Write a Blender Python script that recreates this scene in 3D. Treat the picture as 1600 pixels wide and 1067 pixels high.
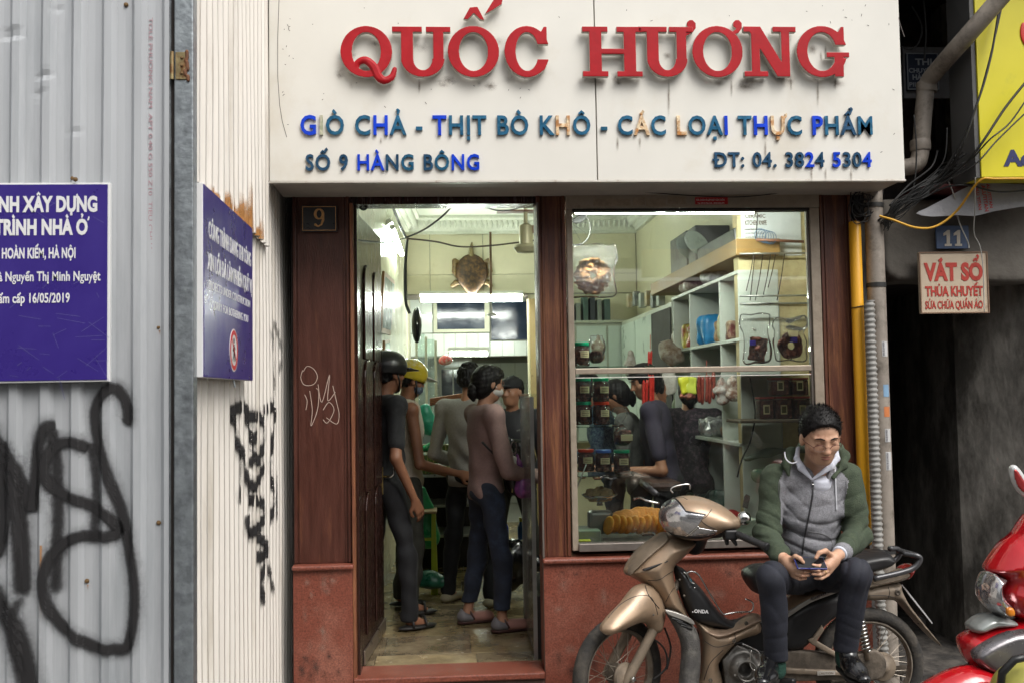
import bpy, bmesh, math, random, unicodedata
import numpy as np
from mathutils import Vector, Matrix
PI = math.pi
random.seed(7)
for _o in list(bpy.data.objects): bpy.data.objects.remove(_o)
SC = bpy.context.scene
COL = SC.collection

# ------------------------------------------------------------------ camera
CAM = Vector((0.0, -5.4, 1.65)); FPX = 1555.0
_yaw, _pitch, _roll = math.radians(3.7), math.radians(2.9), 0.0165
_f = Vector((math.sin(_yaw)*math.cos(_pitch), math.cos(_yaw)*math.cos(_pitch), math.sin(_pitch)))
_r = Vector((math.cos(_yaw), -math.sin(_yaw), 0.0)); _u = _r.cross(_f)
CR = _r*math.cos(_roll) - _u*math.sin(_roll); CU = _u*math.cos(_roll) + _r*math.sin(_roll); CF = _f
cam = bpy.data.cameras.new('camera'); cam.sensor_width = 36; cam.lens = FPX/1600*36; cam.clip_end = 300; cam.clip_start = .05
co = bpy.data.objects.new('camera', cam); COL.objects.link(co); SC.camera = co
M_ = Matrix((CR, CU, -CF)).transposed().to_4x4(); M_.translation = CAM; co.matrix_world = M_
cam.dof.use_dof = True; cam.dof.focus_distance = 5.0; cam.dof.aperture_fstop = 5.6
# ------------------------------------------------------------------ sky, sun, exposure
w = bpy.data.worlds.new('World'); SC.world = w; w.use_nodes = True
_n = w.node_tree.nodes; _bg = _n['Background']; _sk = _n.new('ShaderNodeTexSky'); _sk.sky_type = 'NISHITA'
_sk.sun_disc = False; _sk.sun_elevation = math.radians(52); _sk.sun_rotation = math.radians(148)
_sk.air_density = 2.0; _sk.dust_density = 6.0; _sk.ozone_density = 1.0
_hs = _n.new('ShaderNodeHueSaturation'); _hs.inputs['Saturation'].default_value = .15
w.node_tree.links.new(_sk.outputs[0], _hs.inputs['Color'])
w.node_tree.links.new(_hs.outputs[0], _bg.inputs[0]); _bg.inputs[1].default_value = .13
sl = bpy.data.lights.new('sun', 'SUN'); sl.energy = 1.35; sl.angle = math.radians(35); sl.color = (1, .96, .9)
so = bpy.data.objects.new('sun', sl); COL.objects.link(so)
_az = math.radians(148); _el = math.radians(52)
_d = Vector((math.sin(_az)*math.cos(_el), math.cos(_az)*math.cos(_el), math.sin(_el)))
so.rotation_euler = _d.to_track_quat('Z', 'Y').to_euler()
vs = SC.view_settings; SC.display_settings.display_device = 'sRGB'; vs.view_transform = 'Standard'; vs.look = 'None'
vs.exposure = 0.45; vs.gamma = 1; vs.use_curve_mapping = False
cy = SC.cycles; cy.use_denoising = True; cy.max_bounces = 7; cy.diffuse_bounces = 4; cy.glossy_bounces = 4
cy.transmission_bounces = 5; cy.transparent_max_bounces = 24; cy.caustics_reflective = False; cy.caustics_refractive = False
cy.sample_clamp_indirect = 6
SC.render.engine = 'CYCLES'

# ------------------------------------------------------------------ projection helpers (pixel of the photo -> point on a real plane)
def ray(px, py): return CF*FPX + CR*(px-800) + CU*(533.5-py)
def P(px, py, Y=0.0):
    d = ray(px, py); t = (Y-CAM.y)/d.y; return CAM + d*t
def PX_(px, py, X):
    d = ray(px, py); t = (X-CAM.x)/d.x; return CAM + d*t
def PZ(px, py, Z):
    d = ray(px, py); t = (Z-CAM.z)/d.z; return CAM + d*t
def X_(px, py, Y=0.0): return P(px, py, Y).x
def Z_(px, py, Y=0.0): return P(px, py, Y).z

# ------------------------------------------------------------------ materials
MATS = {}
def lin(c): return tuple((x/12.92 if x <= .04045 else ((x+.055)/1.055)**2.4) for x in c)
def mat(name, col, rough=.6, metal=0.0, var=.12, scale=8.0, bump=0.0, bscale=60.0, col2=None, f2=.5, s2=3.0, spec=.5, coat=0.0, trans=0.0, emit=None, es=0.0, alpha=1.0, stretch=None, fabric=False):
    """principled material with colour variation, patches of a second colour and fine relief"""
    if name in MATS: return MATS[name]
    m = bpy.data.materials.new(name); m.use_nodes = True; MATS[name] = m
    nt = m.node_tree; N = nt.nodes; L = nt.links; b = N['Principled BSDF']
    b.inputs['Roughness'].default_value = rough; b.inputs['Metallic'].default_value = metal
    b.inputs['Specular IOR Level'].default_value = spec; b.inputs['Coat Weight'].default_value = coat
    b.inputs['Transmission Weight'].default_value = trans; b.inputs['Alpha'].default_value = alpha
    tc = N.new('ShaderNodeTexCoord'); vec = tc.outputs['Object']
    if stretch:
        mp = N.new('ShaderNodeMapping'); mp.inputs['Scale'].default_value = stretch; L.new(vec, mp.inputs[0]); vec = mp.outputs[0]
    n1 = N.new('ShaderNodeTexNoise'); n1.inputs['Scale'].default_value = scale; n1.inputs['Detail'].default_value = 6; n1.inputs['Roughness'].default_value = .65
    L.new(vec, n1.inputs['Vector'])
    mr = N.new('ShaderNodeMapRange'); mr.inputs[1].default_value = .25; mr.inputs[2].default_value = .75
    mr.inputs[3].default_value = 1-var; mr.inputs[4].default_value = 1+var; L.new(n1.outputs[0], mr.inputs[0])
    mx = N.new('ShaderNodeMix'); mx.data_type = 'RGBA'; mx.blend_type = 'MULTIPLY'; mx.inputs[0].default_value = 1
    cl = N.new('ShaderNodeCombineColor')
    for k in range(3): L.new(mr.outputs[0], cl.inputs[k])
    L.new(cl.outputs[0], mx.inputs[7])
    if col2:
        n2 = N.new('ShaderNodeTexNoise'); n2.inputs['Scale'].default_value = s2; n2.inputs['Detail'].default_value = 8; n2.inputs['Roughness'].default_value = .7
        L.new(vec, n2.inputs['Vector'])
        r2 = N.new('ShaderNodeMapRange'); r2.inputs[1].default_value = f2-.09; r2.inputs[2].default_value = f2+.09; L.new(n2.outputs[0], r2.inputs[0])
        m2 = N.new('ShaderNodeMix'); m2.data_type = 'RGBA'; m2.inputs[6].default_value = (*col, 1); m2.inputs[7].default_value = (*col2, 1)
        L.new(r2.outputs[0], m2.inputs[0]); L.new(m2.outputs[2], mx.inputs[6])
    else: mx.inputs[6].default_value = (*col, 1)
    L.new(mx.outputs[2], b.inputs['Base Color'])
    rr = N.new('ShaderNodeMapRange'); rr.inputs[1].default_value = .3; rr.inputs[2].default_value = .7
    rr.inputs[3].default_value = max(.02, rough-.08); rr.inputs[4].default_value = min(1, rough+.1); L.new(n1.outputs[0], rr.inputs[0]); L.new(rr.outputs[0], b.inputs['Roughness'])
    if bump:
        n3 = N.new('ShaderNodeTexNoise'); n3.inputs['Scale'].default_value = bscale; n3.inputs['Detail'].default_value = 5
        L.new(vec, n3.inputs['Vector'])
        bp = N.new('ShaderNodeBump'); bp.inputs['Strength'].default_value = bump; bp.inputs['Distance'].default_value = .01
        L.new(n3.outputs[0], bp.inputs['Height']); L.new(bp.outputs[0], b.inputs['Normal'])
    if fabric: b.inputs['Sheen Weight'].default_value = .04
    if emit:
        b.inputs['Emission Color'].default_value = (*emit, 1); b.inputs['Emission Strength'].default_value = es
    return m
def glass_mat(name, tint=(1, 1, 1), rough=.02, refl=1.0, opac=0.0, ior=1.5, dirt=0.0, film=(.8, .8, .8)):
    if name in MATS: return MATS[name]
    m = bpy.data.materials.new(name); m.use_nodes = True; MATS[name] = m
    nt = m.node_tree; N = nt.nodes; L = nt.links; N.remove(N['Principled BSDF']); out = N['Material Output']
    t = N.new('ShaderNodeBsdfTransparent'); t.inputs[0].default_value = (*tint, 1)
    g = N.new('ShaderNodeBsdfGlossy'); g.inputs['Roughness'].default_value = rough
    fr = N.new('ShaderNodeFresnel'); fr.inputs[0].default_value = ior
    ml = N.new('ShaderNodeMath'); ml.operation = 'MULTIPLY'; ml.inputs[1].default_value = refl; L.new(fr.outputs[0], ml.inputs[0])
    a = N.new('ShaderNodeMixShader'); L.new(ml.outputs[0], a.inputs[0]); L.new(t.outputs[0], a.inputs[1]); L.new(g.outputs[0], a.inputs[2])
    if opac or dirt:
        d = N.new('ShaderNodeBsdfDiffuse'); d.inputs[0].default_value = (*film, 1); tr = N.new('ShaderNodeBsdfTranslucent'); tr.inputs[0].default_value = (*film, 1)
        dm = N.new('ShaderNodeMixShader'); L.new(d.outputs[0], dm.inputs[1]); L.new(tr.outputs[0], dm.inputs[2])
        nz = N.new('ShaderNodeTexNoise'); nz.inputs['Scale'].default_value = 25 if opac else 5; nz.inputs['Detail'].default_value = 8
        tc = N.new('ShaderNodeTexCoord'); L.new(tc.outputs['Object'], nz.inputs['Vector'])
        mr = N.new('ShaderNodeMapRange'); mr.inputs[1].default_value = .4; mr.inputs[2].default_value = .7
        mr.inputs[3].default_value = opac*.5; mr.inputs[4].default_value = opac*1.6+dirt; L.new(nz.outputs[0], mr.inputs[0])
        b = N.new('ShaderNodeMixShader'); L.new(mr.outputs[0], b.inputs[0]); L.new(a.outputs[0], b.inputs[1]); L.new(dm.outputs[0], b.inputs[2]); a = b
        if opac:
            bp = N.new('ShaderNodeBump'); bp.inputs['Strength'].default_value = 1.0; bp.inputs['Distance'].default_value = .02; n4 = N.new('ShaderNodeTexNoise'); n4.inputs['Scale'].default_value = 30; n4.inputs['Distortion'].default_value = 2
            L.new(tc.outputs['Object'], n4.inputs['Vector']); L.new(n4.outputs[0], bp.inputs['Height']); L.new(bp.outputs[0], g.inputs['Normal'])
    L.new(a.outputs[0], out.inputs[0]); return m
def spray_mat(name, col):
    """paint whose edge thins out: opacity from the stroke's own attribute broken up by noise"""
    if name in MATS: return MATS[name]
    m = bpy.data.materials.new(name); m.use_nodes = True; MATS[name] = m
    nt = m.node_tree; N = nt.nodes; L = nt.links; b = N['Principled BSDF']; b.inputs['Base Color'].default_value = (*col, 1); b.inputs['Roughness'].default_value = .7
    at = N.new('ShaderNodeAttribute'); at.attribute_name = 'cover'
    nz = N.new('ShaderNodeTexNoise'); nz.inputs['Scale'].default_value = 45; nz.inputs['Detail'].default_value = 8; nz.inputs['Roughness'].default_value = .85
    tc = N.new('ShaderNodeTexCoord'); L.new(tc.outputs['Object'], nz.inputs['Vector'])
    s = N.new('ShaderNodeMath'); s.operation = 'MULTIPLY_ADD'; s.inputs[1].default_value = .6; L.new(nz.outputs[0], s.inputs[0]); 
    s2 = N.new('ShaderNodeMath'); s2.operation = 'SUBTRACT'; s2.inputs[1].default_value = .3; L.new(at.outputs['Fac'], s2.inputs[0]); L.new(s2.outputs[0], s.inputs[2])
    mr = N.new('ShaderNodeMapRange'); mr.inputs[1].default_value = .08; mr.inputs[2].default_value = .95; mr.inputs[4].default_value = .96; mr.interpolation_type = 'SMOOTHSTEP'; L.new(s.outputs[0], mr.inputs[0]); L.new(mr.outputs[0], b.inputs['Alpha'])
    return m

# ------------------------------------------------------------------ object helpers
def origin_of(o):
    v = Vector((0, 0, 0))
    while o is not None: v += o.location; o = o.parent
    return v
def thing(name, label, cat, loc=(0, 0, 0), group=None):
    o = bpy.data.objects.new(name, None); COL.objects.link(o); o.location = loc; o.empty_display_size = .1
    o['label'] = label; o['category'] = cat
    if group: o['group'] = group
    return o
def tag(o, label, cat, group=None):
    o['label'] = label; o['category'] = cat
    if group: o['group'] = group
    return o
def mesh_obj(name, V, F, m, parent=None, smooth=False, bevel=0, kind=None, base=True, auto=None, label=None):
    V = np.asarray(V, float).reshape(-1, 3)
    if parent is None and base and len(V):
        lo, hi = V.min(0), V.max(0); org = Vector(((lo[0]+hi[0])/2, (lo[1]+hi[1])/2, lo[2]))
    elif parent is None: org = Vector((0, 0, 0))
    else: org = origin_of(parent)
    me = bpy.data.meshes.new(name); Vl = V-np.array(org)
    me.from_pydata(Vl.tolist(), [], F if isinstance(F, list) else F.tolist()); me.update()
    for mm in (m if isinstance(m, (list, tuple)) else [m]): me.materials.append(mm)
    if smooth: me.polygons.foreach_set('use_smooth', [True]*len(me.polygons))
    o = bpy.data.objects.new(name, me); COL.objects.link(o)
    if parent is None: o.location = org
    else: o.parent = parent
    if smooth and auto:
        try: me.set_sharp_from_angle(angle=math.radians(auto))
        except Exception: pass
    if bevel:
        md = o.modifiers.new('bevel', 'BEVEL'); md.width = bevel; md.segments = 2; md.limit_method = 'ANGLE'
    if kind: o['kind'] = kind
    if label: o['label'] = label
    return o
class MB:
    def __init__(s): s.V = []; s.F = []
    def add(s, V, F):
        n = len(s.V); s.V += [tuple(v) for v in V]; s.F += [tuple(i+n for i in f) for f in F]; return s
    def box(s, x0, x1, y0, y1, z0, z1):
        v = [(x, y, z) for z in (z0, z1) for y in (y0, y1) for x in (x0, x1)]
        return s.add(v, [(0, 2, 3, 1), (4, 5, 7, 6), (0, 1, 5, 4), (2, 6, 7, 3), (0, 4, 6, 2), (1, 3, 7, 5)])
    def hexa(s, q0, q1):
        """solid between quad q0 and quad q1 (both in the same order)"""
        return s.add(list(q0)+list(q1), [(3, 2, 1, 0), (4, 5, 6, 7), (0, 1, 5, 4), (1, 2, 6, 5), (2, 3, 7, 6), (3, 0, 4, 7)])
    def prism(s, pts, off):
        """polygon pts (3D, planar) swept by vector off"""
        n = len(pts); o = Vector(off); a = [Vector(p) for p in pts]; b = [p+o for p in a]
        return s.add(a+b, [tuple(range(n))[::-1], tuple(range(n, 2*n))]+[(i, (i+1) % n, n+(i+1) % n, n+i) for i in range(n)])
    def tube(s, pts, r, n=10, caps=True, closed=False):
        pts = [Vector(p) for p in pts]; rs = r if isinstance(r, (list, tuple)) else [r]*len(pts)
        m = len(pts); V = []; up = None
        for i, p in enumerate(pts):
            if closed: t = (pts[(i+1) % m]-pts[i-1]).normalized()
            else: t = (pts[min(i+1, m-1)]-pts[max(i-1, 0)]).normalized()
            if up is None: up = Vector((0, 0, 1)) if abs(t.z) < .9 else Vector((1, 0, 0))
            a = t.cross(up).normalized(); b = a.cross(t).normalized(); up = b
            for k in range(n):
                an = 2*PI*k/n; V.append(p+(a*math.cos(an)+b*math.sin(an))*rs[i])
        F = []
        for i in range(m if closed else m-1):
            j = (i+1) % m
            for k in range(n): F.append((i*n+k, i*n+(k+1) % n, j*n+(k+1) % n, j*n+k))
        if caps and not closed: F += [tuple(range(n))[::-1], tuple((m-1)*n+k for k in range(n))]
        return s.add(V, F)
    def lathe(s, prof, c, axis=(0, 0, 1), n=24, sc=(1, 1), closed_prof=False):
        """prof: list of (radius, height) along axis"""
        ax = Vector(axis).normalized(); u = ax.orthogonal().normalized()
        if abs(ax.z) > .9: u = Vector((1, 0, 0))
        v = ax.cross(u); c = Vector(c); V = []; F = []; m = len(prof)
        for (r, h) in prof:
            for k in range(n):
                a = 2*PI*k/n; V.append(c+ax*h+u*(r*math.cos(a)*sc[0])+v*(r*math.sin(a)*sc[1]))
        for i in range(m if closed_prof else m-1):
            j = (i+1) % m
            for k in range(n): F.append((i*n+k, i*n+(k+1) % n, j*n+(k+1) % n, j*n+k))
        if not closed_prof: F += [tuple(range(n))[::-1], tuple((m-1)*n+k for k in range(n))]
        return s.add(V, F)
    def build(s, name, m, parent=None, **k): return mesh_obj(name, s.V, s.F, m, parent, **k)
def arc(c, r, a0, a1, n, u=Vector((1, 0, 0)), v=Vector((0, 0, 1))):
    return [Vector(c)+u*(r*math.cos(a0+(a1-a0)*i/n))+v*(r*math.sin(a0+(a1-a0)*i/n)) for i in range(n+1)]
def smooth_path(pts, n=8, closed=False):
    """catmull-rom through the points"""
    pts = [Vector(p) for p in pts]; m = len(pts); out = []
    for i in range(m if closed else m-1):
        if closed: p0, p1, p2, p3 = pts[i-1], pts[i], pts[(i+1) % m], pts[(i+2) % m]
        else: p0, p1, p2, p3 = pts[max(i-1, 0)], pts[i], pts[i+1], pts[min(i+2, m-1)]
        for k in range(n):
            t = k/n; out.append(.5*((2*p1)+(p2-p0)*t+(2*p0-5*p1+4*p2-p3)*t*t+(3*p1-p0-3*p2+p3)*t**3))
    if not closed: out.append(pts[-1])
    return out
def copy_tree(o, parent=None):
    c = o.copy(); COL.objects.link(c)
    if parent: c.parent = parent
    for ch in [x for x in o.children]: copy_tree(ch, c)
    return c

# ------------------------------------------------------------------ solid modelling by distance fields
class SDF:
    def __init__(s, lo, hi, res):
        s.lo = np.array(lo, float); s.res = res; n = np.ceil((np.array(hi)-s.lo)/res).astype(int)+1
        s.n = n; s.V = np.full(n, 9.0, np.float32)
        s.ax = [(s.lo[i]+np.arange(n[i])*res).astype(np.float32) for i in range(3)]
    def _sub(s, lo, hi):
        a = np.maximum(np.floor((np.array(lo)-s.lo)/s.res).astype(int), 0); b = np.minimum(np.ceil((np.array(hi)-s.lo)/s.res).astype(int)+1, s.n)
        if (b <= a).any(): return None
        sl_ = tuple(slice(a[i], b[i]) for i in range(3))
        X = s.ax[0][sl_[0]][:, None, None]; Y = s.ax[1][sl_[1]][None, :, None]; Z = s.ax[2][sl_[2]][None, None, :]
        return sl_, X, Y, Z
    def _put(s, sl_, d, k, op):
        v = s.V[sl_]
        if op == 'sub':
            if k > 0:
                h = np.maximum(k-np.abs(-d-v), 0)/k; s.V[sl_] = np.maximum(v, -d)+h*h*k*.25
            else: s.V[sl_] = np.maximum(v, -d)
        elif op == 'int': s.V[sl_] = np.maximum(v, d)
        else:
            if k > 0:
                h = np.maximum(k-np.abs(d-v), 0)/k; s.V[sl_] = np.minimum(v, d)-h*h*k*.25
            else: s.V[sl_] = np.minimum(v, d)
    def cap(s, a, b, ra, rb=None, k=.02, op='add', sq=None):
        rb = ra if rb is None else rb; a = np.array(a, float); b = np.array(b, float); R = max(ra, rb)*(1.6 if sq else 1)+k+3*s.res
        q = s._sub(np.minimum(a, b)-R, np.maximum(a, b)+R)
        if q is None: return s
        sl_, X, Y, Z = q; ba = b-a; L = max(float(ba@ba), 1e-9)
        px, py, pz = X-a[0], Y-a[1], Z-a[2]
        h = np.clip((px*ba[0]+py*ba[1]+pz*ba[2])/L, 0, 1)
        dx, dy, dz = px-ba[0]*h, py-ba[1]*h, pz-ba[2]*h
        if sq is not None:   # (direction, factor): section scaled by factor along direction
            u = np.array(sq[0], float); u /= np.linalg.norm(u); f = sq[1]; c = (dx*u[0]+dy*u[1]+dz*u[2])*(1/f-1)
            dx, dy, dz = dx+c*u[0], dy+c*u[1], dz+c*u[2]
        s._put(sl_, (np.sqrt(dx*dx+dy*dy+dz*dz)-(ra+(rb-ra)*h)).astype(np.float32), k, op); return s
    def path(s, pts, rs, k=.01, **kw):
        for i in range(len(pts)-1):
            ra = rs[i] if isinstance(rs, (list, tuple)) else rs; rb = rs[i+1] if isinstance(rs, (list, tuple)) else rs
            s.cap(pts[i], pts[i+1], ra, rb, k=k, **kw)
        return s
    def ell(s, c, r, R=None, k=.02, op='add'):
        c = np.array(c, float); r = np.array(r, float) if np.ndim(r) else np.array([r]*3, float); m = r.max()+k+3*s.res
        q = s._sub(c-m, c+m)
        if q is None: return s
        sl_, X, Y, Z = q; px, py, pz = X-c[0], Y-c[1], Z-c[2]
        if R is not None:
            R = np.array(R); px, py, pz = [px*R[0, i]+py*R[1, i]+pz*R[2, i] for i in range(3)]
        k0 = np.sqrt((px/r[0])**2+(py/r[1])**2+(pz/r[2])**2); k1 = np.sqrt((px/r[0]**2)**2+(py/r[1]**2)**2+(pz/r[2]**2)**2)+1e-6
        s._put(sl_, (k0*(k0-1)/k1).astype(np.float32), k, op); return s
    def box(s, c, h, R=None, rd=.005, k=0, op='add'):
        c = np.array(c, float); h = np.array(h, float); m = np.linalg.norm(h)+k+3*s.res
        q = s._sub(c-m, c+m)
        if q is None: return s
        sl_, X, Y, Z = q; px, py, pz = X-c[0], Y-c[1], Z-c[2]
        if R is not None:
            R = np.array(R); px, py, pz = [px*R[0, i]+py*R[1, i]+pz*R[2, i] for i in range(3)]
        qx, qy, qz = np.abs(px)-h[0]+rd, np.abs(py)-h[1]+rd, np.abs(pz)-h[2]+rd
        d = np.sqrt(np.maximum(qx, 0)**2+np.maximum(qy, 0)**2+np.maximum(qz, 0)**2)+np.minimum(np.maximum(np.maximum(qx, qy), qz), 0)-rd
        s._put(sl_, d.astype(np.float32), k, op); return s
    def ext(s, poly, c, hw, R=None, rd=.01, k=0, op='add', dome=0.0):
        """polygon (u,v) in the frame R (columns u, n, v) at c, swept +-hw along n, edges rounded by rd; dome>0 thins it towards the outline"""
        poly = np.array(poly, float); R = np.eye(3) if R is None else np.array(R, float); c = np.array(c, float)
        cor = [c+R[:, 0]*p[0]+R[:, 2]*p[1]+R[:, 1]*t for p in poly for t in (-hw, hw)]
        cor = np.array(cor); m = k+3*s.res; q = s._sub(cor.min(0)-m, cor.max(0)+m)
        if q is None: return s
        sl_, X, Y, Z = q; px, py, pz = X-c[0], Y-c[1], Z-c[2]
        u, n, v = [px*R[0, i]+py*R[1, i]+pz*R[2, i] for i in range(3)]
        u, n, v = np.broadcast_arrays(u, n, v)
        flat2d = (R is None) or np.allclose(R, np.eye(3))
        uu, vv = (u[:, :1, :], v[:, :1, :]) if flat2d else (u, v)
        d = np.full(uu.shape, 1e9); sg = np.ones(uu.shape); N = len(poly)
        for i in range(N):
            a = poly[i]; b = poly[i-1]; e = b-a; wx = uu-a[0]; wy = vv-a[1]
            t = np.clip((wx*e[0]+wy*e[1])/(e@e), 0, 1); bx = wx-e[0]*t; by = wy-e[1]*t; d = np.minimum(d, bx*bx+by*by)
            c1 = vv >= a[1]; c2 = vv < b[1]; c3 = e[0]*wy > e[1]*wx
            fl = (c1 & c2 & c3) | (~c1 & ~c2 & ~c3); sg = np.where(fl, -sg, sg)
        d2 = sg*np.sqrt(d)
        w_ = hw
        if dome > 0: w_ = hw*np.sqrt(np.clip(1-(1-np.clip(-d2/dome, 0, 1))**2, 0.03, 1))
        dn = np.abs(n)-w_
        qx = d2+rd; qy = dn+rd
        D = np.sqrt(np.maximum(qx, 0)**2+np.maximum(qy, 0)**2)+np.minimum(np.maximum(qx, qy), 0)-rd
        s._put(sl_, D.astype(np.float32), k, op); return s
    def plane(s, p, n, k=0.0):
        """keep the side n points away from"""
        n = np.array(n, float); n /= np.linalg.norm(n); X = s.ax[0][:, None, None]; Y = s.ax[1][None, :, None]; Z = s.ax[2][None, None, :]
        d = ((X-p[0])*n[0]+(Y-p[1])*n[1]+(Z-p[2])*n[2]).astype(np.float32); s.V = np.maximum(s.V, d); return s
    def folds(s, amp, freq, seed=0, dirs=5, aniso=(1, 1, 1), mask=None):
        rng = np.random.RandomState(seed); X = s.ax[0][:, None, None]; Y = s.ax[1][None, :, None]; Z = s.ax[2][None, None, :]
        D = np.zeros(s.V.shape, np.float32)
        for i in range(dirs):
            v = rng.randn(3)*np.array(aniso); v = v/np.linalg.norm(v)*freq*rng.uniform(.6, 1.6); ph = rng.uniform(0, 6.3)
            v2 = rng.randn(3); v2 = v2/np.linalg.norm(v2)*freq*.35
            D += np.sin(X*v[0]+Y*v[1]+Z*v[2]+ph+1.6*np.sin(X*v2[0]+Y*v2[1]+Z*v2[2]+ph*2)).astype(np.float32)
        D *= amp/math.sqrt(dirs)
        if mask is not None: D *= mask(X, Y, Z)
        s.V = s.V+D; return s
    def data(s):
        V = s.V; V[0] = V[-1] = 1; V[:, 0] = V[:, -1] = 1; V[:, :, 0] = V[:, :, -1] = 1
        I = V < 0; nx, ny, nz = V.shape
        cnt = np.zeros((nx-1, ny-1, nz-1), np.uint8)
        for dx in (0, 1):
            for dy in (0, 1):
                for dz in (0, 1): cnt += I[dx:nx-1+dx, dy:ny-1+dy, dz:nz-1+dz]
        act = (cnt > 0) & (cnt < 8); idx = np.argwhere(act)
        if len(idx) == 0: return np.zeros((0, 3)), np.zeros((0, 4), int)
        ids = np.full(act.shape, -1, np.int32); ids[act] = np.arange(len(idx))
        acc = np.zeros((len(idx), 3)); num = np.zeros(len(idx))
        cs = [(dx, dy, dz) for dx in (0, 1) for dy in (0, 1) for dz in (0, 1)]
        vals = {c_: V[idx[:, 0]+c_[0], idx[:, 1]+c_[1], idx[:, 2]+c_[2]] for c_ in cs}
        for a in cs:
            for axn in range(3):
                if a[axn] == 1: continue
                b = list(a); b[axn] = 1; b = tuple(b); va, vb = vals[a], vals[b]; m = (va < 0) != (vb < 0)
                t = np.where(m, va/np.where(m, va-vb, 1), 0); p = np.tile(np.array(a, float), (len(idx), 1)); p[:, axn] += t
                acc += p*m[:, None]; num += m
        Vt = (idx+acc/num[:, None])*s.res+s.lo; F = []
        for axn in range(3):
            o1, o2 = [(1, 2), (2, 0), (0, 1)][axn]; sl0 = [slice(None)]*3; sl1 = [slice(None)]*3
            sl0[axn] = slice(0, -1); sl1[axn] = slice(1, None); A = I[tuple(sl0)]; B = I[tuple(sl1)]; e = np.argwhere(A != B)
            e = e[(e[:, o1] > 0) & (e[:, o2] > 0)]; sgn = A[e[:, 0], e[:, 1], e[:, 2]]
            def g(d1, d2):
                q = e.copy(); q[:, o1] -= d1; q[:, o2] -= d2; return ids[q[:, 0], q[:, 1], q[:, 2]]
            Q = np.stack([g(1, 1), g(0, 1), g(0, 0), g(1, 0)], 1); Q = np.where(sgn[:, None], Q, Q[:, ::-1]); F.append(Q)
        return Vt, np.concatenate(F)
    def build(s, name, m, parent=None, smooth=True, auto=None, **k):
        V, F = s.data()
        return mesh_obj(name, V, F, m, parent, smooth=smooth, auto=auto, **k)
def rot(axis, deg): return np.array(Matrix.Rotation(math.radians(deg), 3, axis))

# ------------------------------------------------------------------ lettering
_gl = {}
def glyph(ch, off):
    if (ch, off) in _gl: return _gl[(ch, off)]
    def mk(t):
        c = bpy.data.curves.new('glyph_curve', 'FONT'); c.body = t; c.size = 1; c.extrude = .5; c.offset = off; c.resolution_u = 3; c.fill_mode = 'BOTH'
        o = bpy.data.objects.new('glyph_curve', c); me = o.to_mesh()
        V = np.array([v.co[:] for v in me.vertices]).reshape(-1, 3); F = [tuple(p.vertices) for p in me.polygons]; o.to_mesh_clear()
        bpy.data.objects.remove(o); bpy.data.curves.remove(c); return V, F
    V, F = mk(ch) if ch != ' ' else (np.zeros((0, 3)), [])
    a = mk('H'+ch+'H')[0][:, 0].max()-mk('HH')[0][:, 0].max()
    _gl[(ch, off)] = (V, F, a); return _gl[(ch, off)]
def stroke2(pts, w_):
    pts = [np.array(p, float) for p in pts]; L = []; R = []
    for i, p in enumerate(pts):
        t = pts[min(i+1, len(pts)-1)]-pts[max(i-1, 0)]; t /= np.linalg.norm(t); n = np.array([-t[1], t[0]])
        L.append(p+n*w_/2); R.append(p-n*w_/2)
    return L+R[::-1]
CAPH = None
def decomp(ch):
    bar = ch in 'Đđ'
    if ch == 'Đ': ch = 'D'
    if ch == 'đ': ch = 'd'
    d = unicodedata.normalize('NFD', ch); return d[0], d[1:], bar
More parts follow.
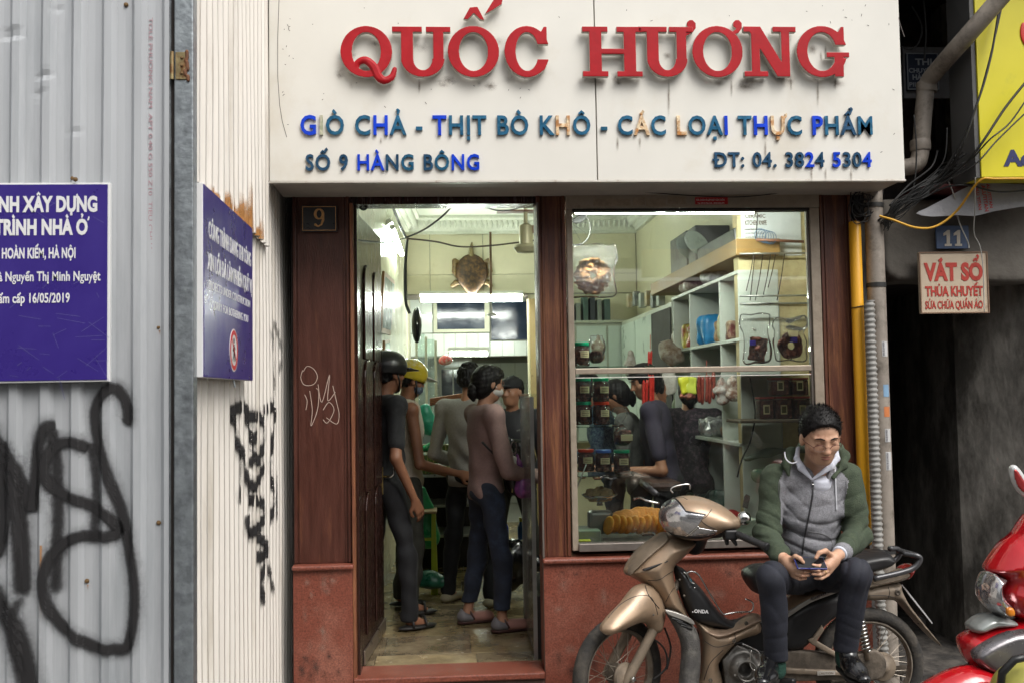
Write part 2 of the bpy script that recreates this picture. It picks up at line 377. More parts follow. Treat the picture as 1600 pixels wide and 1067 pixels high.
def char_geo(ch, off, sw):
    """triangles of a letter with its marks, cap height 1, depth -.5..+.5"""
    global CAPH
    if CAPH is None: CAPH = glyph('H', 0.0)[0][:, 1].max()
    base, marks, bar = decomp(ch)
    if base in 'Mgy': off = min(off, .006)
    V, F, adv = glyph(base if base != 'i' or not any(m in '\u0300\u0301\u0302\u0303\u0309' for m in marks) else '\u0131', off)
    V = V.copy(); V[:, :2] /= CAPH; adv /= CAPH; F = list(F); Vs = V.tolist()
    if len(V):
        x0, x1, y1 = V[:, 0].min(), V[:, 0].max(), V[:, 1].max()
    else: x0, x1, y1 = 0, 0, 0
    cx = (x0+x1)/2; e = .004
    def put(poly):
        nonlocal e
        n = len(Vs); m = len(poly); e += .004
        for z in (-.5, .5+e):
            for p in poly: Vs.append([p[0], p[1], z])
        F.append(tuple(range(n, n+m))[::-1]); F.append(tuple(range(n+m, n+2*m)))
        for i in range(m): F.append((n+i, n+(i+1) % m, n+m+(i+1) % m, n+m+i))
    yb = y1+.07; circ = '\u0302' in marks
    if bar: put([(x0-.15, .44), (x0+.36, .44), (x0+.36, .44+sw*.8), (x0-.15, .44+sw*.8)])
    for m in marks:
        if m == '\u0302': put(stroke2([(cx-.17, yb), (cx, yb+.15), (cx+.17, yb)], sw*.75))
        dx, dy = (.2, .12) if circ else (0, 0); q = cx+dx; z = yb+dy
        if m == '\u0300': put(stroke2([(q-.13, z+.19), (q+.05, z)], sw))
        if m == '\u0301': put(stroke2([(q-.05, z), (q+.13, z+.19)], sw))
        if m == '\u0309': put(stroke2([(q-.08, z+.19), (q+.0, z+.24), (q+.08, z+.17), (q+.04, z+.1), (q, z+.06), (q, z-.01)], sw*.7))
        if m == '\u0303': put(stroke2([(q-.17, z+.05), (q-.08, z+.12), (q+.06, z+.05), (q+.16, z+.12)], sw*.8))
        if m == '\u0306': put(stroke2([(q-.14, z+.14), (q-.06, z+.04), (q+.06, z+.04), (q+.14, z+.14)], sw*.8))
        if m == '\u0323': put([(cx-sw*.6, -.3), (cx+sw*.6, -.3), (cx+sw*.6, -.3+sw*1.1), (cx-sw*.6, -.3+sw*1.1)])
        if m == '\u031b': put(stroke2([(x1-.02, y1-.1), (x1+.09, y1-.04), (x1+.12, y1+.07), (x1+.08, y1+.13)], sw*.7))
    return np.array(Vs).reshape(-1, 3), F, adv, (x0, x1)
def lettering(text, O, R, U, height, thick, mats, parent, width=None, off=.01, sw=.16, joined=True, name='lettering', gap=0.0, spacew=1.0):
    """text whose baseline starts at O; cap height and total width in metres; mats: one material or one per character"""
    R = Vector(R).normalized(); U = Vector(U).normalized(); N = R.cross(U); x = 0; items = []
    for i, ch in enumerate(text):
        V, F, adv, (x0, x1) = char_geo(ch, off, sw)
        if ch == ' ': adv *= spacew
        if len(V): items.append((i, V, F, x)); last = x+x1; 
        if len(items) == 1 and len(V) and x == 0: first = x0
        x += adv+gap
    tot = last-first; sx = (width/tot) if width else height
    out = []; allV = []; allF = []
    if joined and len(items) <= 3: joined = False; name = 'letter'
    for (i, V, F, xo) in items:
        W = [Vector(O)+R*((v[0]+xo-first)*sx)+U*(v[1]*height)+N*(v[2]*thick+thick*.5) for v in V]
        if joined:
            n = len(allV); allV += [tuple(q) for q in W]; allF += [tuple(k+n for k in f) for f in F]
        else:
            out.append(mesh_obj(name, [tuple(q) for q in W], F, mats[i] if isinstance(mats, list) else mats, parent))
    if out and not isinstance(mats, list) and False: pass
    if joined: return mesh_obj(name, allV, allF, mats, parent)
    return out
# ================================================================== SETTING
FZ = .155
M_asphalt = mat('asphalt', (.07, .068, .065), .9, var=.25, scale=14, bump=.6, bscale=120, col2=(.045, .043, .04), s2=5)
g_ = MB(); g_.add([(-60, -60, 0), (60, -60, 0), (60, 60, 0), (-60, 60, 0)], [(0, 1, 2, 3)])
o = g_.build('ground', M_asphalt, base=False); o['kind'] = 'structure'
M_pave = mat('pavement_stone', (.2, .19, .175), .85, var=.2, scale=6, bump=.5, bscale=90, col2=(.1, .09, .08), s2=9)
pav = thing('pavement', '', ''); del pav['label']; del pav['category']; pav['kind'] = 'structure'
tm = None
for i in range(26):
    for j in range(9):
        x = -2.2+i*.305; y = -2.6+j*.305+ (0 if i % 2 else .0)
        if x < 1.2 and y < -1.3 and x > -.6: pass
        t = .012*random.random()
        if tm is None:
            q = MB().box(-.1485, .1485, -.1485, .1485, -.04, .02); tm = q.build('paving_stone', M_pave, pav, bevel=.006); me0 = tm.data; tm.location = (x, y, t*.3)
        else:
            c = tm.copy(); COL.objects.link(c); c.location = (x, y, t*.35); c.rotation_euler = (random.uniform(-.004, .004), random.uniform(-.004, .004), 0)

# ------------------------------------------------------------------ shop building
XL0, XD0, XD1, XW0, XW1, XR1 = X_(458, 600), X_(555, 600), X_(842, 600), X_(889, 600), X_(1287, 600), X_(1338, 600)
ZL = Z_(700, 318); ZLED = Z_(1000, 866); ZTOP = 3.9
M_wood = mat('varnished_wood', (.07, .022, .014), .36, var=.4, scale=5, bump=.25, bscale=40, col2=(.15, .055, .025), f2=.66, s2=2.2, stretch=(6, 6, .7))
M_woodd = mat('dark_wood', (.028, .011, .008), .22, var=.3, scale=8, bump=.1, stretch=(8, 8, 1))
M_wood2 = mat('worn_wood', (.17, .06, .03), .45, var=.3, scale=9, bump=.3, col2=(.30, .13, .055), f2=.55, s2=4, stretch=(9, 9, .6))
M_granite = mat('red_granite', (.185, .052, .032), .42, var=.65, scale=110, bump=.1, bscale=180, col2=(.25, .095, .065), f2=.56, s2=2.6)
M_dark = mat('matt_dark', (.02, .015, .013), .8, var=.3)
M_alu = mat('aged_aluminium', (.36, .30, .235), .42, .35, var=.14, scale=20, bump=.15, col2=(.22, .17, .13), f2=.66, s2=14)
M_alud = mat('grey_aluminium', (.2, .175, .155), .4, .5, var=.15, scale=20)
M_iwall = mat('interior_wall', (.60, .56, .41), .5, var=.08, scale=3, bump=.08, col2=(.46, .41, .27), f2=.68, s2=3)
M_iwallw = mat('gloss_wall', (.54, .53, .41), .22, var=.08, scale=3, col2=(.36, .35, .22), f2=.68, s2=3)
M_ceil = mat('ceiling_paint', (.6, .63, .55), .6, var=.06, scale=4)
M_plas = mat('cornice_plaster', (.62, .64, .56), .5, var=.12, scale=30, bump=.9, bscale=28)
M_tile = mat('white_tile', (.62, .66, .62), .15, var=.06, scale=4)
M_grout = mat('grout', (.22, .22, .19), .9)
M_floor = [mat('floor_stone_a', (.27, .205, .11), .2, var=.35, scale=7, col2=(.15, .11, .055), f2=.5, s2=4.5), mat('floor_stone_b', (.32, .25, .14), .2, var=.32, scale=9, col2=(.2, .15, .085), f2=.52, s2=6), mat('floor_stone_c', (.23, .18, .11), .2, var=.35, scale=6, col2=(.12, .09, .055), f2=.5, s2=5)]
B = thing('shop_building', 'narrow old shopfront with brown wooden posts, red granite plinth, open door and display window', 'building', (0.4, 0, 0))
def bx(name, x0, x1, y0, y1, z0, z1, m, parent=None, bevel=.003, **k): return MB().box(x0, x1, y0, y1, z0, z1).build(name, m, B if parent is None else parent, bevel=bevel, **k)
# posts with mouldings (each moulding strip belongs to the post)
def post(x0, x1, z0, m):
    p = bx('post', x0, x1, 0, .16, z0, ZTOP, m)
    for a, b, d in ((x0+.004, x0+.02, .014), (x1-.02, x1-.004, .014), (x0+.028, x0+.036, .006), (x1-.036, x1-.028, .006)):
        bx('moulding', a, b, -d, -.001, z0+.004, ZL+.06, m, p, .003)
    return p
post(XL0, XD0-.022, ZLED, M_wood)
M_woodm = mat('varnished_wood_worn', (.085, .026, .015), .42, var=.4, scale=7, bump=.3, bscale=50, col2=(.21, .085, .035), f2=.57, s2=2.6, stretch=(7, 7, .5))
post(XD1, XW0-.004, ZLED, M_woodm)
post(XW1, XR1, ZLED, M_woodm)
bx('door_jamb', XD0-.02, XD0-.002, -.03, .16, FZ, ZL-.002, M_wood2)
bx('door_jamb', XD0-.001, XD0+.014, .02, .16, FZ, ZL-.002, M_woodd)
bx('door_jamb', XD1+.002, XD1+.012, -.03, -.001, FZ, ZL-.002, M_alud)
bx('lintel', XD0-.02, XD1-.002, .02, .16, ZL, ZTOP, M_woodd)
bx('lintel', XW0, XW1-.002, .06, .16, Z_(1000, 293), ZTOP, M_wood)
bx('side_pier', XL0-.010, XL0-.002, .01, .25, 0, ZTOP, M_dark); bx('side_pier', XL0-.6, XL0-.001, 2.3, 2.4, 0, ZTOP, M_dark); bx('side_wall', XL0-.02, XL0-.002, .26, 2.29, 0, ZTOP, M_dark)
# plinths
for (a, b) in ((XL0, XD0-.02), (XD1+.004, XR1+.03)):
    pl = bx('plinth', a, b, -.035, .18, 0, ZLED-.03, M_granite, bevel=.002)
    bx('ledge', a-.005, b+.008, -.06, .16, ZLED-.029, ZLED-.001, M_granite, pl, .01)
    n = max(1, round((b-a)/.62))
th = bx('threshold', XD0-.018, XD1+.002, -.05, .2, FZ-.03, FZ+.006, M_granite, bevel=.008)
bx('riser', XD0-.018, XD1+.002, -.03, .18, .0, FZ-.031, mat('dirty_riser', (.09, .05, .04), .6, var=.4, scale=10), th)
# interior shell
def wallq(name, p0, p1, z0, z1, t, m, **k):
    """vertical wall from p0 to p1 (x,y); t = thickness to its left side"""
    a = Vector((p0[0], p0[1], 0)); b = Vector((p1[0], p1[1], 0)); n = Vector((-(b-a).y, (b-a).x, 0)).normalized()*t
    return MB().hexa([(a.x, a.y, z0), (b.x, b.y, z0), (b.x+n.x, b.y+n.y, z0), (a.x+n.x, a.y+n.y, z0)], [(a.x, a.y, z1), (b.x, b.y, z1), (b.x+n.x, b.y+n.y, z1), (a.x+n.x, a.y+n.y, z1)]).build(name, m, B, **k)
YB = 5.2; XLW0, XLW1 = -.64, -.43; XRW = 2.05; ZC = 3.52; YK = 8.2
wallq('interior_wall', (XLW0, .17), (XLW1, YB), 0, ZC+.2, .12, M_iwallw)
wallq('interior_wall', (XLW1, YB), (XLW1, YK), 0, ZC+.2, .12, M_iwall)
wallq('interior_wall', (XRW, YK+.1), (XRW, .74), 0, ZC+.2, .12, M_iwall)
wallq('interior_wall', (XR1-.002, .62), (1.80, .62), 0, ZC+.2, -.1, mat('stained_wall', (.5, .43, .24), .7, var=.2, scale=5, bump=.2, col2=(.34, .27, .14), f2=.5, s2=4))
wallq('interior_wall', (XR1-.012, .17), (XR1-.012, .617), 0, ZC+.2, -.025, M_iwall)
wallq('interior_wall', (XRW, YK), (XLW1, YK), 0, ZC+.2, -.12, M_grout)
bx('ceiling', -.8, XR1-.002, .17, 8.4, ZC, ZC+.1, M_ceil, bevel=0)
bx('upper_wall', XLW0-.1, XL0-.01, .17, .3, 0, ZC, M_iwall, bevel=0)
bx('upper_wall', XD0-.1, XR1-.045, .17, .22, Z_(1000, 322)+.05, ZC-.002, M_iwall, bevel=0)
# back wall panels above the opening, each panel its own piece
zt = Z_(700, 461, YB); bw = bx('back_wall', XLW1+.002, XRW-.002, YB+.02, YB+.12, zt, ZC-.002, M_grout, bevel=0)
xs = [XLW1+.004, X_(672, 430, YB), X_(755, 430, YB), X_(840, 430, YB), 1.2, XRW-.006]; zs = [zt+.004, Z_(700, 430, YB), Z_(700, 366, YB), ZC-.004]
for i in range(5):
    for j in range(3):
        bx('panel', xs[i]+.0025, xs[i+1]-.0025, YB, YB+.018, zs[j]+.002, zs[j+1]-.002, M_iwall, bw, .002)
bx('back_wall', .86, XRW-.002, YB+.02, YB+.12, 0, zt-.002, M_iwall, bevel=0)
bx('beam', XLW1+.002, .86, YB-.03, YB+.02, zt-.05, zt-.002, M_alud)
bx('opening_jamb', X_(829, 600, YB), X_(838, 600, YB), YB-.03, YB+.02, 0, zt-.052, mat('brass_trim', (.35, .26, .12), .35, .4))
# cornices: stepped body with a row of leaf reliefs
def cornice(p0, p1, nrm):
    """runs p0->p1 at ceiling height, nrm points into the room"""
    a = Vector((*p0, 0)); b = Vector((*p1, 0)); n = Vector((*nrm, 0)); pr = [(0, ZC-.002), (.15, ZC-.002), (.15, ZC-.03), (.12, ZC-.045), (.06, ZC-.13), (.04, ZC-.15), (.04, ZC-.18), (0, ZC-.18)]
    m = MB(); k = len(pr); V = [a+n*u+Vector((0, 0, z)) for u, z in pr]+[b+n*u+Vector((0, 0, z)) for u, z in pr]
    m.add(V, [(i, (i+1) % k, k+(i+1) % k, k+i) for i in range(k)]+[tuple(range(k))[::-1], tuple(range(k, 2*k))])
    c = m.build('cornice', M_plas, B); L = (b-a).length; q = MB(); t = (b-a).normalized(); nn = int(L/.055)
    for i in range(nn):
        s = a+t*((i+.5)*L/nn)+n*.1+Vector((0, 0, ZC-.085)); 
        q.lathe([(0.002, -.05), (.014, -.03), (.019, 0), (.012, .03), (.002, .04)], s, axis=(n*.5+Vector((0, 0, 1))), n=6)
    q2 = q.build('leaf_relief', M_plas, c, smooth=True)
wd = Vector((XLW1-XLW0, YB-.17, 0)).normalized()
cornice((XLW1, YB-.002), (XRW, YB-.002), (0, -1)); cornice((XLW0, .23), (XLW1, YB-.16), (wd.y, -wd.x)); cornice((XRW-.002, YB-.16), (XRW-.002, .72), (-1, 0))
q = MB()
for (cx, cy_, L, ang) in ((X_(672, 335, 2.6)-.1, 2.3, .7, PI/2), (.15, 2.75, .6, 0)):
    for i in range(18):
        t = (i/17-.5)*L; q.lathe([(.002, -.02), (.022, 0), (.002, .02)], (cx+math.cos(ang)*t, cy_+math.sin(ang)*t, ZC-.006), axis=(random.random(), random.random(), .3), n=6)
q.build('ceiling_relief', M_plas, B, smooth=True)
# floor slabs
fl = bx('floor', -.8, XR1-.002, .2, 8.3, 0, FZ-.012, M_grout, bevel=0)
fy = [.201, .42, .86, 1.30, 1.74, 2.18, 2.62, 3.06, 3.5, 3.94, 4.38, 4.82, 5.26, 5.7, 6.14]; 
for j in range(len(fy)-1):
    fx = [-.78, -.43+.04*(j % 2), .14-.03*(j % 3), .62, 1.05, 1.5, 1.95]
    for i in range(len(fx)-1):
        bx('floor_tile', fx[i]+.0015, fx[i+1]-.0015, fy[j]+.0015, fy[j+1]-.0015, FZ-.011, FZ+random.uniform(-.0006, .0006), M_floor[random.randrange(3)], fl, .0015)
# kitchen behind: bulkhead with window, tiled walls
YH = 6.2; bk = bx('kitchen_bulkhead', XLW1+.002, XRW-.002, YH+.012, YH+.1, Z_(700, 558, YH), ZC-.002, M_grout, bevel=0)
tilem = None
def tiles(x0, x1, z0, z1, y, parent, tw=.142, th_=.24, skip=None):
    global tilem
    nx = max(1, round((x1-x0)/tw)); nz = max(1, round((z1-z0)/th_))
    for i in range(nx):
        for j in range(nz):
            cx, cz = x0+(i+.5)*(x1-x0)/nx, z0+(j+.5)*(z1-z0)/nz
            if skip and skip(cx, cz): continue
            bx('wall_tile', x0+i*(x1-x0)/nx+.0016, x0+(i+1)*(x1-x0)/nx-.0016, y, y+.01, z0+j*(z1-z0)/nz+.0016, z0+(j+1)*(z1-z0)/nz-.0016, M_tile, parent, .0015)
tiles(X_(640, 540, YH), X_(765, 540, YH), Z_(700, 556, YH), Z_(700, 521, YH), YH, bk)
tiles(X_(766, 540, YH), X_(860, 540, YH), Z_(780, 556, YH), Z_(780, 533, YH), YH, bk)
tiles(X_(640, 500, YH), X_(676, 500, YH), Z_(700, 520, YH), Z_(700, 460, YH), YH, bk)
wf = bx('kitchen_window', X_(677, 500, YH), X_(765, 500, YH), YH-.03, YH+.01, Z_(700, 520, YH), Z_(700, 472, YH), mat('cream_frame', (.5, .5, .38), .5), bevel=.004)
M_night = mat('dark_blue_pane', (.02, .03, .05), .12, var=.4, scale=5)
bx('pane', X_(683, 500, YH), X_(757, 500, YH), YH-.034, YH-.031, Z_(700, 515, YH), Z_(700, 474, YH), M_night, wf, 0)
bx('dark_hatch', X_(767, 500, YH), X_(830, 500, YH), YH-.02, YH+.011, Z_(780, 531, YH), Z_(780, 472, YH), M_night, bevel=.002)
kw = bx('kitchen_wall', XLW1+.002, 1.8, YK-.03, YK-.002, FZ, Z_(700, 540, YK), M_grout, bevel=0)
wx0, wx1, wz0, wz1 = X_(690, 600, YK), X_(726, 600, YK), Z_(700, 618, YK), Z_(700, 577, YK)
tiles(XLW1+.004, X_(738, 600, YK), FZ+.5, Z_(700, 545, YK), YK-.042, kw, .2, .26, lambda x, z: wx0-.05 < x < wx1+.05 and wz0-.05 < z < wz1+.05)
tiles(X_(738, 600, YK), 1.3, FZ+.5, Z_(700, 568, YK), YK-.042, kw, .2, .26)
kf = bx('kitchen_window', wx0-.03, wx1+.03, YK-.07, YK-.044, wz0-.03, wz1+.03, mat('white_frame', (.6, .62, .55), .4))
bx('pane', wx0, (wx0+wx1)/2-.008, YK-.074, YK-.071, wz0, wz1, M_night, kf, 0); bx('pane', (wx0+wx1)/2+.008, wx1, YK-.074, YK-.071, wz0, wz1, M_night, kf, 0)
# door leaf, opened into the shop, seen almost edge on
dl0 = Vector((XD0+.012, .165, 0)); dl1 = Vector((X_(598, 700, 1.0), 1.0, 0)); dd = (dl1-dl0).normalized(); dn = Vector((dd.y, -dd.x, 0))
def dbox(u0, u1, n0, n1, z0, z1, name, m, parent, bevel=.004):
    c = lambda u, n: dl0+dd*u+dn*n
    q = [c(u0, n0), c(u1, n0), c(u1, n1), c(u0, n1)]
    return MB().hexa([(p.x, p.y, z0) for p in q], [(p.x, p.y, z1) for p in q]).build(name, m, parent, bevel=bevel)
DL = (dl1-dl0).length
door = dbox(0, DL, -.045, 0, FZ+.01, ZL-.03, 'door_leaf', M_woodd, B)
for (u0, u1, z0, z1) in ((.12, .38, FZ+.15, 1.0), (.46, .72, FZ+.15, 1.0), (.12, .38, 1.1, 1.75), (.46, .72, 1.1, 1.75), (.12, .38, 1.85, 2.3), (.46, .72, 1.85, 2.3)):
    pts = [dl0+dd*u+dn*.001+Vector((0, 0, z)) for u, z in [(u0, z0), (u1, z0)]+[((u0+u1)/2+(u1-u0)/2*math.cos(a), z1+.1*math.sin(a)) for a in [PI*k/8 for k in range(9)]]]
    MB().prism(pts, dn*.012).build('raised_panel', M_woodd, door, bevel=.005)
dbox(.02, DL, .001, .012, FZ+.012, FZ+.09, 'bottom_strip', mat('steel_strip', (.3, .25, .2), .3, .8), door)  # metal strip along the foot of the door leaf
M_chrome = mat('chrome', (.6, .6, .58), .12, 1.0, var=.06); M_brass = mat('brass', (.5, .36, .14), .3, .9)
hp = dl1-dd*.06+dn*.002; zt_ = Z_(600, 712, 1.0); zb_ = Z_(600, 770, 1.0)
h = MB().box(hp.x-.0, hp.x+.008, hp.y-.02, hp.y+.02, zb_, zb_+.17).build('lock_plate', M_brass, door)
MB().tube([hp+Vector((.005, 0, zb_+.11)), hp+Vector((.06, -.01, zb_+.11)), hp+Vector((.075, -.01, zb_+.13)), hp+Vector((.08, -.01, zb_+.25))], .008, 8).build('handle', M_chrome, door, smooth=True)

# ------------------------------------------------------------------ display window
zA, zB_ = Z_(1000, 294), Z_(1000, 327); zg0 = Z_(1000, 845); zmr0, zmr1 = Z_(1000, 583), Z_(1000, 574)
WN = bx('display_window', XW0, XW1-.001, -.022, .05, zB_, zA, M_alu)      # head box; frame pieces are its children
def fr(name, x0, x1, z0, z1, y0=-.018, y1=.045, m=M_alu, bv=.004): return bx(name, x0, x1, y0, y1, z0, z1, m, WN, bv)
fr('frame_side', XW0+.001, XW0+.034, zg0-.04, zB_-.001); fr('frame_side', XW1-.056, XW1-.002, zg0-.04, zB_-.001, m=M_alu); fr('frame_side', XW1-.07, XW1-.057, zg0, zB_-.001, -.005, .03, M_alud)
fr('frame_head', XW0+.0345, XW1-.0575, zB_-.014, zB_-.001, -.024, .045, M_dark, .002)
fr('sill', XW0+.034, XW1-.0565, zg0-.045, zg0-.002, -.03, .045, M_alud)
fr('mid_rail', XW0+.035, XW1-.071, zmr0, zmr1, -.015, .035)
fr('mid_rail', XW0+.035, XW1-.071, zmr0-.022, zmr0-.018, -.006, .0, mat('white_line', (.7, .68, .62), .4), .001)  # thin white line just below the mid rail
M_glass = glass_mat('window_glass', (.93, .95, .93), .01, 1.7, dirt=.012)
fr('pane', XW0+.03, XW1-.072, zmr1-.005, zB_-.01, .0045, .0085, M_glass, 0); fr('pane', XW0+.03, XW1-.072, zg0-.01, zmr0-.001, .0045, .0085, M_glass, 0)
for (a, b, c_, d_) in ((927, 985, 311, 322), (989, 1008, 309, 321), (1009, 1040, 311, 323), (1043, 1072, 308, 320)):
    fr('tape_patch', X_(a, 315, -.022), X_(b, 315, -.022), Z_(1000, d_, -.022), Z_(1000, c_, -.022), -.0245, -.0225, mat('old_tape%d' % (a % 2), (.33, .26, .19) if a % 2 else (.5, .44, .36), .6, var=.3, scale=30), 0)
st = fr('sticker', X_(1086, 315, -.022), X_(1137, 315, -.022), Z_(1110, 320, -.022), Z_(1110, 309, -.022), -.0245, -.0225, mat('red_sticker', (.5, .02, .03), .4), 0)
M_print = mat('white_print', (.75, .72, .68), .5, var=.1, scale=60)
lettering('SỬA CHỮA VÀ LẮP ĐẶT CỬA CUỐN', P(1088, 314.3, -.0247), (1, 0, 0), (0, 0, 1), .009, .0006, M_print, st, width=.158, off=.015)
lettering('Tel. 0912.756.118 - 0942.026.479', P(1090, 319.3, -.0247), (1, 0, 0), (0, 0, 1), .008, .0006, M_print, st, width=.15, off=.015)

# ------------------------------------------------------------------ big sign box
YS = -.42
M_sign = mat('sign_acrylic', (.72, .70, .645), .35, var=.035, scale=2.5, bump=.02, bscale=6, col2=(.66, .62, .54), f2=.62, s2=1.6)
xs0, xs1, xsm, zs0 = X_(421, 250, YS), X_(1413, 250, YS), X_(932, 200, YS), Z_(900, 285.5, YS)
S = thing('shop_sign', 'long white shop signboard with raised red serif name and weathered blue lettering above the door', 'sign', ((xs0+xs1)/2, YS, zs0))
zst = Z_(900, -120, YS)
for a, b in ((xs0, xsm-.003), (xsm+.003, xs1)): MB().box(a, b, YS, YS+.02, zs0+.012, zst).build('sign_panel', M_sign, S, bevel=.002)
MB().box(xs0, xs1, YS+.021, -.002, zs0+.012, zst).build('sign_box', mat('sign_side', (.4, .37, .33), .6, var=.2), S)
MB().box(xs0-.004, xs1+.004, YS-.004, YS+.03, zs0, zs0+.0115).build('edge_trim', mat('trim_white', (.55, .52, .47), .4, .2, col2=(.25, .15, .09), f2=.66, s2=12), S, bevel=.002)
M_red = mat('red_letter', (.37, .004, .01), .5, var=.2, scale=11, spec=.25, col2=(.42, .012, .02), f2=.6, s2=7)
M_lside = mat('letter_edge', (.5, .47, .42), .5, .2)
# red slab serif capitals, cap height 1, drawn as 2D solids
def rl(ch, x0px, x1px, serifw=.2):
    zb, zt2 = Z_((x0px+x1px)/2, 121 if ch != 'Q' else 121, YS-.04), Z_((x0px+x1px)/2, 43, YS-.04); x0, x1 = X_(x0px, 85, YS-.04), X_(x1px, 85, YS-.04)
    H = zt2-zb; res = .0032; s = SDF((x0-.06, YS-.06, zb-.06), (x1+.09, YS-.001, zt2+.19), res)
    Yc = YS-.034; hw = .015
    def bar(a, b, c, d): s.box(((a+b)/2, Yc, zb+(c+d)/2*H), ((b-a)/2, hw, (d-c)/2*H), rd=.0015)
    def poly(p): s.ext([(a, b) for a, b in p], (0, Yc, 0), hw, rd=.0015)
    def ring(cx, rx, rz, tx, tz, cz=.5, gap=None):
        n = 40; out = [(cx+rx*math.cos(2*PI*k/n), zb+cz*H+rz*H*math.sin(2*PI*k/n)) for k in range(n)]; inn = [(cx+(rx-tx)*math.cos(2*PI*k/n), zb+cz*H+(rz-tz)*H*math.sin(2*PI*k/n)) for k in range(n)]
        s.ext(out, (0, Yc, 0), hw, rd=.0015); s.ext(inn, (0, Yc, 0), hw+.02, rd=0, op='sub')
    W = x1-x0; st_ = .062; sr = .11   # stem width, serif height fraction
    if ch in 'OCGQ':
        cx = (x0+x1)/2; rx = W/2; w2 = rx
        if ch in 'CG': rx = W*.52; cx = x0+rx
        if ch == 'Q': x1b = X_(613, 85, YS-.04); cx = (x0+x1b)/2; rx = (x1b-x0)/2
        ring(cx, rx, .515, st_*.93, .13)
        if ch in 'CG':
            s.box((x0+W*.93, Yc, zb+.5*H), (W*.26, hw+.02, .15*H if ch == 'C' else .13*H), rd=0, op='sub')
            poly([(x1-.025, zb+.66*H), (x1-.004, zb+.66*H), (x1-.004, zb+1.0*H), (x1-.02, zb+1.0*H), (x1-.035, zb+.90*H), (x1-.055, zb+.86*H)])
            if ch == 'C': poly([(x1+.0, zb+.30*H), (x1-.018, zb+.14*H), (x1-.05, zb+.06*H), (x1-.06, zb+.14*H), (x1-.026, zb+.30*H)])
            else: bar(x1-.06, x1-.01, 0, .40); bar(x1-.1, x1+.02, .385, .49)
        if ch == 'Q':
            pts = [(cx-.05, zb+.10*H), (cx-.045, zb+.27*H), (cx-.005, zb+.33*H), (cx+.035, zb+.2*H), (cx+.06, zb-.0*H), (cx+.09, zb-.07*H), (cx+.125, zb+.0*H), (cx+.14, zb+.16*H)]
            pts = smooth_path([(a, 0, b) for a, b in pts], 5); s.path([(p.x, Yc, p.z) for p in pts], [.013+.012*math.sin(PI*i/(len(pts)-1)) for i in range(len(pts))], k=0, sq=None)
    if ch in 'HUN':
        if ch == 'H':
            a, b = x0+.05, x1-.05
            for c in (a, b):
                bar(c-st_/2, c+st_/2, 0, 1)
                for z in (0, 1-sr): bar(c-.068, c+.064, z, z+sr)
            bar(a, b, .45, .56)
        if ch == 'U':
            a, b = x0+.055, x1-.045; w_ = st_
            bar(a-w_/2, a+w_/2, .3, 1); bar(b-w_*.42, b+w_*.42, .3, 1)
            for c, q_ in ((a, .075), (b, .062)): bar(c-q_, c+q_, 1-sr, 1)
            n = 14; cx = (a+b)/2; ro = (b-a)/2+w_/2; ri = ro-w_
            out = [(cx+ro*math.cos(PI+PI*k/n), zb+.36*H+.37*H*math.sin(PI+PI*k/n)) for k in range(n+1)]+[(cx+(ri)*math.cos(2*PI-PI*k/n), zb+.36*H+.23*H*math.sin(2*PI-PI*k/n)) for k in range(n+1)]
            poly(out)
        if ch == 'N':
            a, b = x0+.055, x1-.045; w_ = st_*.78
            bar(a-.02, a+.025, 0, 1); bar(b-.022, b+.022, .0, 1)
            poly([(a-.045, zb+H), (a+.03, zb+H), (b+.022, zb+.0*H), (b-.045, zb)]); bar(x0-.005, x0+.12, 0, sr); bar(x0-.005, x0+.07, 1-sr, 1); bar(b-.065, x1+.012, 1-sr, 1)
    V, F = s.data()
    # hollow channel letter look: face red, rim light
    o = mesh_obj('letter', V, F, [M_red, M_lside], S)
    mi = [0 if (-p.normal.y > .5 and p.center.y < 0+(YS-.05)-o.location.y-0 or True and -p.normal.y > .5) else 1 for p in o.data.polygons]
    o.data.polygons.foreach_set('material_index', mi); return o
for ch, a, b in (('Q', 532, 620), ('U', 619, 699), ('O', 699.5, 780), ('C', 788, 856), ('H', 915, 999), ('U', 1003, 1078), ('O', 1081, 1160), ('N', 1163, 1240), ('G', 1244, 1320)): rl(ch, a, b)
def mark(pts, wd_, y=-.036, hw=.0135):
    s0 = [P(a, b, YS-.04) for a, b in pts]; xs_ = [p.x for p in s0]; zs_ = [p.z for p in s0]
    s = SDF((min(xs_)-.02, YS-.07, min(zs_)-.02), (max(xs_)+.02, YS, max(zs_)+.02), .003); s.ext([(p.x, p.z) for p in s0], (0, YS+y, 0), hw, rd=.0015)
    o = s.build('accent', [M_red, M_lside], S, smooth=False); o.data.polygons.foreach_set('material_index', [0 if -p.normal.y > .5 else 1 for p in o.data.polygons])
mark([(724, 31), (734, 13), (746, 12), (757, 33), (750, 32), (740, 22), (731, 32)], .02)
mark([(757, 24), (768, 6), (772, 0), (786, -3), (784, 8), (770, 17)], .02)
for cx in (1079, 1151):
    mark([(cx-6, 36), (cx-2, 32), (cx+3, 32), (cx+8, 37), (cx+8, 45), (cx+3, 52), (cx-9, 58), (cx-14, 57), (cx-11, 52), (cx-5, 49), (cx-1, 46), (cx-6, 42)], .02, y=-.031)
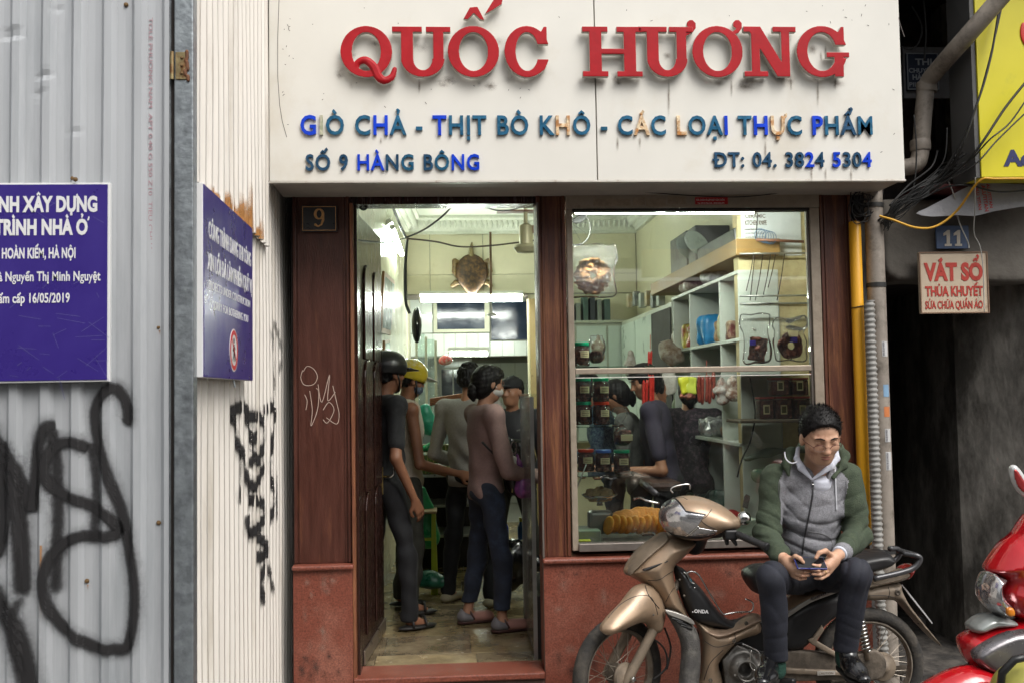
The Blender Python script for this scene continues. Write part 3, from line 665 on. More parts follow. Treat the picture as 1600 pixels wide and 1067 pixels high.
# small blue letters, one by one
Lt = mat('blue_faded', (.03, .15, .28), .18, .45, var=.3, scale=30, col2=(.06, .2, .3), f2=.6, s2=20); Lb = mat('blue_bright', (.012, .07, .75), .18, .35, var=.15)
Ld = mat('blue_dark', (.025, .085, .17), .22, .4, var=.3, scale=30); Lg = mat('bare_backing', (.42, .17, .035), .6, var=.5, scale=40, col2=(.75, .62, .42), f2=.52, s2=28)
Lp = mat('bare_green', (.30, .34, .22), .6, var=.4, scale=40, col2=(.55, .5, .4), f2=.5, s2=30)
def line(text, code, x0, x1, ybase, ytop, thick, off=.024, sw=.17):
    ms = []; k = 0
    mp = {'t': Lt, 'b': Lb, 'd': Ld, 'g': Lg, 'p': Lp}
    for c in text:
        if c == ' ': ms.append(Lt)
        else: ms.append(mp[code[k]]); k += 1
    O = P(x0, ybase, YS-.001); h_ = (ybase-ytop)/FPX*(YS-CAM.y)
    lettering(text, O, (1, 0, 0), (0, 0, 1), h_, thick, ms, S, width=X_(x1, ybase, YS)-O.x, off=off, sw=sw, joined=False, name='letter', gap=.07, spacew=1.15)
line('GIÒ CHẢ - THỊT BÒ KHÔ - CÁC LOẠI THỰC PHẨM', 'bpt'+'tbt'+'t'+'bttt'+'tt'+'tgt'+'t'+'tgt'+'gttb'+'tbgt'+'btdt', 470, 1362, 211.5, 182, .014, off=.018)
line('SỐ 9 HÀNG BÔNG', 'dd'+'d'+'bbdt'+'dtbb', 478, 749, 267, 243, .012, off=.018)
line('ĐT: 04. 3824 5304', 'ddd'+'ddd'+'ddbd'+'bddb', 1116, 1361, 262, 239, .012, off=.018)
# scratches and dry streaks on the panel
sc_ = MB(); mk_ = mat('scratch', (.13, .11, .10), .7)
def ribbon(pts, w_, N_, lift=.001):
    m = MB(); pts = [Vector(p) for p in pts]
    for i in range(len(pts)-1):
        t = (pts[i+1]-pts[i]).normalized(); n = N_.cross(t)*w_/2; o_ = N_*lift
        m.add([pts[i]-n+o_, pts[i+1]-n+o_, pts[i+1]+n+o_, pts[i]+n+o_], [(0, 1, 2, 3)])
    return m
NY = Vector((0, -1, 0))
r_ = ribbon([P(a, b, YS) for a, b in ((436, 0), (434, 60), (434, 120), (437, 165), (441, 190), (448, 215))], .003, NY); sc_.add(r_.V, r_.F)
r_ = ribbon([P(a, b, YS) for a, b in ((1404, 28), (1407, 40), (1411, 52), (1413, 58))], .003, NY); sc_.add(r_.V, r_.F)
rnd = random.Random(4)
for k in range(46):
    x, y = rnd.choice([(rnd.uniform(440, 458), rnd.uniform(20, 270)), (rnd.uniform(470, 1400), rnd.uniform(5, 40)), (rnd.uniform(1320, 1400), rnd.uniform(20, 270)), (rnd.uniform(470, 900), rnd.uniform(120, 170))])
    l = rnd.uniform(1, 4); a = rnd.uniform(0, PI); r_ = ribbon([P(x, y, YS), P(x+l*math.cos(a), y+l*math.sin(a), YS)], .003, NY); sc_.add(r_.V, r_.F)
o = sc_.build('scratches', mk_, S); o['kind'] = 'stuff'
def cover_mesh(name, strips, m, parent):
    """strips: list of (grid of points rows x cols, grid of cover values)"""
    V = []; F = []; A = []
    for G, Cv in strips:
        R_, C_ = len(G), len(G[0]); n = len(V)
        for i in range(R_):
            for j in range(C_): V.append(tuple(G[i][j])); A.append(Cv[i][j])
        for i in range(R_-1):
            for j in range(C_-1): F.append((n+i*C_+j, n+(i+1)*C_+j, n+(i+1)*C_+j+1, n+i*C_+j+1))
    o = mesh_obj(name, V, F, m, parent); at = o.data.attributes.new('cover', 'FLOAT', 'POINT'); at.data.foreach_set('value', A); return o
# grime halo under/around the letters and rust runs
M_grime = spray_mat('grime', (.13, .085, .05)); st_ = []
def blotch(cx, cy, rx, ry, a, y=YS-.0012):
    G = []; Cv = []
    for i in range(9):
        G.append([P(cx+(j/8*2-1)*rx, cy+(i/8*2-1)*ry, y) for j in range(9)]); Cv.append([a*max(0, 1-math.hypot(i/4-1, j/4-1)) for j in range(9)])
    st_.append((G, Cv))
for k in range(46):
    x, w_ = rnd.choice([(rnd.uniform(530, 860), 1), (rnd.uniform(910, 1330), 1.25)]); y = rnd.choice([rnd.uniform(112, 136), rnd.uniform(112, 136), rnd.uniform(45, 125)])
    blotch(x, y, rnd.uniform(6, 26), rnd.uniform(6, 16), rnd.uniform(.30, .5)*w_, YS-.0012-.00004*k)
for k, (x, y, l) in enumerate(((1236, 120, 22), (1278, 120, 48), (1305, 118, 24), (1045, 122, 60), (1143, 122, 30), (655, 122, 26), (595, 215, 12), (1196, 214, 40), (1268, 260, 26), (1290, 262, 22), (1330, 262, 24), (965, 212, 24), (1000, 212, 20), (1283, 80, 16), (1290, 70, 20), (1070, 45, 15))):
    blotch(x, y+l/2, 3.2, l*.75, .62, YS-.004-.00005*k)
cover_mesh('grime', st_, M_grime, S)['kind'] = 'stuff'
# small objects on the facade
t = thing('house_number_plate', 'small dark house number plate with gold 9 on the left brown post', 'number plate', P(500, 363, -.016))
x0, x1, z0, z1 = X_(471, 343, -.016), X_(527, 343, -.016), Z_(500, 363, -.016), Z_(500, 322, -.016)
M_plate = mat('black_plate', (.012, .014, .02), .3); M_gold = mat('gold_paint', (.62, .34, .13), .45, .0, var=.3, scale=60)
MB().box(x0, x1, -.026, -.016, z0, z1).build('plate', M_plate, t, bevel=.002)
for a in ((x0+.006, x1-.006, z0+.006, z0+.009), (x0+.006, x1-.006, z1-.009, z1-.006), (x0+.006, x0+.009, z0+.0095, z1-.0095), (x1-.009, x1-.006, z0+.0095, z1-.0095)): MB().box(a[0], a[1], -.028, -.0262, a[2], a[3]).build('border', M_gold, t)
s = SDF((x0, -.034, z0), (x1, -.02, z1), .0015); cx = (x0+x1)/2; cz = z0+.093*.9; 
pts = [(cx+.026*math.cos(a)*.8, cz+.012+.026*math.sin(a)) for a in [2*PI*k/16 for k in range(17)]]
s.path([(a, -.027, b) for a, b in pts], [.0035+.004*abs(math.cos(2*PI*k/16)) for k in range(17)], k=0); s.path([(cx+.021, -.027, cz+.015), (cx+.021, -.027, cz-.02), (cx+.012, -.027, cz-.045), (cx-.006, -.027, cz-.056), (cx-.02, -.027, cz-.046)], [.007, .007, .005, .0035, .007], k=0)
s.build('numeral', M_gold, t)
# scratched tag on the post
m = MB()
for st2 in ([(473, 578), (470, 590), (476, 601), (490, 600), (496, 588), (490, 576), (480, 572), (474, 580)], [(484, 610), (488, 640), (486, 665), (496, 640), (498, 612), (494, 606)], [(497, 600), (503, 628), (515, 585), (512, 625), (524, 612)], [(505, 640), (514, 628), (522, 640), (512, 660), (505, 655)], [(476, 616), (480, 626), (478, 640)], [(520, 602), (527, 632), (530, 648), (526, 662), (510, 652)]):
    r_ = ribbon(smooth_path([P(a, b, -.001) for a, b in st2], 5), .0035, NY, .0015); m.add(r_.V, r_.F)
tag(m.build('graffiti_tag', mat('pale_scratch', (.5, .38, .32), .7)), 'thin pale scribbled tag scratched on the brown post left of the door', 'graffiti')

# road dust and old smears on plinth and posts
M_dust = spray_mat('dust_smear', (.36, .22, .17)); M_dirtd = spray_mat('dirt_smear', (.06, .035, .028)); st_ = []; keep = st_
rnd = random.Random(21); sd_ = []
def blo2(lst, cx, cy, rx, ry, a, Y, i): 
    G = []; Cv = []
    for r in range(9):
        G.append([P(cx+(j/8*2-1)*rx, cy+(r/8*2-1)*ry, Y-.0012-.00003*i) for j in range(9)]); Cv.append([a*max(0, 1-math.hypot(r/4-1, j/4-1)) for j in range(9)])
    lst.append((G, Cv))
for i in range(26): x = rnd.uniform(872, 1180); blo2(st_, x, rnd.uniform(900, 1040), rnd.uniform(10, 20), rnd.uniform(8, 25), rnd.uniform(.3, .5), -.035, i)
for i in range(14): x = rnd.uniform(474, 532); blo2(st_, x, rnd.uniform(905, 1050), rnd.uniform(5, 14), rnd.uniform(8, 30), rnd.uniform(.3, .5), -.035, i)
for i in range(16): x = rnd.uniform(870, 1300); blo2(sd_, x, rnd.uniform(884, 900), rnd.uniform(6, 16), rnd.uniform(4, 12), rnd.uniform(.3, .6), -.035, i+30)
for i in range(20): x = rnd.choice([rnd.uniform(870, 1180), rnd.uniform(470, 535)]); blo2(sd_, x, rnd.uniform(1015, 1080), rnd.uniform(8, 16), rnd.uniform(8, 25), rnd.uniform(.4, .7), -.035, i+50)
cover_mesh('dust', st_, M_dust, B)['kind'] = 'stuff'; cover_mesh('dirt', sd_, M_dirtd, B)['kind'] = 'stuff'
# ================================================================== corrugated hoarding on the left
M_cg = mat('grey_sheet_metal', (.46, .475, .495), .38, .2, var=.07, scale=3, bump=.12, bscale=9, col2=(.34, .36, .38), f2=.6, s2=1.3, stretch=(3, 3, .35))
M_cc = mat('cream_sheet_metal', (.74, .70, .645), .42, .05, var=.09, scale=4, bump=.12, bscale=9, col2=(.5, .45, .38), f2=.62, s2=1.6, stretch=(3, 3, .35))
M_galv = mat('galvanised_steel', (.30, .33, .35), .4, .7, var=.18, scale=26, bump=.15, col2=(.22, .24, .26), f2=.55, s2=18)
PER = .098
def prof(u, per=PER, d=.017):
    """corrugation depth at distance u"""
    t = (u/per) % 1.0
    if t < .42: return 0.0
    if t < .56: return (t-.42)/.14*d
    if t < .80: return d
    if t < .94: return d*(1-(t-.80)/.14)
    return 0.0
BRK = [0, .20, .21, .42, .56, .66, .68, .80, .94]
def sheet(name, O, U, N, L, z0, z1, m, label, nz=60, dents=(), lean=0.0, th=.0015, per=PER, d=.017, u_off=0.0):
    """corrugated sheet standing at O, running along U, ribs towards N"""
    us = sorted([k*per+b*per-u_off for k in range(-1, int(L/per)+3) for b in BRK]); us = [u for u in us if 0 < u < L]; us = [0]+us+[L]
    zs_ = [z0+(z1-z0)*i/nz for i in range(nz+1)]; V = []; F = []; n = len(us)
    rn = random.Random(3); ph = [rn.uniform(0, 6) for _ in range(6)]
    def off(u, z):
        w_ = prof(u+u_off, per, d)+.0022*math.sin(z*2.1+ph[0]+u*1.7)+.0012*math.sin(z*5.3+u*9+ph[1])+lean*z
        if abs(((u+u_off)/per) % 1.0-.205) < .02: w_ -= .0012
        for (du, dz, r, a) in dents:
            q = math.hypot((u-du)/r, (z-dz)/(r*.45))
            if q < 1: w_ -= a*(1-q)**1.3
        return w_
    for z in zs_:
        for u in us: V.append(O+U*u+N*off(u, z)+Vector((0, 0, z)))
    for i in range(nz):
        for j in range(n-1): F.append((i*n+j, i*n+j+1, (i+1)*n+j+1, (i+1)*n+j))
    k = len(V)
    V += [v-N*th for v in V]; F += [tuple(q+k for q in f[::-1]) for f in F]
    for j in range(n-1): F.append((j, k+j, k+j+1, j+1)); F.append((nz*n+j, nz*n+j+1, k+nz*n+j+1, k+nz*n+j))
    for i in range(nz): F.append((i*n, (i+1)*n, k+(i+1)*n, k+i*n)); F.append((i*n+n-1, k+i*n+n-1, k+(i+1)*n+n-1, (i+1)*n+n-1))
    return mesh_obj(name, V, F, m, B if label is None else label)
YF = -2.07
XF1 = X_(266, 600, YF); UF = Vector((1, 0, 0)); NF = Vector((0, -1, 0)); LF = 1.5; OF = Vector((XF1-LF, YF, 0))
fg = thing('corrugated_gate', 'grey corrugated metal hoarding gate with black spray graffiti at the far left', 'gate', (XF1-.6, YF, 0))
def uz(px, py): p = P(px, py, YF); return p.x-OF.x, p.z
dn_ = [(*uz(22, 55), .05, .012), (*uz(72, 118), .04, .009), (*uz(65, 150), .035, .008), (*uz(90, 18), .03, .005), (*uz(120, 210), .04, .004)]
sheet('metal_sheet', OF, UF, NF, LF, .02, 3.6, M_cg, fg, nz=190, dents=dn_, u_off=.04)
def goff(u): return prof(u+.04)
MB().box(OF.x, XF1, YF+.02, YF+.05, .02, .08).build('frame_bar', M_galv, fg); MB().box(XF1-.04, XF1, YF+.005, YF+.045, .081, 3.6).build('frame_bar', M_galv, fg)
M_screw = mat('rusty_screw', (.18, .11, .05), .6, .5)
def screw(p, n, parent, r=.006):
    MB().lathe([(r*1.3, 0), (r*1.3, .0015), (r, .0016), (r*.9, .005), (r*.4, .006)], p, axis=n, n=10).build('screw', M_screw, parent, smooth=True, auto=30)
for (a, b) in ((117, 281), (248, 512), (248, 816), (136, 907), (197, 8)):
    u, z = uz(a, b); screw(Vector((OF.x+u, YF-goff(u), z)), NF, fg)
# corner post with hinge
x0, x1 = X_(272, 600, YF), X_(303, 600, YF)
pt = thing('corner_post', 'galvanised steel corner post with a rusty hinge between the two corrugated sheets', 'post', ((x0+x1)/2, YF, 0))
MB().box(x0, x1-.001, YF-.005, YF+.05, 0, 3.6).build('post_tube', M_galv, pt, bevel=.004)
MB().box(x0-.012, x0-.003, YF+.01, YF+.04, 0, 3.6).build('gap_shade', M_dark, pt)  # dark strip standing in for the shade inside the gap
hz0, hz1 = Z_(282, 126, YF), Z_(282, 83, YF)
M_zinc = mat('zinc_hinge', (.34, .27, .14), .4, .8, var=.3, scale=40, col2=(.2, .08, .03), f2=.55, s2=30)
h = MB().box(X_(275, 100, YF), X_(293, 100, YF), YF-.009, YF-.0055, hz0, hz1).build('hinge', M_zinc, pt, bevel=.003)
MB().lathe([(.0065, hz0), (.0065, hz1)], (X_(270, 100, YF), YF-.01, 0), n=10).build('hinge_pin', M_zinc, h, smooth=True, auto=30)
s = SDF((X_(278, 100, YF), YF-.03, hz0-.03), (X_(303, 100, YF), YF, hz1+.02), .0022); rr = random.Random(2)
for k in range(11): s.ell((X_(293, 100, YF)+rr.uniform(-.006, .004), YF-.008, hz0+(hz1-hz0)*k/10), (.006, .005, .008), k=.004)
s.build('weld_bead', mat('rust', (.16, .065, .03), .8, var=.5, scale=60), h)
for y_ in (91, 103, 115): screw(P(284, y_, YF-.009), NF, h, .004)
# side return with ribs facing the street side (towards +X)
XS = -.845; US = Vector((-.018, 1, 0)).normalized(); NS = Vector((US.y, -US.x, 0))
fs = thing('corrugated_side_wall', 'cream corrugated metal side wall with rust streaks and black graffiti running back to the shopfront', 'wall', (XS, -1.0, 0))
LS = 4.0; OS = Vector((XS-.03, YF+.052, 0))
def PS(px, py, off=0.0):
    d = ray(px, py); t = (OS+NS*off-CAM).dot(NS)/d.dot(NS); return CAM+d*t
def dS(px): # depth along wall seen at pixel column px on plane X=XS
    return (PS(px, 600, .03)-OS).dot(US)
sheet('metal_sheet', OS, US, NS, LS, .0, 4.2, M_cc, fs, nz=70)
LU = dS(420); zu = PS(411, 379, .03).z
OSU = OS+NS*.022
sheet('upper_metal_sheet', OSU, US, NS, LU, zu, 4.3, M_cc, fs, nz=60, u_off=.03)
def sp(px, py, up=False, lift=.0015):
    """point on the lower (or upper) side sheet seen at a pixel"""
    o = 0.0
    for _ in range(6):
        p = PS(px, py, o); u = (p-OS).dot(US); o = (.022+prof(u+.03) if up else prof(u))+lift
    return PS(px, py, o)
# ---- spray strokes following the ribs
def spray(strokes, O, U, N, pf, cols=9):
    out = []
    for (pts, wid, a) in strokes:   # pts in (u,z)
        sp_ = smooth_path([(p[0], 0, p[1]) for p in pts], 14); n = len(sp_); G = []; Cv = []
        for i, p in enumerate(sp_):
            t = (sp_[min(i+1, n-1)]-sp_[max(i-1, 0)]); t.y = 0; t.normalize(); nn = Vector((-t.z, 0, t.x)); row = []; cr = []
            for j in range(cols):
                f_ = j/(cols-1)*2-1; q = p+nn*(wid*f_*1.25); row.append(O+U*q.x+N*(pf(q.x)+.0052+.0001*len(out))+Vector((0, 0, q.z)))
                e = min(1, i/3+.2, (n-1-i)/5+.1); cr.append(a*e*max(0, 1-abs(f_)**2.2))
            G.append(row); Cv.append(cr)
        out.append((G, Cv))
        if wid > 0 and a > .5: out += spray([(pts, wid*2.1, .42)], O, U, N, lambda u: pf(u)-.0008, cols)
    return out
M_spray = spray_mat('black_spray', (.012, .011, .012))
def gp(l): return [uz(a, b) for a, b in l]
sg = [(gp([(-30, 700), (-8, 720), (5, 760), (8, 820), (-4, 860), (-30, 870)]), .024, 1.0),
      (gp([(-30, 640), (-6, 690), (18, 735), (30, 790), (36, 860), (38, 935)]), .026, 1.0),
      (gp([(2, 690), (25, 730), (42, 770), (50, 800)]), .020, 1.0), (gp([(50, 800), (56, 760), (62, 700), (72, 670), (90, 665)]), .022, 1.0),
      (gp([(82, 668), (90, 720), (92, 800), (90, 870), (88, 930)]), .020, .8),
      (gp([(140, 700), (115, 690), (90, 695), (74, 720), (76, 748), (98, 770), (130, 783), (160, 798), (180, 815), (186, 830), (170, 836), (130, 836), (105, 845), (84, 865), (70, 900), (72, 930), (86, 960), (115, 990), (150, 1008), (180, 1012), (200, 1008), (210, 970), (212, 920), (206, 870), (192, 800), (172, 745), (156, 690), (150, 645), (160, 618), (180, 606), (196, 622), (202, 650), (196, 662)]), .019, 1.0),
      (gp([(142, 690), (150, 730), (152, 790), (144, 850)]), .016, .75), (gp([(-30, 900), (0, 940), (26, 985), (40, 1030), (48, 1080), (52, 1120)]), .034, 1.0), (gp([(36, 930), (22, 975), (40, 1060)]), .014, .6)]
o = cover_mesh('spray_paint', spray(sg, OF, UF, NF, goff), M_spray, fg); 
def gs(l):
    r = []
    for a, b in l: q = sp(a, b); r.append(((q-OS).dot(US), q.z))
    return r
ss = [(gs([(358, 660), (362, 642), (378, 636), (388, 660), (390, 700), (386, 730)]), .026, 1.0), (gs([(362, 650), (366, 690), (372, 735), (374, 790)]), .022, .9),
      (gs([(388, 650), (404, 655), (410, 690), (398, 720), (390, 700), (398, 670)]), .028, 1.0), (gs([(410, 640), (424, 640), (426, 690), (418, 735), (424, 780), (422, 820)]), .028, 1.0),
      (gs([(376, 690), (380, 740), (384, 775)]), .022, .9), (gs([(410, 725), (400, 760), (388, 750)]), .026, 1.0), (gs([(388, 780), (404, 785), (408, 805), (398, 825), (384, 830), (388, 800)]), .026, 1.0), (gs([(428, 730), (432, 780), (428, 815)]), .02, .9),
      (gs([(398, 840), (412, 845), (414, 860), (402, 870), (398, 860)]), .026, 1.0), (gs([(410, 870), (404, 910), (408, 945)]), .028, .9), (gs([(418, 880), (424, 930)]), .022, .7), (gs([(425, 500), (432, 530), (436, 560), (434, 585)]), .03, .5), (gs([(420, 510), (424, 600), (422, 640)]), .02, .6)]
cover_mesh('spray_paint', spray(ss, OS, US, NS, prof, 7), M_spray, fs)
# rust on the lower edge of the upper sheet
M_rust = spray_mat('rust_stain', (.42, .19, .05)); rs = []
rn = random.Random(5)
for k in range(26):
    a = rn.uniform(355, 412) if k < 18 else rn.uniform(330, 360); pz = 378-(412-a)*.8; ln = rn.uniform(15, 60)*(1 if a > 375 else .6)*(1.7 if k % 6 == 0 else 1)
    u = dS(a); ww = rn.uniform(.03, .09); zt_ = PS(a, pz-ln, .03).z; zb = zu+.002; G = []; Cv = []
    for i in range(9):
        z = zb+(zt_-zb)*i/8; G.append([OS+US*(u+ww*(j/4-1))+NS*(.022+prof(u+ww*(j/4-1)+.03)+.006+.00005*k)+Vector((0, 0, z)) for j in range(9)])
        Cv.append([rn.uniform(.9, 1.3)*(1-i/8)**.7*(1-abs(j/4-1)) for j in range(9)])
    rs.append((G, Cv))
for (a, b, l) in ((268, 905, 60), (290, 86, 14), (290, 130, 18)): pass
cover_mesh('rust_stains', rs, M_rust, fs)['kind'] = 'stuff'
rs = []
for (a, b, l, w_) in ((68, 850, 150, .008), (250, 516, 10, .006), (138, 912, 12, .006)):
    u, z = uz(a, b); z2 = uz(a, b+l)[1]; rs.append(([[OF+UF*(u+w_*(j/2-1))+NF*(goff(u+w_*(j/2-1))+.0045)+Vector((0, 0, z+(z2-z)*i/6)) for j in range(5)] for i in range(7)], [[.8*(1-i/6)*(1-abs(j/2-1)) for j in range(5)] for i in range(7)]))
cover_mesh('rust_stains', rs, spray_mat('rust_stain', ()), fg)['kind'] = 'stuff'
# faint printed mill mark, vertical red characters
M_fade = mat('faded_red_print', (.42, .26, .29), .5)
def vtext(t, u, z0, z1, parent, O, U, N, hgt, nrm, pf):
    c = O+U*u+N*(pf(u)+.0015)
    lettering(t, Vector((c.x, c.y, z1)), (0, 0, -1), U, hgt, .0006, M_fade, parent, width=z1-z0, off=.0)
u, z1_ = uz(233, 28); u2, z0_ = uz(236, 470)
vtext('TOLE PHUONG NAM  APT 0.40 G 550 Z10  TIEU CHUAN JIS G3312', u, z0_, z1_, fg, OF, UF, NF, .012, NF, goff)
for a, b, zz in ((312, 20, 130), (306, 600, 760)):
    pass
# signs on the hoarding
M_bl = mat('sign_blue', (.036, .020, .19), .3, var=.12, scale=5, bump=.05, bscale=300); M_wp = mat('sign_white', (.72, .72, .72), .4, var=.05)
YSg = YF-.045
t = thing('construction_notice_sign', 'blue notice sign with white building permit lettering on the grey hoarding', 'sign', P(85, 597, YSg))
bL, bR, bT, bB = X_(-60, 440, YSg), X_(168, 440, YSg), Z_(85, 289, YSg), Z_(85, 594, YSg)
tilt = math.radians(0)
MB().box(bL, bR+.008, YSg, YSg+.018, bB-.006, bT+.006).build('backing', M_wp, t, bevel=.002); MB().box(bL, bR, YSg-.003, YSg-.0002, bB, bT).build('face', M_bl, t, bevel=.001)
Yt = YSg-.0031
def sgn(text, a, b, ybase, ytop, width_px, parent=t, off=.02):
    lettering(text, P(a, ybase, Yt), (1, 0, 0), (0, 0, 1), (ybase-ytop)/FPX*(Yt-CAM.y), .0012, M_wp, parent, width=X_(a+width_px, ybase, Yt)-X_(a, ybase, Yt), off=off, sw=.2, gap=.02)
sgn('NH XÂY DỰNG', -2, 0, 331, 309, 154, off=.045)
sgn('TRÌNH NHÀ Ở', -9, 0, 367, 345, 146, off=.045)
sgn('HOÀN KIẾM, HÀ NỘI', 3, 0, 404, 389, 115, off=.03)
sgn('Bà Nguyễn Thị Minh Nguyệt', -10, 0, 440, 426, 167, off=.02)
sgn('Cấm cấp 16/05/2019', -12, 0, 474, 460, 121, off=.02)
for a, b in ((118, 281),): screw(P(a, b, YSg-.004), NF, t)
M_scr = mat('sign_scuff', (.13, .12, .34), .5); m = MB(); rn = random.Random(8)
for k in range(34):
    a, b = rn.uniform(5, 165), rn.uniform(480, 592) if k % 3 else rn.uniform(300, 590); an = rn.choice([.5, -.6, 1.2, .1])+rn.uniform(-.2, .2); l = rn.uniform(8, 45)
    r_ = ribbon([P(a, b, Yt), P(a+l*math.cos(an), b+l*math.sin(an), Yt)], .0009, NY, .0006); m.add(r_.V, r_.F)
o = m.build('scuffs', M_scr, t); o['kind'] = 'stuff'
# second sign, on the side wall
ua, ub = (PS(317, 600, .06)-OS).dot(US), (PS(394, 600, .06)-OS).dot(US); OG = OS+NS*.06+US*ua; Ls = ub-ua
nz0, nz1 = PS(317, 589, .06).z, PS(317, 286, .06).z
t = thing('construction_warning_sign', 'blue bilingual sorry-for-bothering-you sign with a no-entry symbol on the cream side wall', 'sign', OG+Vector((0, 0, nz0)))
def gbox(u0, u1, n0, n1, z0, z1):
    c = lambda u, n: OG+US*u+NS*n
    q = [c(u0, n0), c(u0, n1), c(u1, n1), c(u1, n0)]; return MB().hexa([(p.x, p.y, z0) for p in q], [(p.x, p.y, z1) for p in q])
gbox(0, Ls, -.022, 0, nz0, nz1).build('backing', M_wp, t, bevel=.002)
gbox(.006, Ls, .0003, .003, nz0+.002, nz1-.004).build('face', M_bl, t)
Hs = nz1-nz0; GT = lambda u, z, n=.0032: OG+US*u+NS*n+Vector((0, 0, z))
def sg2(text, v, h, a=.07, b=.95, off=.03, m=None):
    lettering(text, GT(Ls*a, nz0+Hs*v), US, (0, 0, 1), Hs*h, .0012, m or M_wp, t, width=Ls*(b-a), off=off, sw=.2)
sg2('CÔNG TRÌNH ĐANG THI CÔNG', .735, .085, .08, .96, .02); sg2('XIN LỖI ĐÃ LÀM PHIỀN QUÝ VỊ', .565, .085, .06, .97, .02)
sg2('PROJECTS UNDER CONSTRUCTION', .465, .045, .08, .93, .0); sg2('SORRY FOR BOTHERING YOU', .365, .045, .15, .88, .0)
cyy, czz, rr_ = Ls*.55, nz0+Hs*.17, Hs*.125
MB().lathe([(rr_, 0), (rr_, .0012)], GT(cyy, czz), axis=NS, n=32).build('symbol_disc', M_wp, t)
mr_ = mat('symbol_red', (.55, .02, .03), .4)
MB().lathe([(rr_*.93, .0014), (rr_*.93, .002), (rr_*.72, .002), (rr_*.72, .0014)], GT(cyy, czz), axis=NS, n=32, closed_prof=True).build('symbol_ring', mr_, t)
fgm = MB(); E_ = lambda a, b: GT(cyy+a*rr_, czz+b*rr_, .0046)
for pl_ in (stroke2([(-.05, .25), (0, -.05)], .26), stroke2([(0, 0), (.22, -.5)], .13), stroke2([(-.02, 0), (-.12, -.28), (-.3, -.5)], .12), stroke2([(-.05, .2), (.25, .05)], .1), stroke2([(-.05, .2), (-.28, -.05)], .1)):
    fgm.prism([E_(*q) for q in pl_], NS*.0006)
fgm.lathe([(rr_*.12, 0), (rr_*.12, .0008)], E_(-.02, .45), axis=NS, n=14); fgm.build('symbol_figure', mat('symbol_black', (.01, .01, .01), .5), t)
fgm = MB(); fgm.prism([GT(cyy+a*rr_, czz+b*rr_, .0056) for a, b in stroke2([(-.55, .5), (.55, -.5)], .1)], NS*.0005); fgm.build('symbol_bar', mr_, t)
MB().tube([GT(Ls*.62, nz0-.001, -.01), GT(Ls*.62, nz0-.03, -.004)], .004, 6).build('bolt', M_galv, t)
for (a, b) in ((307, 822), (404, 760)):
    screw(sp(a, b, False, .001), NS, fs)

# ================================================================== right of the shop: pipes, alley, signs
M_pipe = mat('old_pvc_pipe', (.27, .235, .20), .55, var=.25, scale=10, bump=.2, col2=(.13, .11, .09), f2=.58, s2=9)
M_yel = mat('yellow_sleeve', (.75, .37, .015), .4, var=.06, scale=6, bump=.05); M_flex = mat('grey_conduit', (.27, .265, .25), .55, var=.25, scale=12, col2=(.2, .19, .17), f2=.6, s2=15)
M_blk = mat('black_cable', (.012, .012, .012), .5)
def vpipe(px0, px1, pyt, pyb, Y, name, m, label, cat, n=20):
    z1 = Z_((px0+px1)/2, pyt, Y); z0 = Z_((px0+px1)/2, pyb, Y) if pyb else 0.0; a = X_(px0, 600, Y); b = X_(px1, 600, Y); r = (b-a)/2; x = (a+b)/2
    return tag(MB().lathe([(r*.92, z0), (r, z0+.004), (r, z1-.004), (r*.92, z1)], (x, Y, 0), n=n).build(name, m, smooth=True, auto=40), label, cat)
def X2(px0, px1, Y): return (X_(px0, 600, Y)+X_(px1, 600, Y))/2
gp_ = thing('drain_pipe', 'old grey vertical drain pipe with small stickers beside the yellow sleeve', 'pipe', (X2(1361, 1388, -.05), -.05, 0))
xg = gp_.location.x; rg = .05
MB().lathe([(rg, 0), (rg, Z_(1370, 250))], (xg, -.05, 0), n=22).build('pipe', M_pipe, gp_, smooth=True, auto=40)
for (py, wv, col) in ((545, 30, 'a'), (610, 24, 'b'), (643, 20, 'c'), (680, 26, 'a'), (720, 36, 'a')):
    zc = Z_(1376, py, -.1); hh = wv/FPX*5.35/2*.8; m = MB(); n = 6; V = [(xg+(rg+.0012)*math.sin(a), -.05-(rg+.0012)*math.cos(a), z) for z in (zc-hh, zc+hh) for a in [(-.05+.75*i/n) for i in range(n+1)]]
    m.add(V, [(i, i+1, n+2+i, n+1+i) for i in range(n)]); mm = {'a': mat('paper_sticker', (.5, .5, .5), .6), 'b': mat('blue_sticker', (.2, .34, .5), .6), 'c': mat('orange_sticker', (.5, .16, .05), .6)}[col]
    q = m.build('sticker', mm, gp_)
    fg_ = mat('sticker_ink', (.06, .06, .09), .6)
    if col == 'a':
        lettering('KHOAN CAT BE TONG', (xg+.001, -.05-rg-.0028, zc+hh*.9), (0, 0, -1), (1, 0, 0), .011, .0004, fg_, gp_, width=hh*1.8, off=.01)
for py in (322, 860, 446):
    zc = Z_(1370, py, -.05); MB().lathe([(rg+.004, -.012), (rg+.004, .012)], (xg, -.05, zc), n=22).build('pipe_band', mat('black_tape', (.02, .02, .02), .6), gp_, smooth=True, auto=40)
vpipe(1335, 1353, 347, 850, -.05, 'cable_sleeve', M_yel, 'bright yellow plastic sleeve over a cable beside the right brown post', 'cable sleeve')
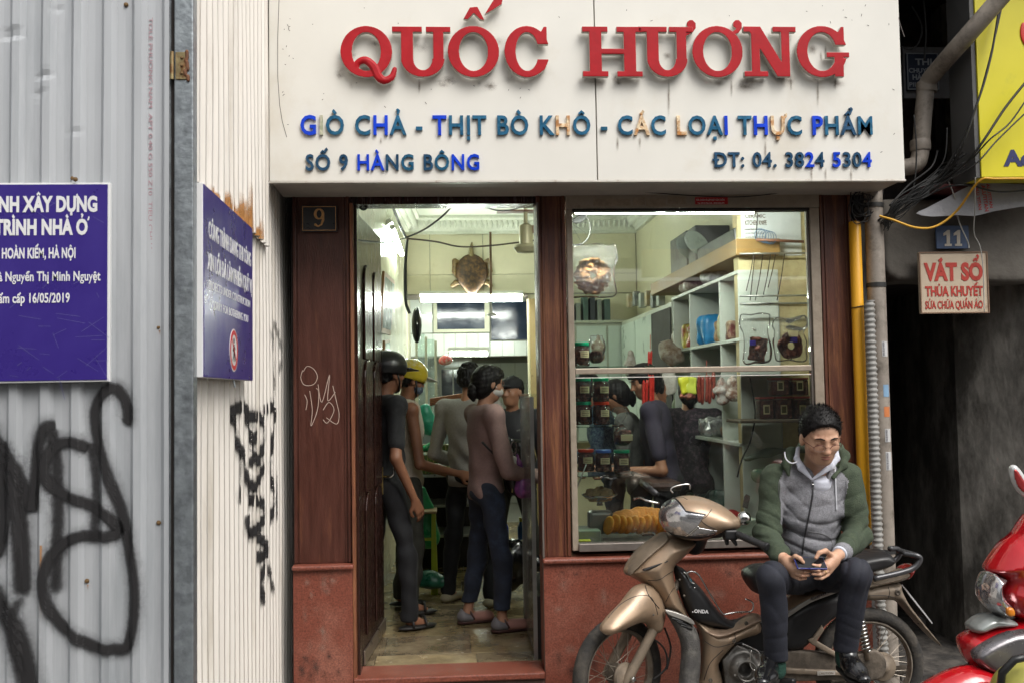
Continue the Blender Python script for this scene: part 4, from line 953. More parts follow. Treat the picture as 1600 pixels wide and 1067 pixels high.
# corrugated flexible conduit
zs_ = np.arange(.12, Z_(1360, 470, -.11), .0072); pr = []
for i, z in enumerate(zs_): pr.append((.030 if (i % 4) in (1, 2) else .0235, z))
pts = [(X2(1351, 1371, -.11)+(.03*max(0, (.55-z)) if z < .55 else 0), -.125, z) for z in zs_]
tag(MB().tube(pts, [p[0] for p in pr], 14).build('flexible_conduit', M_flex, smooth=True), 'ribbed grey flexible conduit running down between yellow sleeve and drain pipe', 'conduit')
z = Z_(1345, 480, -.05); xx = X2(1335, 1353, -.05)
tag(MB().tube([(xx+.036*math.cos(a), -.05+.036*math.sin(a), z+.006*math.cos(a)) for a in [2*PI*k/18 for k in range(19)]], .003, 6).build('cable_tie', M_blk, smooth=True), 'black tie wrapped round the yellow sleeve', 'cable tie')
# alley
XA0, XA1 = X_(1390, 600, .12), X_(1600, 600, .12)
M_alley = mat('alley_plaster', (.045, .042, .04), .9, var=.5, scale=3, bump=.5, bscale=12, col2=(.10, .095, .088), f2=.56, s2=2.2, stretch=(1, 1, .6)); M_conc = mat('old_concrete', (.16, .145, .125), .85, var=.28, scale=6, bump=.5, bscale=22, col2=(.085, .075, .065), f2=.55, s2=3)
AL = thing('alley_entrance', 'dark narrow alley opening with a rounded concrete lintel and mottled plaster side wall', 'building', (XA1, .2, 0))
def ab(name, *a, m=M_alley, **k): return MB().box(*a).build(name, m, AL, **k)
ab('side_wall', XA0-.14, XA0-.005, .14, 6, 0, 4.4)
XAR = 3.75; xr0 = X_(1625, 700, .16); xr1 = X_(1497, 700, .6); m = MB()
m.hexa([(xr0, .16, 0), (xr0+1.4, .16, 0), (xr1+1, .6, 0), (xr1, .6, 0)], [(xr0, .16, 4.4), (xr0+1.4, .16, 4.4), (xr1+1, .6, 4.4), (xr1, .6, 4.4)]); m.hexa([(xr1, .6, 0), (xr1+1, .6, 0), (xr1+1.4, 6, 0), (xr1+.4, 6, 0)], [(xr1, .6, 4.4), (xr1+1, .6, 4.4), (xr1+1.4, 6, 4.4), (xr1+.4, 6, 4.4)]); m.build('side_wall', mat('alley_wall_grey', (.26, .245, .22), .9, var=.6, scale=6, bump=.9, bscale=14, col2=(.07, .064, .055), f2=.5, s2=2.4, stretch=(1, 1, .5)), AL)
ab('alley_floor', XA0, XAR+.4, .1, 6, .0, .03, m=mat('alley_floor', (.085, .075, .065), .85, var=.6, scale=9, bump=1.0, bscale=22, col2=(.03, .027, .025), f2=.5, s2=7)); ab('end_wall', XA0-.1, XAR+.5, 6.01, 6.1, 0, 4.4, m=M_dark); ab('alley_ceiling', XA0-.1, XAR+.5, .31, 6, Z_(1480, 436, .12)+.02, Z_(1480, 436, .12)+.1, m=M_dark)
# concrete lintel with rounded lower left corner
zl0, zl1 = Z_(1480, 438, .05), Z_(1480, 325, .05); xl0, xl1 = X_(1378, 400, .05), X_(1700, 400, .05)
s = SDF((xl0-.03, -.03, zl0-.05), (xl1+.03, .34, zl1+.1), .012)
s.ext([(xl0, zl1+.05), (xl0, zl0+.12), (xl0+.02, zl0+.04), (xl0+.08, zl0+.0), (xl1, zl0-.02), (xl1, zl1+.05)], (0, .16, 0), .13, rd=.03); s.folds(.005, 14, 3)
s.build('lintel', M_conc, AL)
# recess above with floor slab and dirty wall, its shade painted into the colour
ab('upper_wall', xl0, xl1+.6, .75, .85, zl1+.05, 4.6, m=mat('dirty_shade_brick', (.05, .035, .03), .9, var=.6, scale=9, bump=.4, col2=(.018, .014, .013), f2=.5, s2=6)); ab('shade_slab', xl0-.0, xl1+.6, -.6, .74, 4.05, 4.2, m=M_dark)  # unseen slab overhead added to shade the recess
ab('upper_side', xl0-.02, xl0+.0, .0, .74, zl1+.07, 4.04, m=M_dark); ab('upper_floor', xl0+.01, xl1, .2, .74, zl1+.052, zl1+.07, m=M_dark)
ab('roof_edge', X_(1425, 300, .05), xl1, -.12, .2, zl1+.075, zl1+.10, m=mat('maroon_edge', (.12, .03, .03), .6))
# diagonal pipe with elbow
pp = [P(1578, -20, -.55), P(1510, 58, -.4), P(1466, 108, -.15), P(1449, 132, -.06), P(1444, 165, -.05), P(1440, 215, -.05), P(1437, 245, -.05), P(1430, 258, -.05), P(1414, 262, -.03), P(1396, 260, 0)]
dp = thing('elbow_drain_pipe', 'pale bent drain pipe running diagonally down from the top right behind the signboard end', 'pipe', pp[4])
MB().tube(smooth_path(pp, 6), .047, 18).build('pipe', M_pipe, dp, smooth=True)
for (a, b, dx) in ((1448, 137, .0), (1438, 228, 0)):
    p = P(a, b, -.05); MB().lathe([(.053, -.03), (.056, -.02), (.056, .02), (.053, .03)], p, n=20).build('pipe_socket', M_pipe, dp, smooth=True, auto=40)
def board(name, label, a0, b0, a1, b1, Y, m, th=.02, cat='sign', fm=None, fw=.0):
    x0, x1, z0, z1 = X_(a0, (b0+b1)/2, Y), X_(a1, (b0+b1)/2, Y), Z_((a0+a1)/2, b1, Y), Z_((a0+a1)/2, b0, Y)
    t = thing(name, label, cat, ((x0+x1)/2, Y, z0)); MB().box(x0, x1, Y, Y+th, z0, z1).build('board', m, t, bevel=.002)
    if fm:
        for q in ((x0, x1, z0, z0+fw), (x0, x1, z1-fw, z1), (x0, x0+fw, z0+fw+.0003, z1-fw-.0003), (x1-fw, x1, z0+fw+.0003, z1-fw-.0003)): MB().box(q[0], q[1], Y-.006, Y-.0005, q[2], q[3]).build('frame', fm, t)
    return t
def put(t, text, a, yb_, yt_, a2, Y, m, off=.02, sw=.18, th=.0015, **k):
    O = P(a, yb_, Y); return lettering(text, O, (1, 0, 0), (0, 0, 1), (yb_-yt_)/FPX*(Y-CAM.y), th, m, t, width=X_(a2, yb_, Y)-O.x, off=off, sw=sw, **k)
M_navy = mat('navy_plate', (.012, .02, .045), .4, var=.3)
t = board('wall_plaque', 'small dark navy plaque with pale lettering on the shade-darkened wall behind the diagonal pipe', 1417, 84, 1466, 141, .2, M_navy, fm=mat('plaque_rim', (.2, .22, .25), .5), fw=.005)
Mpl = mat('plaque_print', (.25, .27, .3), .6); put(t, 'THỊ', 1430, 102, 92, 1456, .198, Mpl, .03); put(t, 'CHUYÊN', 1420, 114, 107, 1460, .198, Mpl, .02); put(t, 'HÀNG', 1426, 125, 117, 1456, .198, Mpl, .03); put(t, 'PILI MI N', 1421, 136, 129, 1462, .198, Mpl, .01)
t2 = board('grey_meter_board', 'plain grey wall board behind the navy plaque', 1412, 74, 1492, 154, .22, mat('board_grey', (.11, .11, .12), .8, var=.3, col2=(.06, .06, .06), f2=.55), cat='board')
M_ys = mat('yellow_sign', (.62, .55, .012), .35, var=.05, scale=5, col2=(.5, .46, .02), f2=.66, s2=4)
t = board('yellow_shop_sign', 'large yellow signboard with navy letters and a red shape at top right', 1527, -60, 1720, 277, -.35, M_ys, .16)
z0y = Z_(1600, 277, -.35)
MB().box(X_(1520, 150, -.34), X_(1527, 150, -.34)-.001, -.34, -.1, z0y, z0y+1.3).build('side_frame', mat('sign_frame_dark', (.08, .08, .08), .5), t)
put(t, 'Ac', 1568, 259, 235, 1612, -.351, mat('sign_navy', (.015, .02, .10), .4), .05)
s = SDF(P(1570, 100, -.37), P(1640, 20, -.34), .004); c = P(1626, 52, -.353); 
s.ell((c.x, -.353, c.z), (.115, .008, .12), k=0); c2 = P(1634, 44, -.353); s.ell((c2.x, -.353, c2.z), (.07, .03, .07), k=0, op='sub'); s.plane((0, 0, P(1600, 36, -.353).z), (0, 0, 1)); s.build('emblem', mat('sign_red', (.55, .02, .01), .4), t)
t = board('house_number_plate', 'blue house number plate reading 11 on the concrete lintel, half behind a dangling wire', 1463, 353, 1514, 389, .0, mat('faded_blue', (.05, .085, .17), .5, var=.25, scale=30), .012)
pc_ = mat('plate_cream', (.55, .5, .42), .5, var=.2, scale=60)
for x_ in (1475, 1491): MB().prism([P(a, b, -.001) for a, b in ((x_+1, 385), (x_+12, 385), (x_+12, 381.5), (x_+9.2, 381.5), (x_+9.2, 360), (x_+5.5, 360), (x_-1, 365), (x_-1, 369), (x_+4, 367.5), (x_+4, 381.5), (x_+1, 381.5))], (0, -.0015, 0)).build('numeral', pc_, t)
t = board('repair_sign', 'cream hanging sign with red lettering VAT SO for clothes mending below the number plate', 1437, 394, 1544, 490, -.05, mat('cream_sign', (.52, .42, .31), .5, var=.08, scale=5, col2=(.38, .28, .19), f2=.64, s2=9), .02, fm=mat('rust_frame', (.2, .12, .075), .6), fw=.006)
M_rl = mat('sign_dark_red', (.42, .035, .022), .5)
put(t, 'VẮT SỔ', 1444, 438, 412, 1536, -.0515, M_rl, .05, .2); put(t, 'THÙA KHUYẾT', 1446, 463, 448, 1536, -.0515, M_rl, .035); put(t, 'SỬA CHỮA QUẦN ÁO', 1446, 483, 471, 1536, -.0515, M_rl, .02)
# folded banner sheet above the lintel
bp = [(1432, 334), (1452, 324), (1488, 306), (1524, 287), (1562, 285), (1640, 290), (1640, 318), (1600, 322), (1560, 328), (1523, 338), (1500, 335), (1465, 336)]
cs = smooth_path([P(a, b, -.16-.03*(i % 3)) for i, (a, b) in enumerate(bp)], 2, True)
s = MB(); s.prism([(p.x, -.16, p.z) for p in cs], (0, .006, 0)); bn = tag(s.build('banner_sheet', mat('banner_white', (.30, .30, .32), .6, var=.2, scale=9, bump=.8, bscale=14)), 'crumpled pale advertising sheet stuffed above the alley lintel', 'banner')
for tx, a, b, w_, h_ in (('ALUTITAN', 1541, 288, 40, 5), ('ALUTITAN', 1533, 290, 44, 6), ('ALU TITAN', 1524, 293, 38, 5)):
    o = P(a, b, -.1615); lettering(tx, o, (.12, 0, -1), (1, 0, .12), h_/FPX*5.2, .001, mat('banner_red', (.45, .03, .03), .5), bn, width=w_/FPX*5.2, off=.02)
# cables
def cable(pts, r, label, m=M_blk, group=None, name='cable'):
    o = MB().tube(smooth_path([P(*p) for p in pts], 8), r, 6).build(name, m, smooth=True); return tag(o, label, 'cable', group)
cable([(1374, 338, -.14), (1395, 344, -.16), (1430, 356, -.18), (1462, 354, -.18), (1495, 330, -.2), (1530, 284, -.38), (1560, 280, -.4), (1640, 280, -.4)], .0065, 'bright yellow cable sagging across the alley lintel', mat('yellow_cable', (.62, .33, .02), .5))
cable([(1481, 282, -.2), (1492, 310, -.16), (1498, 345, -.1), (1512, 378, -.08), (1514, 388, -.08)], .004, 'thin pale wire dangling over the 11 number plate', mat('pale_wire', (.4, .4, .38), .5))
cable([(1524, 278, -.36), (1523, 330, -.2), (1522, 365, -.12), (1531, 385, -.1), (1536, 420, -.09), (1538, 488, -.07)], .0028, 'thin white wire hanging in front of the right edge of the repair sign', mat('pale_wire', ()))
rn = random.Random(12)
for k, (pts, r) in enumerate([([(1372, 345, -.1), (1400, 325, -.15), (1450, 290, -.2), (1480, 260, -.3), (1520, 180, -.42), (1548, 90, -.42), (1566, -20, -.4)], .006), ([(1380, 352, -.1), (1430, 312, -.15), (1480, 270, -.25), (1508, 218, -.4), (1542, 110, -.42), (1572, -20, -.4)], .005),
    ([(1390, 330, -.1), (1440, 300, -.15), (1500, 262, -.3), (1530, 230, -.42), (1570, 170, -.43), (1610, 120, -.43)], .007), ([(1400, 322, -.1), (1460, 296, -.2), (1510, 258, -.35), (1545, 220, -.43), (1580, 190, -.43), (1620, 130, -.43)], .0045),
    ([(1385, 345, -.1), (1450, 300, -.2), (1520, 260, -.42), (1560, 218, -.43), (1620, 160, -.43)], .0045), ([(1376, 350, -.1), (1410, 330, -.15), (1470, 296, -.2), (1510, 290, -.25), (1560, 300, -.25), (1620, 296, -.25)], .005),
    ([(1425, 10, .1), (1440, 40, .1), (1436, 66, .1), (1422, 78, .1), (1405, 72, .1)], .005), ([(1443, 0, .05), (1447, 50, .05), (1444, 95, .0)], .005), ([(1428, 180, -.12), (1432, 240, -.12), (1425, 300, -.12), (1395, 335, -.12), (1378, 350, -.1)], .004),
    ([(1465, 236, -.1), (1455, 262, -.14), (1420, 290, -.12), (1390, 322, -.12)], .006), ([(1480, 200, -.2), (1475, 250, -.2), (1448, 280, -.16), (1400, 312, -.14), (1382, 350, -.12)], .004)]):
    cable(pts, r, ['thick black cable crossing the lower left corner of the yellow sign', 'second black cable running up across the left edge of the yellow sign', 'thickest black cable sweeping across the middle of the yellow sign', 'thin black cable just below the thickest one on the yellow sign', 'lowest thin black cable crossing the yellow sign', 'black cable running flat behind the pale banner sheet', 'black cable curling round at the top beside the signboard end', 'black cable hanging straight down at the top in front of the plaque', 'thin black cable dropping in front of the lower elbow of the pale pipe', 'short thick black cable from the pipe elbow towards the drain pipe', 'thin black cable hanging between the pale pipe and the yellow sign'][k], group='black cables tangled above the alley')
for k in range(22):
    a = [(1382+rn.uniform(-6, 10), 352+rn.uniform(-12, 10), -.12), (1405+rn.uniform(-8, 8), 326+rn.uniform(-12, 12), -.16), (1440+rn.uniform(-8, 8), 300+rn.uniform(-14, 12), -.2), (1475+rn.uniform(-8, 8), 272+rn.uniform(-14, 14), -.22), (1500+rn.uniform(-14, 14), 250+rn.uniform(-34, 30), -.3)]
    cable(a, rn.uniform(.002, .0035), 'black cable in the tangle between the diagonal pipe and the yellow sign', group='black cables tangled above the alley')
for k in range(12):
    c = (1345+rn.uniform(-8, 10), 315+rn.uniform(-12, 22)); r0 = rn.uniform(8, 20)
    cable([(c[0]+r0*math.cos(a)*.8+rn.uniform(-3, 3), c[1]+r0*math.sin(a)+rn.uniform(-3, 3), -.08-.02*rn.random()) for a in [k2*.9 for k2 in range(7)]], .0028, 'coiled black wire above the yellow sleeve', group='coiled wires above the yellow sleeve')
tag(MB().box(X_(1332, 318, .02), X_(1362, 318, .02), .0, .1, Z_(1345, 346, .02), ZTOP).build('cable_trunking', M_dark), 'dark grimy trunking above the yellow sleeve behind coiled wires', 'trunking')
# wires along the shop front
cable([(903, 289, -.2), (1000, 300, -.1), (1080, 306, -.06), (1160, 308, -.05), (1250, 298, -.06), (1330, 288, -.1)], .003, 'thin dark wire sagging across the head of the window frame')
cable([(712, 305, .0), (700, 330, .3), (665, 358, .8), (634, 372, 1.5)], .006, 'black cable hanging from the lintel into the shop towards the left wall')
cable([(553, 374, .02), (580, 378, .4), (610, 379, .9), (634, 372, 1.5)], .005, 'black cable strung from the door jamb to the left wall')
cable([(634, 373, 1.5), (680, 378, 1.9), (720, 386, 2.3), (770, 384, 2.4), (820, 378, 2.5), (838, 376, 2.5)], .007, 'dark cable bundle strung across the shop above the turtle shell', mat('brown_cable', (.09, .06, .05), .6))
cable([(636, 372, 3.3), (633, 420, 3.4), (634, 470, 3.45), (640, 490, 3.45)], .016, 'thick dark cable bundle dropping down the inner corner left of the turtle shell')
cable([(612, 318, 2.4), (622, 345, 2.9), (634, 372, 3.3)], .012, 'dark cable bundle along the ceiling corner of the left wall')
cable([(740, 312, .1), (770, 328, .6), (800, 328, .9), (835, 316, .8)], .005, 'black cable looping below the lintel at the right of the doorway')
tag(MB().tube([P(568+7*math.cos(a), 318+10*math.sin(a), .12) for a in [PI*.0+PI*k/8 for k in range(9)]], .007, 8).build('cable_loop', M_blk, smooth=True), 'black curled hook of cable under the lintel at the door top left', 'cable')

# ================================================================== houses across the street (seen reflected in the glass)
OP = thing('opposite_house', 'street house opposite with an ochre fascia and purple awning roll, seen reflected in the window', 'building', (1, -14, 0))
M_och = mat('ochre_fascia', (.62, .36, .10), .6, var=.1); M_pur = mat('purple_awning', (.5, .2, .3), .5); M_dk2 = mat('shopfront_dark', (.05, .05, .055), .5, var=.4, scale=2)
def ob(name, x0, x1, y0, y1, z0, z1, m): return MB().box(x0, x1, y0, y1, z0, z1).build(name, m, OP)
def MX(px, py): p = P(px, py, 14.0); return p
zf0, zf1 = MX(1100, 432).z, MX(1100, 402).z; za0, za1 = MX(1100, 462).z, MX(1100, 442).z
ob('upper_storey', -9, 12, -16, -14.2, zf1+.02, 7.5, mat('opposite_wall', (.20, .21, .2), .8, var=.3, scale=1)); ob('shop_opening', -9, 12, -16, -14.6, 0, zf0-.02, M_dk2)
ob('fascia', MX(1005, 410).x, MX(1290, 410).x, -14.19, -13.9, zf0, zf1+.15, M_och)
MB().tube([(MX(890, 450).x, -13.6, (za0+za1)/2), (MX(1290, 450).x, -13.6, (za0+za1)/2)], .11, 12).build('awning_roll', M_pur, OP, smooth=True)
for i in range(9): 
    x = -8+i*2.2; f = MB().box(x, x+.9, -14.19, -14.12, zf1+.8, zf1+2.2).build('window', M_dk2, OP)
# ================================================================== inside the shop: lamps
M_lamp = mat('tube_light', (.9, .95, .9), .5, emit=(.94, 1.0, .90), es=85); M_lcap = mat('lamp_cap', (.6, .6, .55), .4)
def tubelamp(name, a, b, r, label, body_off=None, es=None, m=None):
    a = Vector(a); b = Vector(b); d = (b-a).normalized(); t = thing(name, label, 'lamp', a)
    MB().tube([a+d*.02, b-d*.02], r, 12).build('tube', m or M_lamp, t, smooth=True, auto=40)
    for p, q in ((a, a+d*.019), (b-d*.019, b)): MB().tube([p, q], r*1.25, 10).build('end_cap', M_lcap, t, smooth=True, auto=40)
    if body_off is not None:
        o = Vector(body_off); u = d.cross(o).normalized()*r*1.6; w_ = o.normalized()*r
        q = [a+o-u, a+o+u, a+o+u+w_*2, a+o-u+w_*2]; MB().hexa(q, [p+(b-a) for p in q]).build('batten', M_lcap, t, bevel=.003)
    return t
M_lampw = mat('tube_light_window', (.9, .95, .9), .5, emit=(.95, 1.0, .92), es=230)
tubelamp('tube_lamp', P(893, 331.5, .13), P(1182, 331.5, .13), .012, 'long bright fluorescent tube along the top inside the display window', (0, .0, .026), m=M_lampw)
tubelamp('tube_lamp', P(655, 469, YB-.07), P(818, 468, YB-.07), .022, 'bright fluorescent tube on the beam below the turtle shell', (0, .03, .04))
M_lamp2 = mat('tube_light_dim', (.9, .95, .9), .5, emit=(.86, 1.0, .84), es=110)
def wl(px, py, off=.05):  # point on the slanted left wall
    d = ray(px, py); n = Vector((wd.y, -wd.x, 0)); p0 = Vector((XLW0, .17, 0))+n*off; t = (p0-CAM).dot(n)/d.dot(n); return CAM+d*t
tubelamp('tube_lamp', wl(612, 355), wl(628, 398), .02, 'short slanted fluorescent tube on the left wall near the ceiling', (-.02, 0, .03), m=M_lamp2)
tubelamp('tube_lamp', P(700, 553, 4.9), P(764, 553, 4.9), .02, 'small fluorescent tube in the kitchen behind the shop', (0, 0, .03), m=M_lamp2)
# ------------------------------------------------------------------ turtle shell on the back wall
c = P(737, 428, YB-.05); sc = (YB-.05+5.4)/FPX
T = thing('turtle', 'mounted brown sea turtle with a mottled shell hanging on the back wall above the doorway', 'turtle', c)
def tp(a, b, y=0): return (c.x+(a-737)*sc, YB-.03-y, c.z-(b-428)*sc)
s = SDF(Vector(tp(700, 470, .2)), Vector(tp(775, 370, -.05)), .006)
R_ = 27*sc
s.ell(tp(737, 426, .03), (24*sc, .05, 29*sc), k=.02); s.ell(tp(737, 448, .03), (11*sc, .03, 13*sc), k=.04)
for q, i in ((0, 0),):
    for a in np.linspace(0, 2*PI, 26, endpoint=False): s.cap(tp(737+24.5*math.sin(a)*(1-.25*max(0, -math.cos(a))), 427-28*math.cos(a), .01), tp(737+24.5*math.sin(a+.2)*(1-.25*max(0, -math.cos(a+.2))), 427-28*math.cos(a+.2), .01), .012, k=.008)
s.build('shell', mat('turtle_shell', (.035, .015, .006), .6, var=.7, scale=26, col2=(.11, .055, .018), f2=.52, s2=24, bump=.3), T)
s = SDF(Vector(tp(700, 470, .2)), Vector(tp(775, 370, -.05)), .006); s.cap(tp(737, 400, .03), tp(737, 390, .03), .03, .022, k=.01); s.cap(tp(737, 388, .03), tp(738, 379, .03), .022, .008, k=.01)
s.build('head', mat('turtle_skin', (.16, .12, .05), .4, var=.3, scale=40), T)
for q in ([(718, 410), (711, 408), (710, 424), (713, 434)], [(757, 410), (764, 408), (766, 424), (763, 434)], [(722, 442), (712, 442), (707, 446)], [(752, 442), (762, 442), (766, 447)]):
    s = SDF(Vector(tp(696, 480, .2)), Vector(tp(780, 370, -.05)), .006); s.path([tp(*p, .01) for p in q], [.02, .03, .026, .008][:len(q)], k=.01); s.build('flipper', mat('turtle_flipper', (.09, .055, .025), .35, var=.5, scale=30, col2=(.2, .13, .05), s2=40), T)
# ceiling fan pieces at right of the doorway
fn = thing('ceiling_fan', 'cream ceiling fan motor with rod and one brown blade cut off by the door frame', 'fan', P(822, 385, 2.0))
MB().lathe([(.0, -.09), (.07, -.08), (.095, -.05), (.085, -.03), (.05, -.02), (.05, .12), (.015, .14), (.012, .55)], P(822, 378, 2.0), n=20).build('motor', mat('cream_metal', (.5, .46, .3), .4, .3), fn, smooth=True, auto=40)
p = P(822, 330, 2.0); MB().box(p.x-.22, p.x+.12, p.y-.06, p.y+.06, p.z-.01, p.z).build('blade', mat('fan_blade', (.2, .09, .05), .5), fn, bevel=.004)
p = P(830, 352, 2.0); MB().prism([p+Vector((-.03, 0, -.03)), p+Vector((.1, 0, .06)), p+Vector((.12, 0, .0)), p+Vector((0, 0, -.07))], (0, .02, 0)).build('blade', mat('fan_blade', ()), fn, bevel=.004)
p = P(766, 363, 2.5); q = P(768, 494, 2.5)
hk = thing('hanging_rod', 'thin brown rod with a hook hanging from the ceiling beside the turtle', 'rod', q)
MB().tube([p, P(767, 462, 2.5)], .01, 8).build('rod', mat('rod_brown', (.2, .12, .06), .5), hk); MB().tube([P(767, 462, 2.5), P(768, 490, 2.5)], .006, 8).build('stem', mat('pale_metal', (.5, .5, .45), .3, .5), hk); MB().lathe([(.02, 0), (.045, .004), (.03, .02), (.01, .025)], P(768, 494, 2.5), n=16).build('hook_plate', mat('pale_metal', ()), hk, smooth=True)
# framed pictures and dark oval mirror on the left wall
def frame_on_wall(pts, label, col, name='picture_frame', cat='picture'):
    q = [wl(a, b, .03) for a, b in pts]; cc = sum(q, Vector())/4; t = thing(name, label, cat, cc); n = Vector((wd.y, -wd.x, 0))
    MB().prism(q, n*.02).build('frame', mat('gilt_wood', (.25, .13, .05), .35, var=.2), t, bevel=.003); q2 = [cc+(p-cc)*.84+n*.0215 for p in q]; MB().prism(q2, n*.002).build('picture', col, t)
frame_on_wall([(592, 520), (597, 424), (614, 440), (607, 524)], 'brown wooden framed pale picture high on the left wall', mat('pale_print', (.35, .45, .42), .2, var=.4, scale=12))
frame_on_wall([(595, 590), (598, 532), (606, 530), (606, 585)], 'second small framed picture below the first on the left wall', mat('pale_print', ()))
p = P(651, 508, 3.45); tag(SDF(p-Vector((.1, .15, .3)), p+Vector((.1, .15, .3)), .007).ell(p, (.045, .07, .16), k=0).build('wall_mirror', mat('black_gloss', (.01, .01, .012), .15)), 'dark oval mirror hanging in the corner left of the tiled kitchen', 'mirror')
# cabinet upright, kitchen shelf, counter
Mcf = mat('cream_wood', (.45, .44, .32), .45, var=.12)
def box_px(a0, b0, a1, b1, Y, dY, m, name=None, label=None, cat=None, parent=None, bevel=.004, build=True):
    x0, x1, z0, z1 = X_(a0, (b0+b1)/2, Y), X_(a1, (b0+b1)/2, Y), Z_((a0+a1)/2, b1, Y), Z_((a0+a1)/2, b0, Y)
    o = MB().box(x0, x1, Y, Y+dY, z0, z1).build(name, m, parent, bevel=bevel)
    if label: tag(o, label, cat)
    return o
cb = thing('glass_cabinet', 'tall cream framed glass cabinet standing at the left of the back room', 'cabinet', P(660, 700, 3.9))
for (a, b) in ((650, 654), (665, 669), (680, 684)): box_px(a, 520+(a-650)*.4, b, 800, 3.9, .04, Mcf, 'upright', parent=cb)
box_px(654, 522, 665, 800, 3.93, .01, glass_mat('cabinet_glass', (.8, .9, .85), .05, 1.2, opac=.12), 'pane', parent=cb, bevel=0); box_px(669, 530, 680, 800, 3.93, .01, glass_mat('cabinet_glass', ()), 'pane', parent=cb, bevel=0)
M_green = mat('green_bag', (.01, .28, .10), .3, var=.25, scale=10, bump=.4, bscale=30, spec=.7); M_dgreen = mat('dark_green_bag', (.01, .10, .055), .3, var=.35, scale=12, bump=.5, bscale=30)
def blob(name, pts, rs, label, cat, m, res=.009, folds=(.008, 35), k=.03, group=None, seed=1, parent=None, **kw):
    A = np.array([list(p) for p in pts]); R = max(rs)+.06; s = SDF(A.min(0)-R, A.max(0)+R, res); s.path(pts, rs, k=k, **kw); 
    if folds: s.folds(folds[0], folds[1], seed)
    o = s.build(name, m, parent)
    return tag(o, label, cat, group) if label else o
blob('plastic_bag', [P(660, 765, 2.3), P(663, 800, 2.3), P(668, 835, 2.3)], [.03, .075, .10], 'bright green plastic bag hanging full beside the counter behind the helmeted men', 'bag', M_green, sq=((0, 1, 0), .6))
blob('plastic_bag', [P(664, 640, 2.6), P(668, 658, 2.6), P(672, 668, 2.6)], [.05, .07, .06], 'sheer green carrier bag hanging at head height below the rattan tray', 'bag', mat('teal_bag', (.03, .34, .22), .35, var=.3, bump=.4, bscale=30))
blob('plastic_sack', [P(655, 905, 1.9), P(672, 905, 1.9), P(692, 908, 1.85)], [.07, .09, .06], 'crumpled dark green sack lying on the shop floor', 'sack', M_dgreen, folds=(.014, 30), sq=((0, 0, 1), .75))
bb_ = blob('rubbish_bag', [P(792, 895, 2.0), P(800, 870, 2.0), P(822, 885, 2.0)], [.13, .13, .14], 'shiny black rubbish bag on the floor behind the woman in the mauve sweater', 'bag', mat('black_plastic', (.008, .008, .009), .15, bump=.5, bscale=25, spec=.8), folds=(.016, 28))
# counter with leaf parcels, steel shelf rack
ct = thing('counter_rack', 'steel rack counter holding green leaf wrapped parcels at the back of the shop', 'rack', P(675, 900, 2.8))
M_steel = mat('dull_steel', (.35, .35, .33), .35, .8, var=.15)
xq0, xq1 = X_(645, 740, 2.8), X_(740, 740, 2.8)
for py in (741, 788, 835): z = Z_(680, py, 2.8); MB().box(xq0, xq1, 2.78, 3.3, z-.02, z).build('shelf', M_steel, ct, bevel=.003)
for x in (xq0+.02, xq1-.02): MB().box(x-.015, x+.015, 2.79, 2.82, FZ, Z_(680, 742, 2.8)-.021).build('leg', M_steel, ct)
MB().box(xq0, xq1, 3.31, 3.33, FZ, Z_(680, 742, 2.8)).build('back_panel', M_dark, ct)
pm = mat('banana_leaf', (.13, .13, .02), .4, var=.5, scale=14, col2=(.05, .09, .015), f2=.5, s2=9, bump=.3, bscale=60)
for i in range(9):
    a, b = 662+(i % 3)*16+3*(i//3), 733-(i//3)*17; p = P(a, b, 2.9); h_ = .034
    t = thing('leaf_parcel', 'green leaf wrapped rice parcel tied with bands, in the pile on the steel rack', 'food parcel', p-Vector((0, 0, h_)), 'leaf wrapped parcels on the rack')
    MB().box(p.x-.045, p.x+.045, p.y-.045, p.y+.045, p.z-h_, p.z+h_*.9).build('parcel', pm, t, bevel=.012)
    for dx in (-.018, .018): MB().box(p.x+dx-.002, p.x+dx+.002, p.y-.0465, p.y+.0465, p.z-h_-.0015, p.z+h_*.9+.0015).build('tie', mat('straw_tie', (.4, .32, .12), .6), t)
blob('plastic_bag', [P(662, 700, 2.85), P(680, 692, 2.85), P(690, 690, 2.85)], [.02, .035, .02], 'thin bright green bag draped over the leaf parcels', 'bag', M_green, folds=(.008, 50), res=.007)
cbx = box_px(655, 655, 706, 700, 3.35, .3, mat('grey_cabinet', (.22, .27, .26), .4), 'storage_box', 'grey green storage box behind the leaf parcels', 'box')
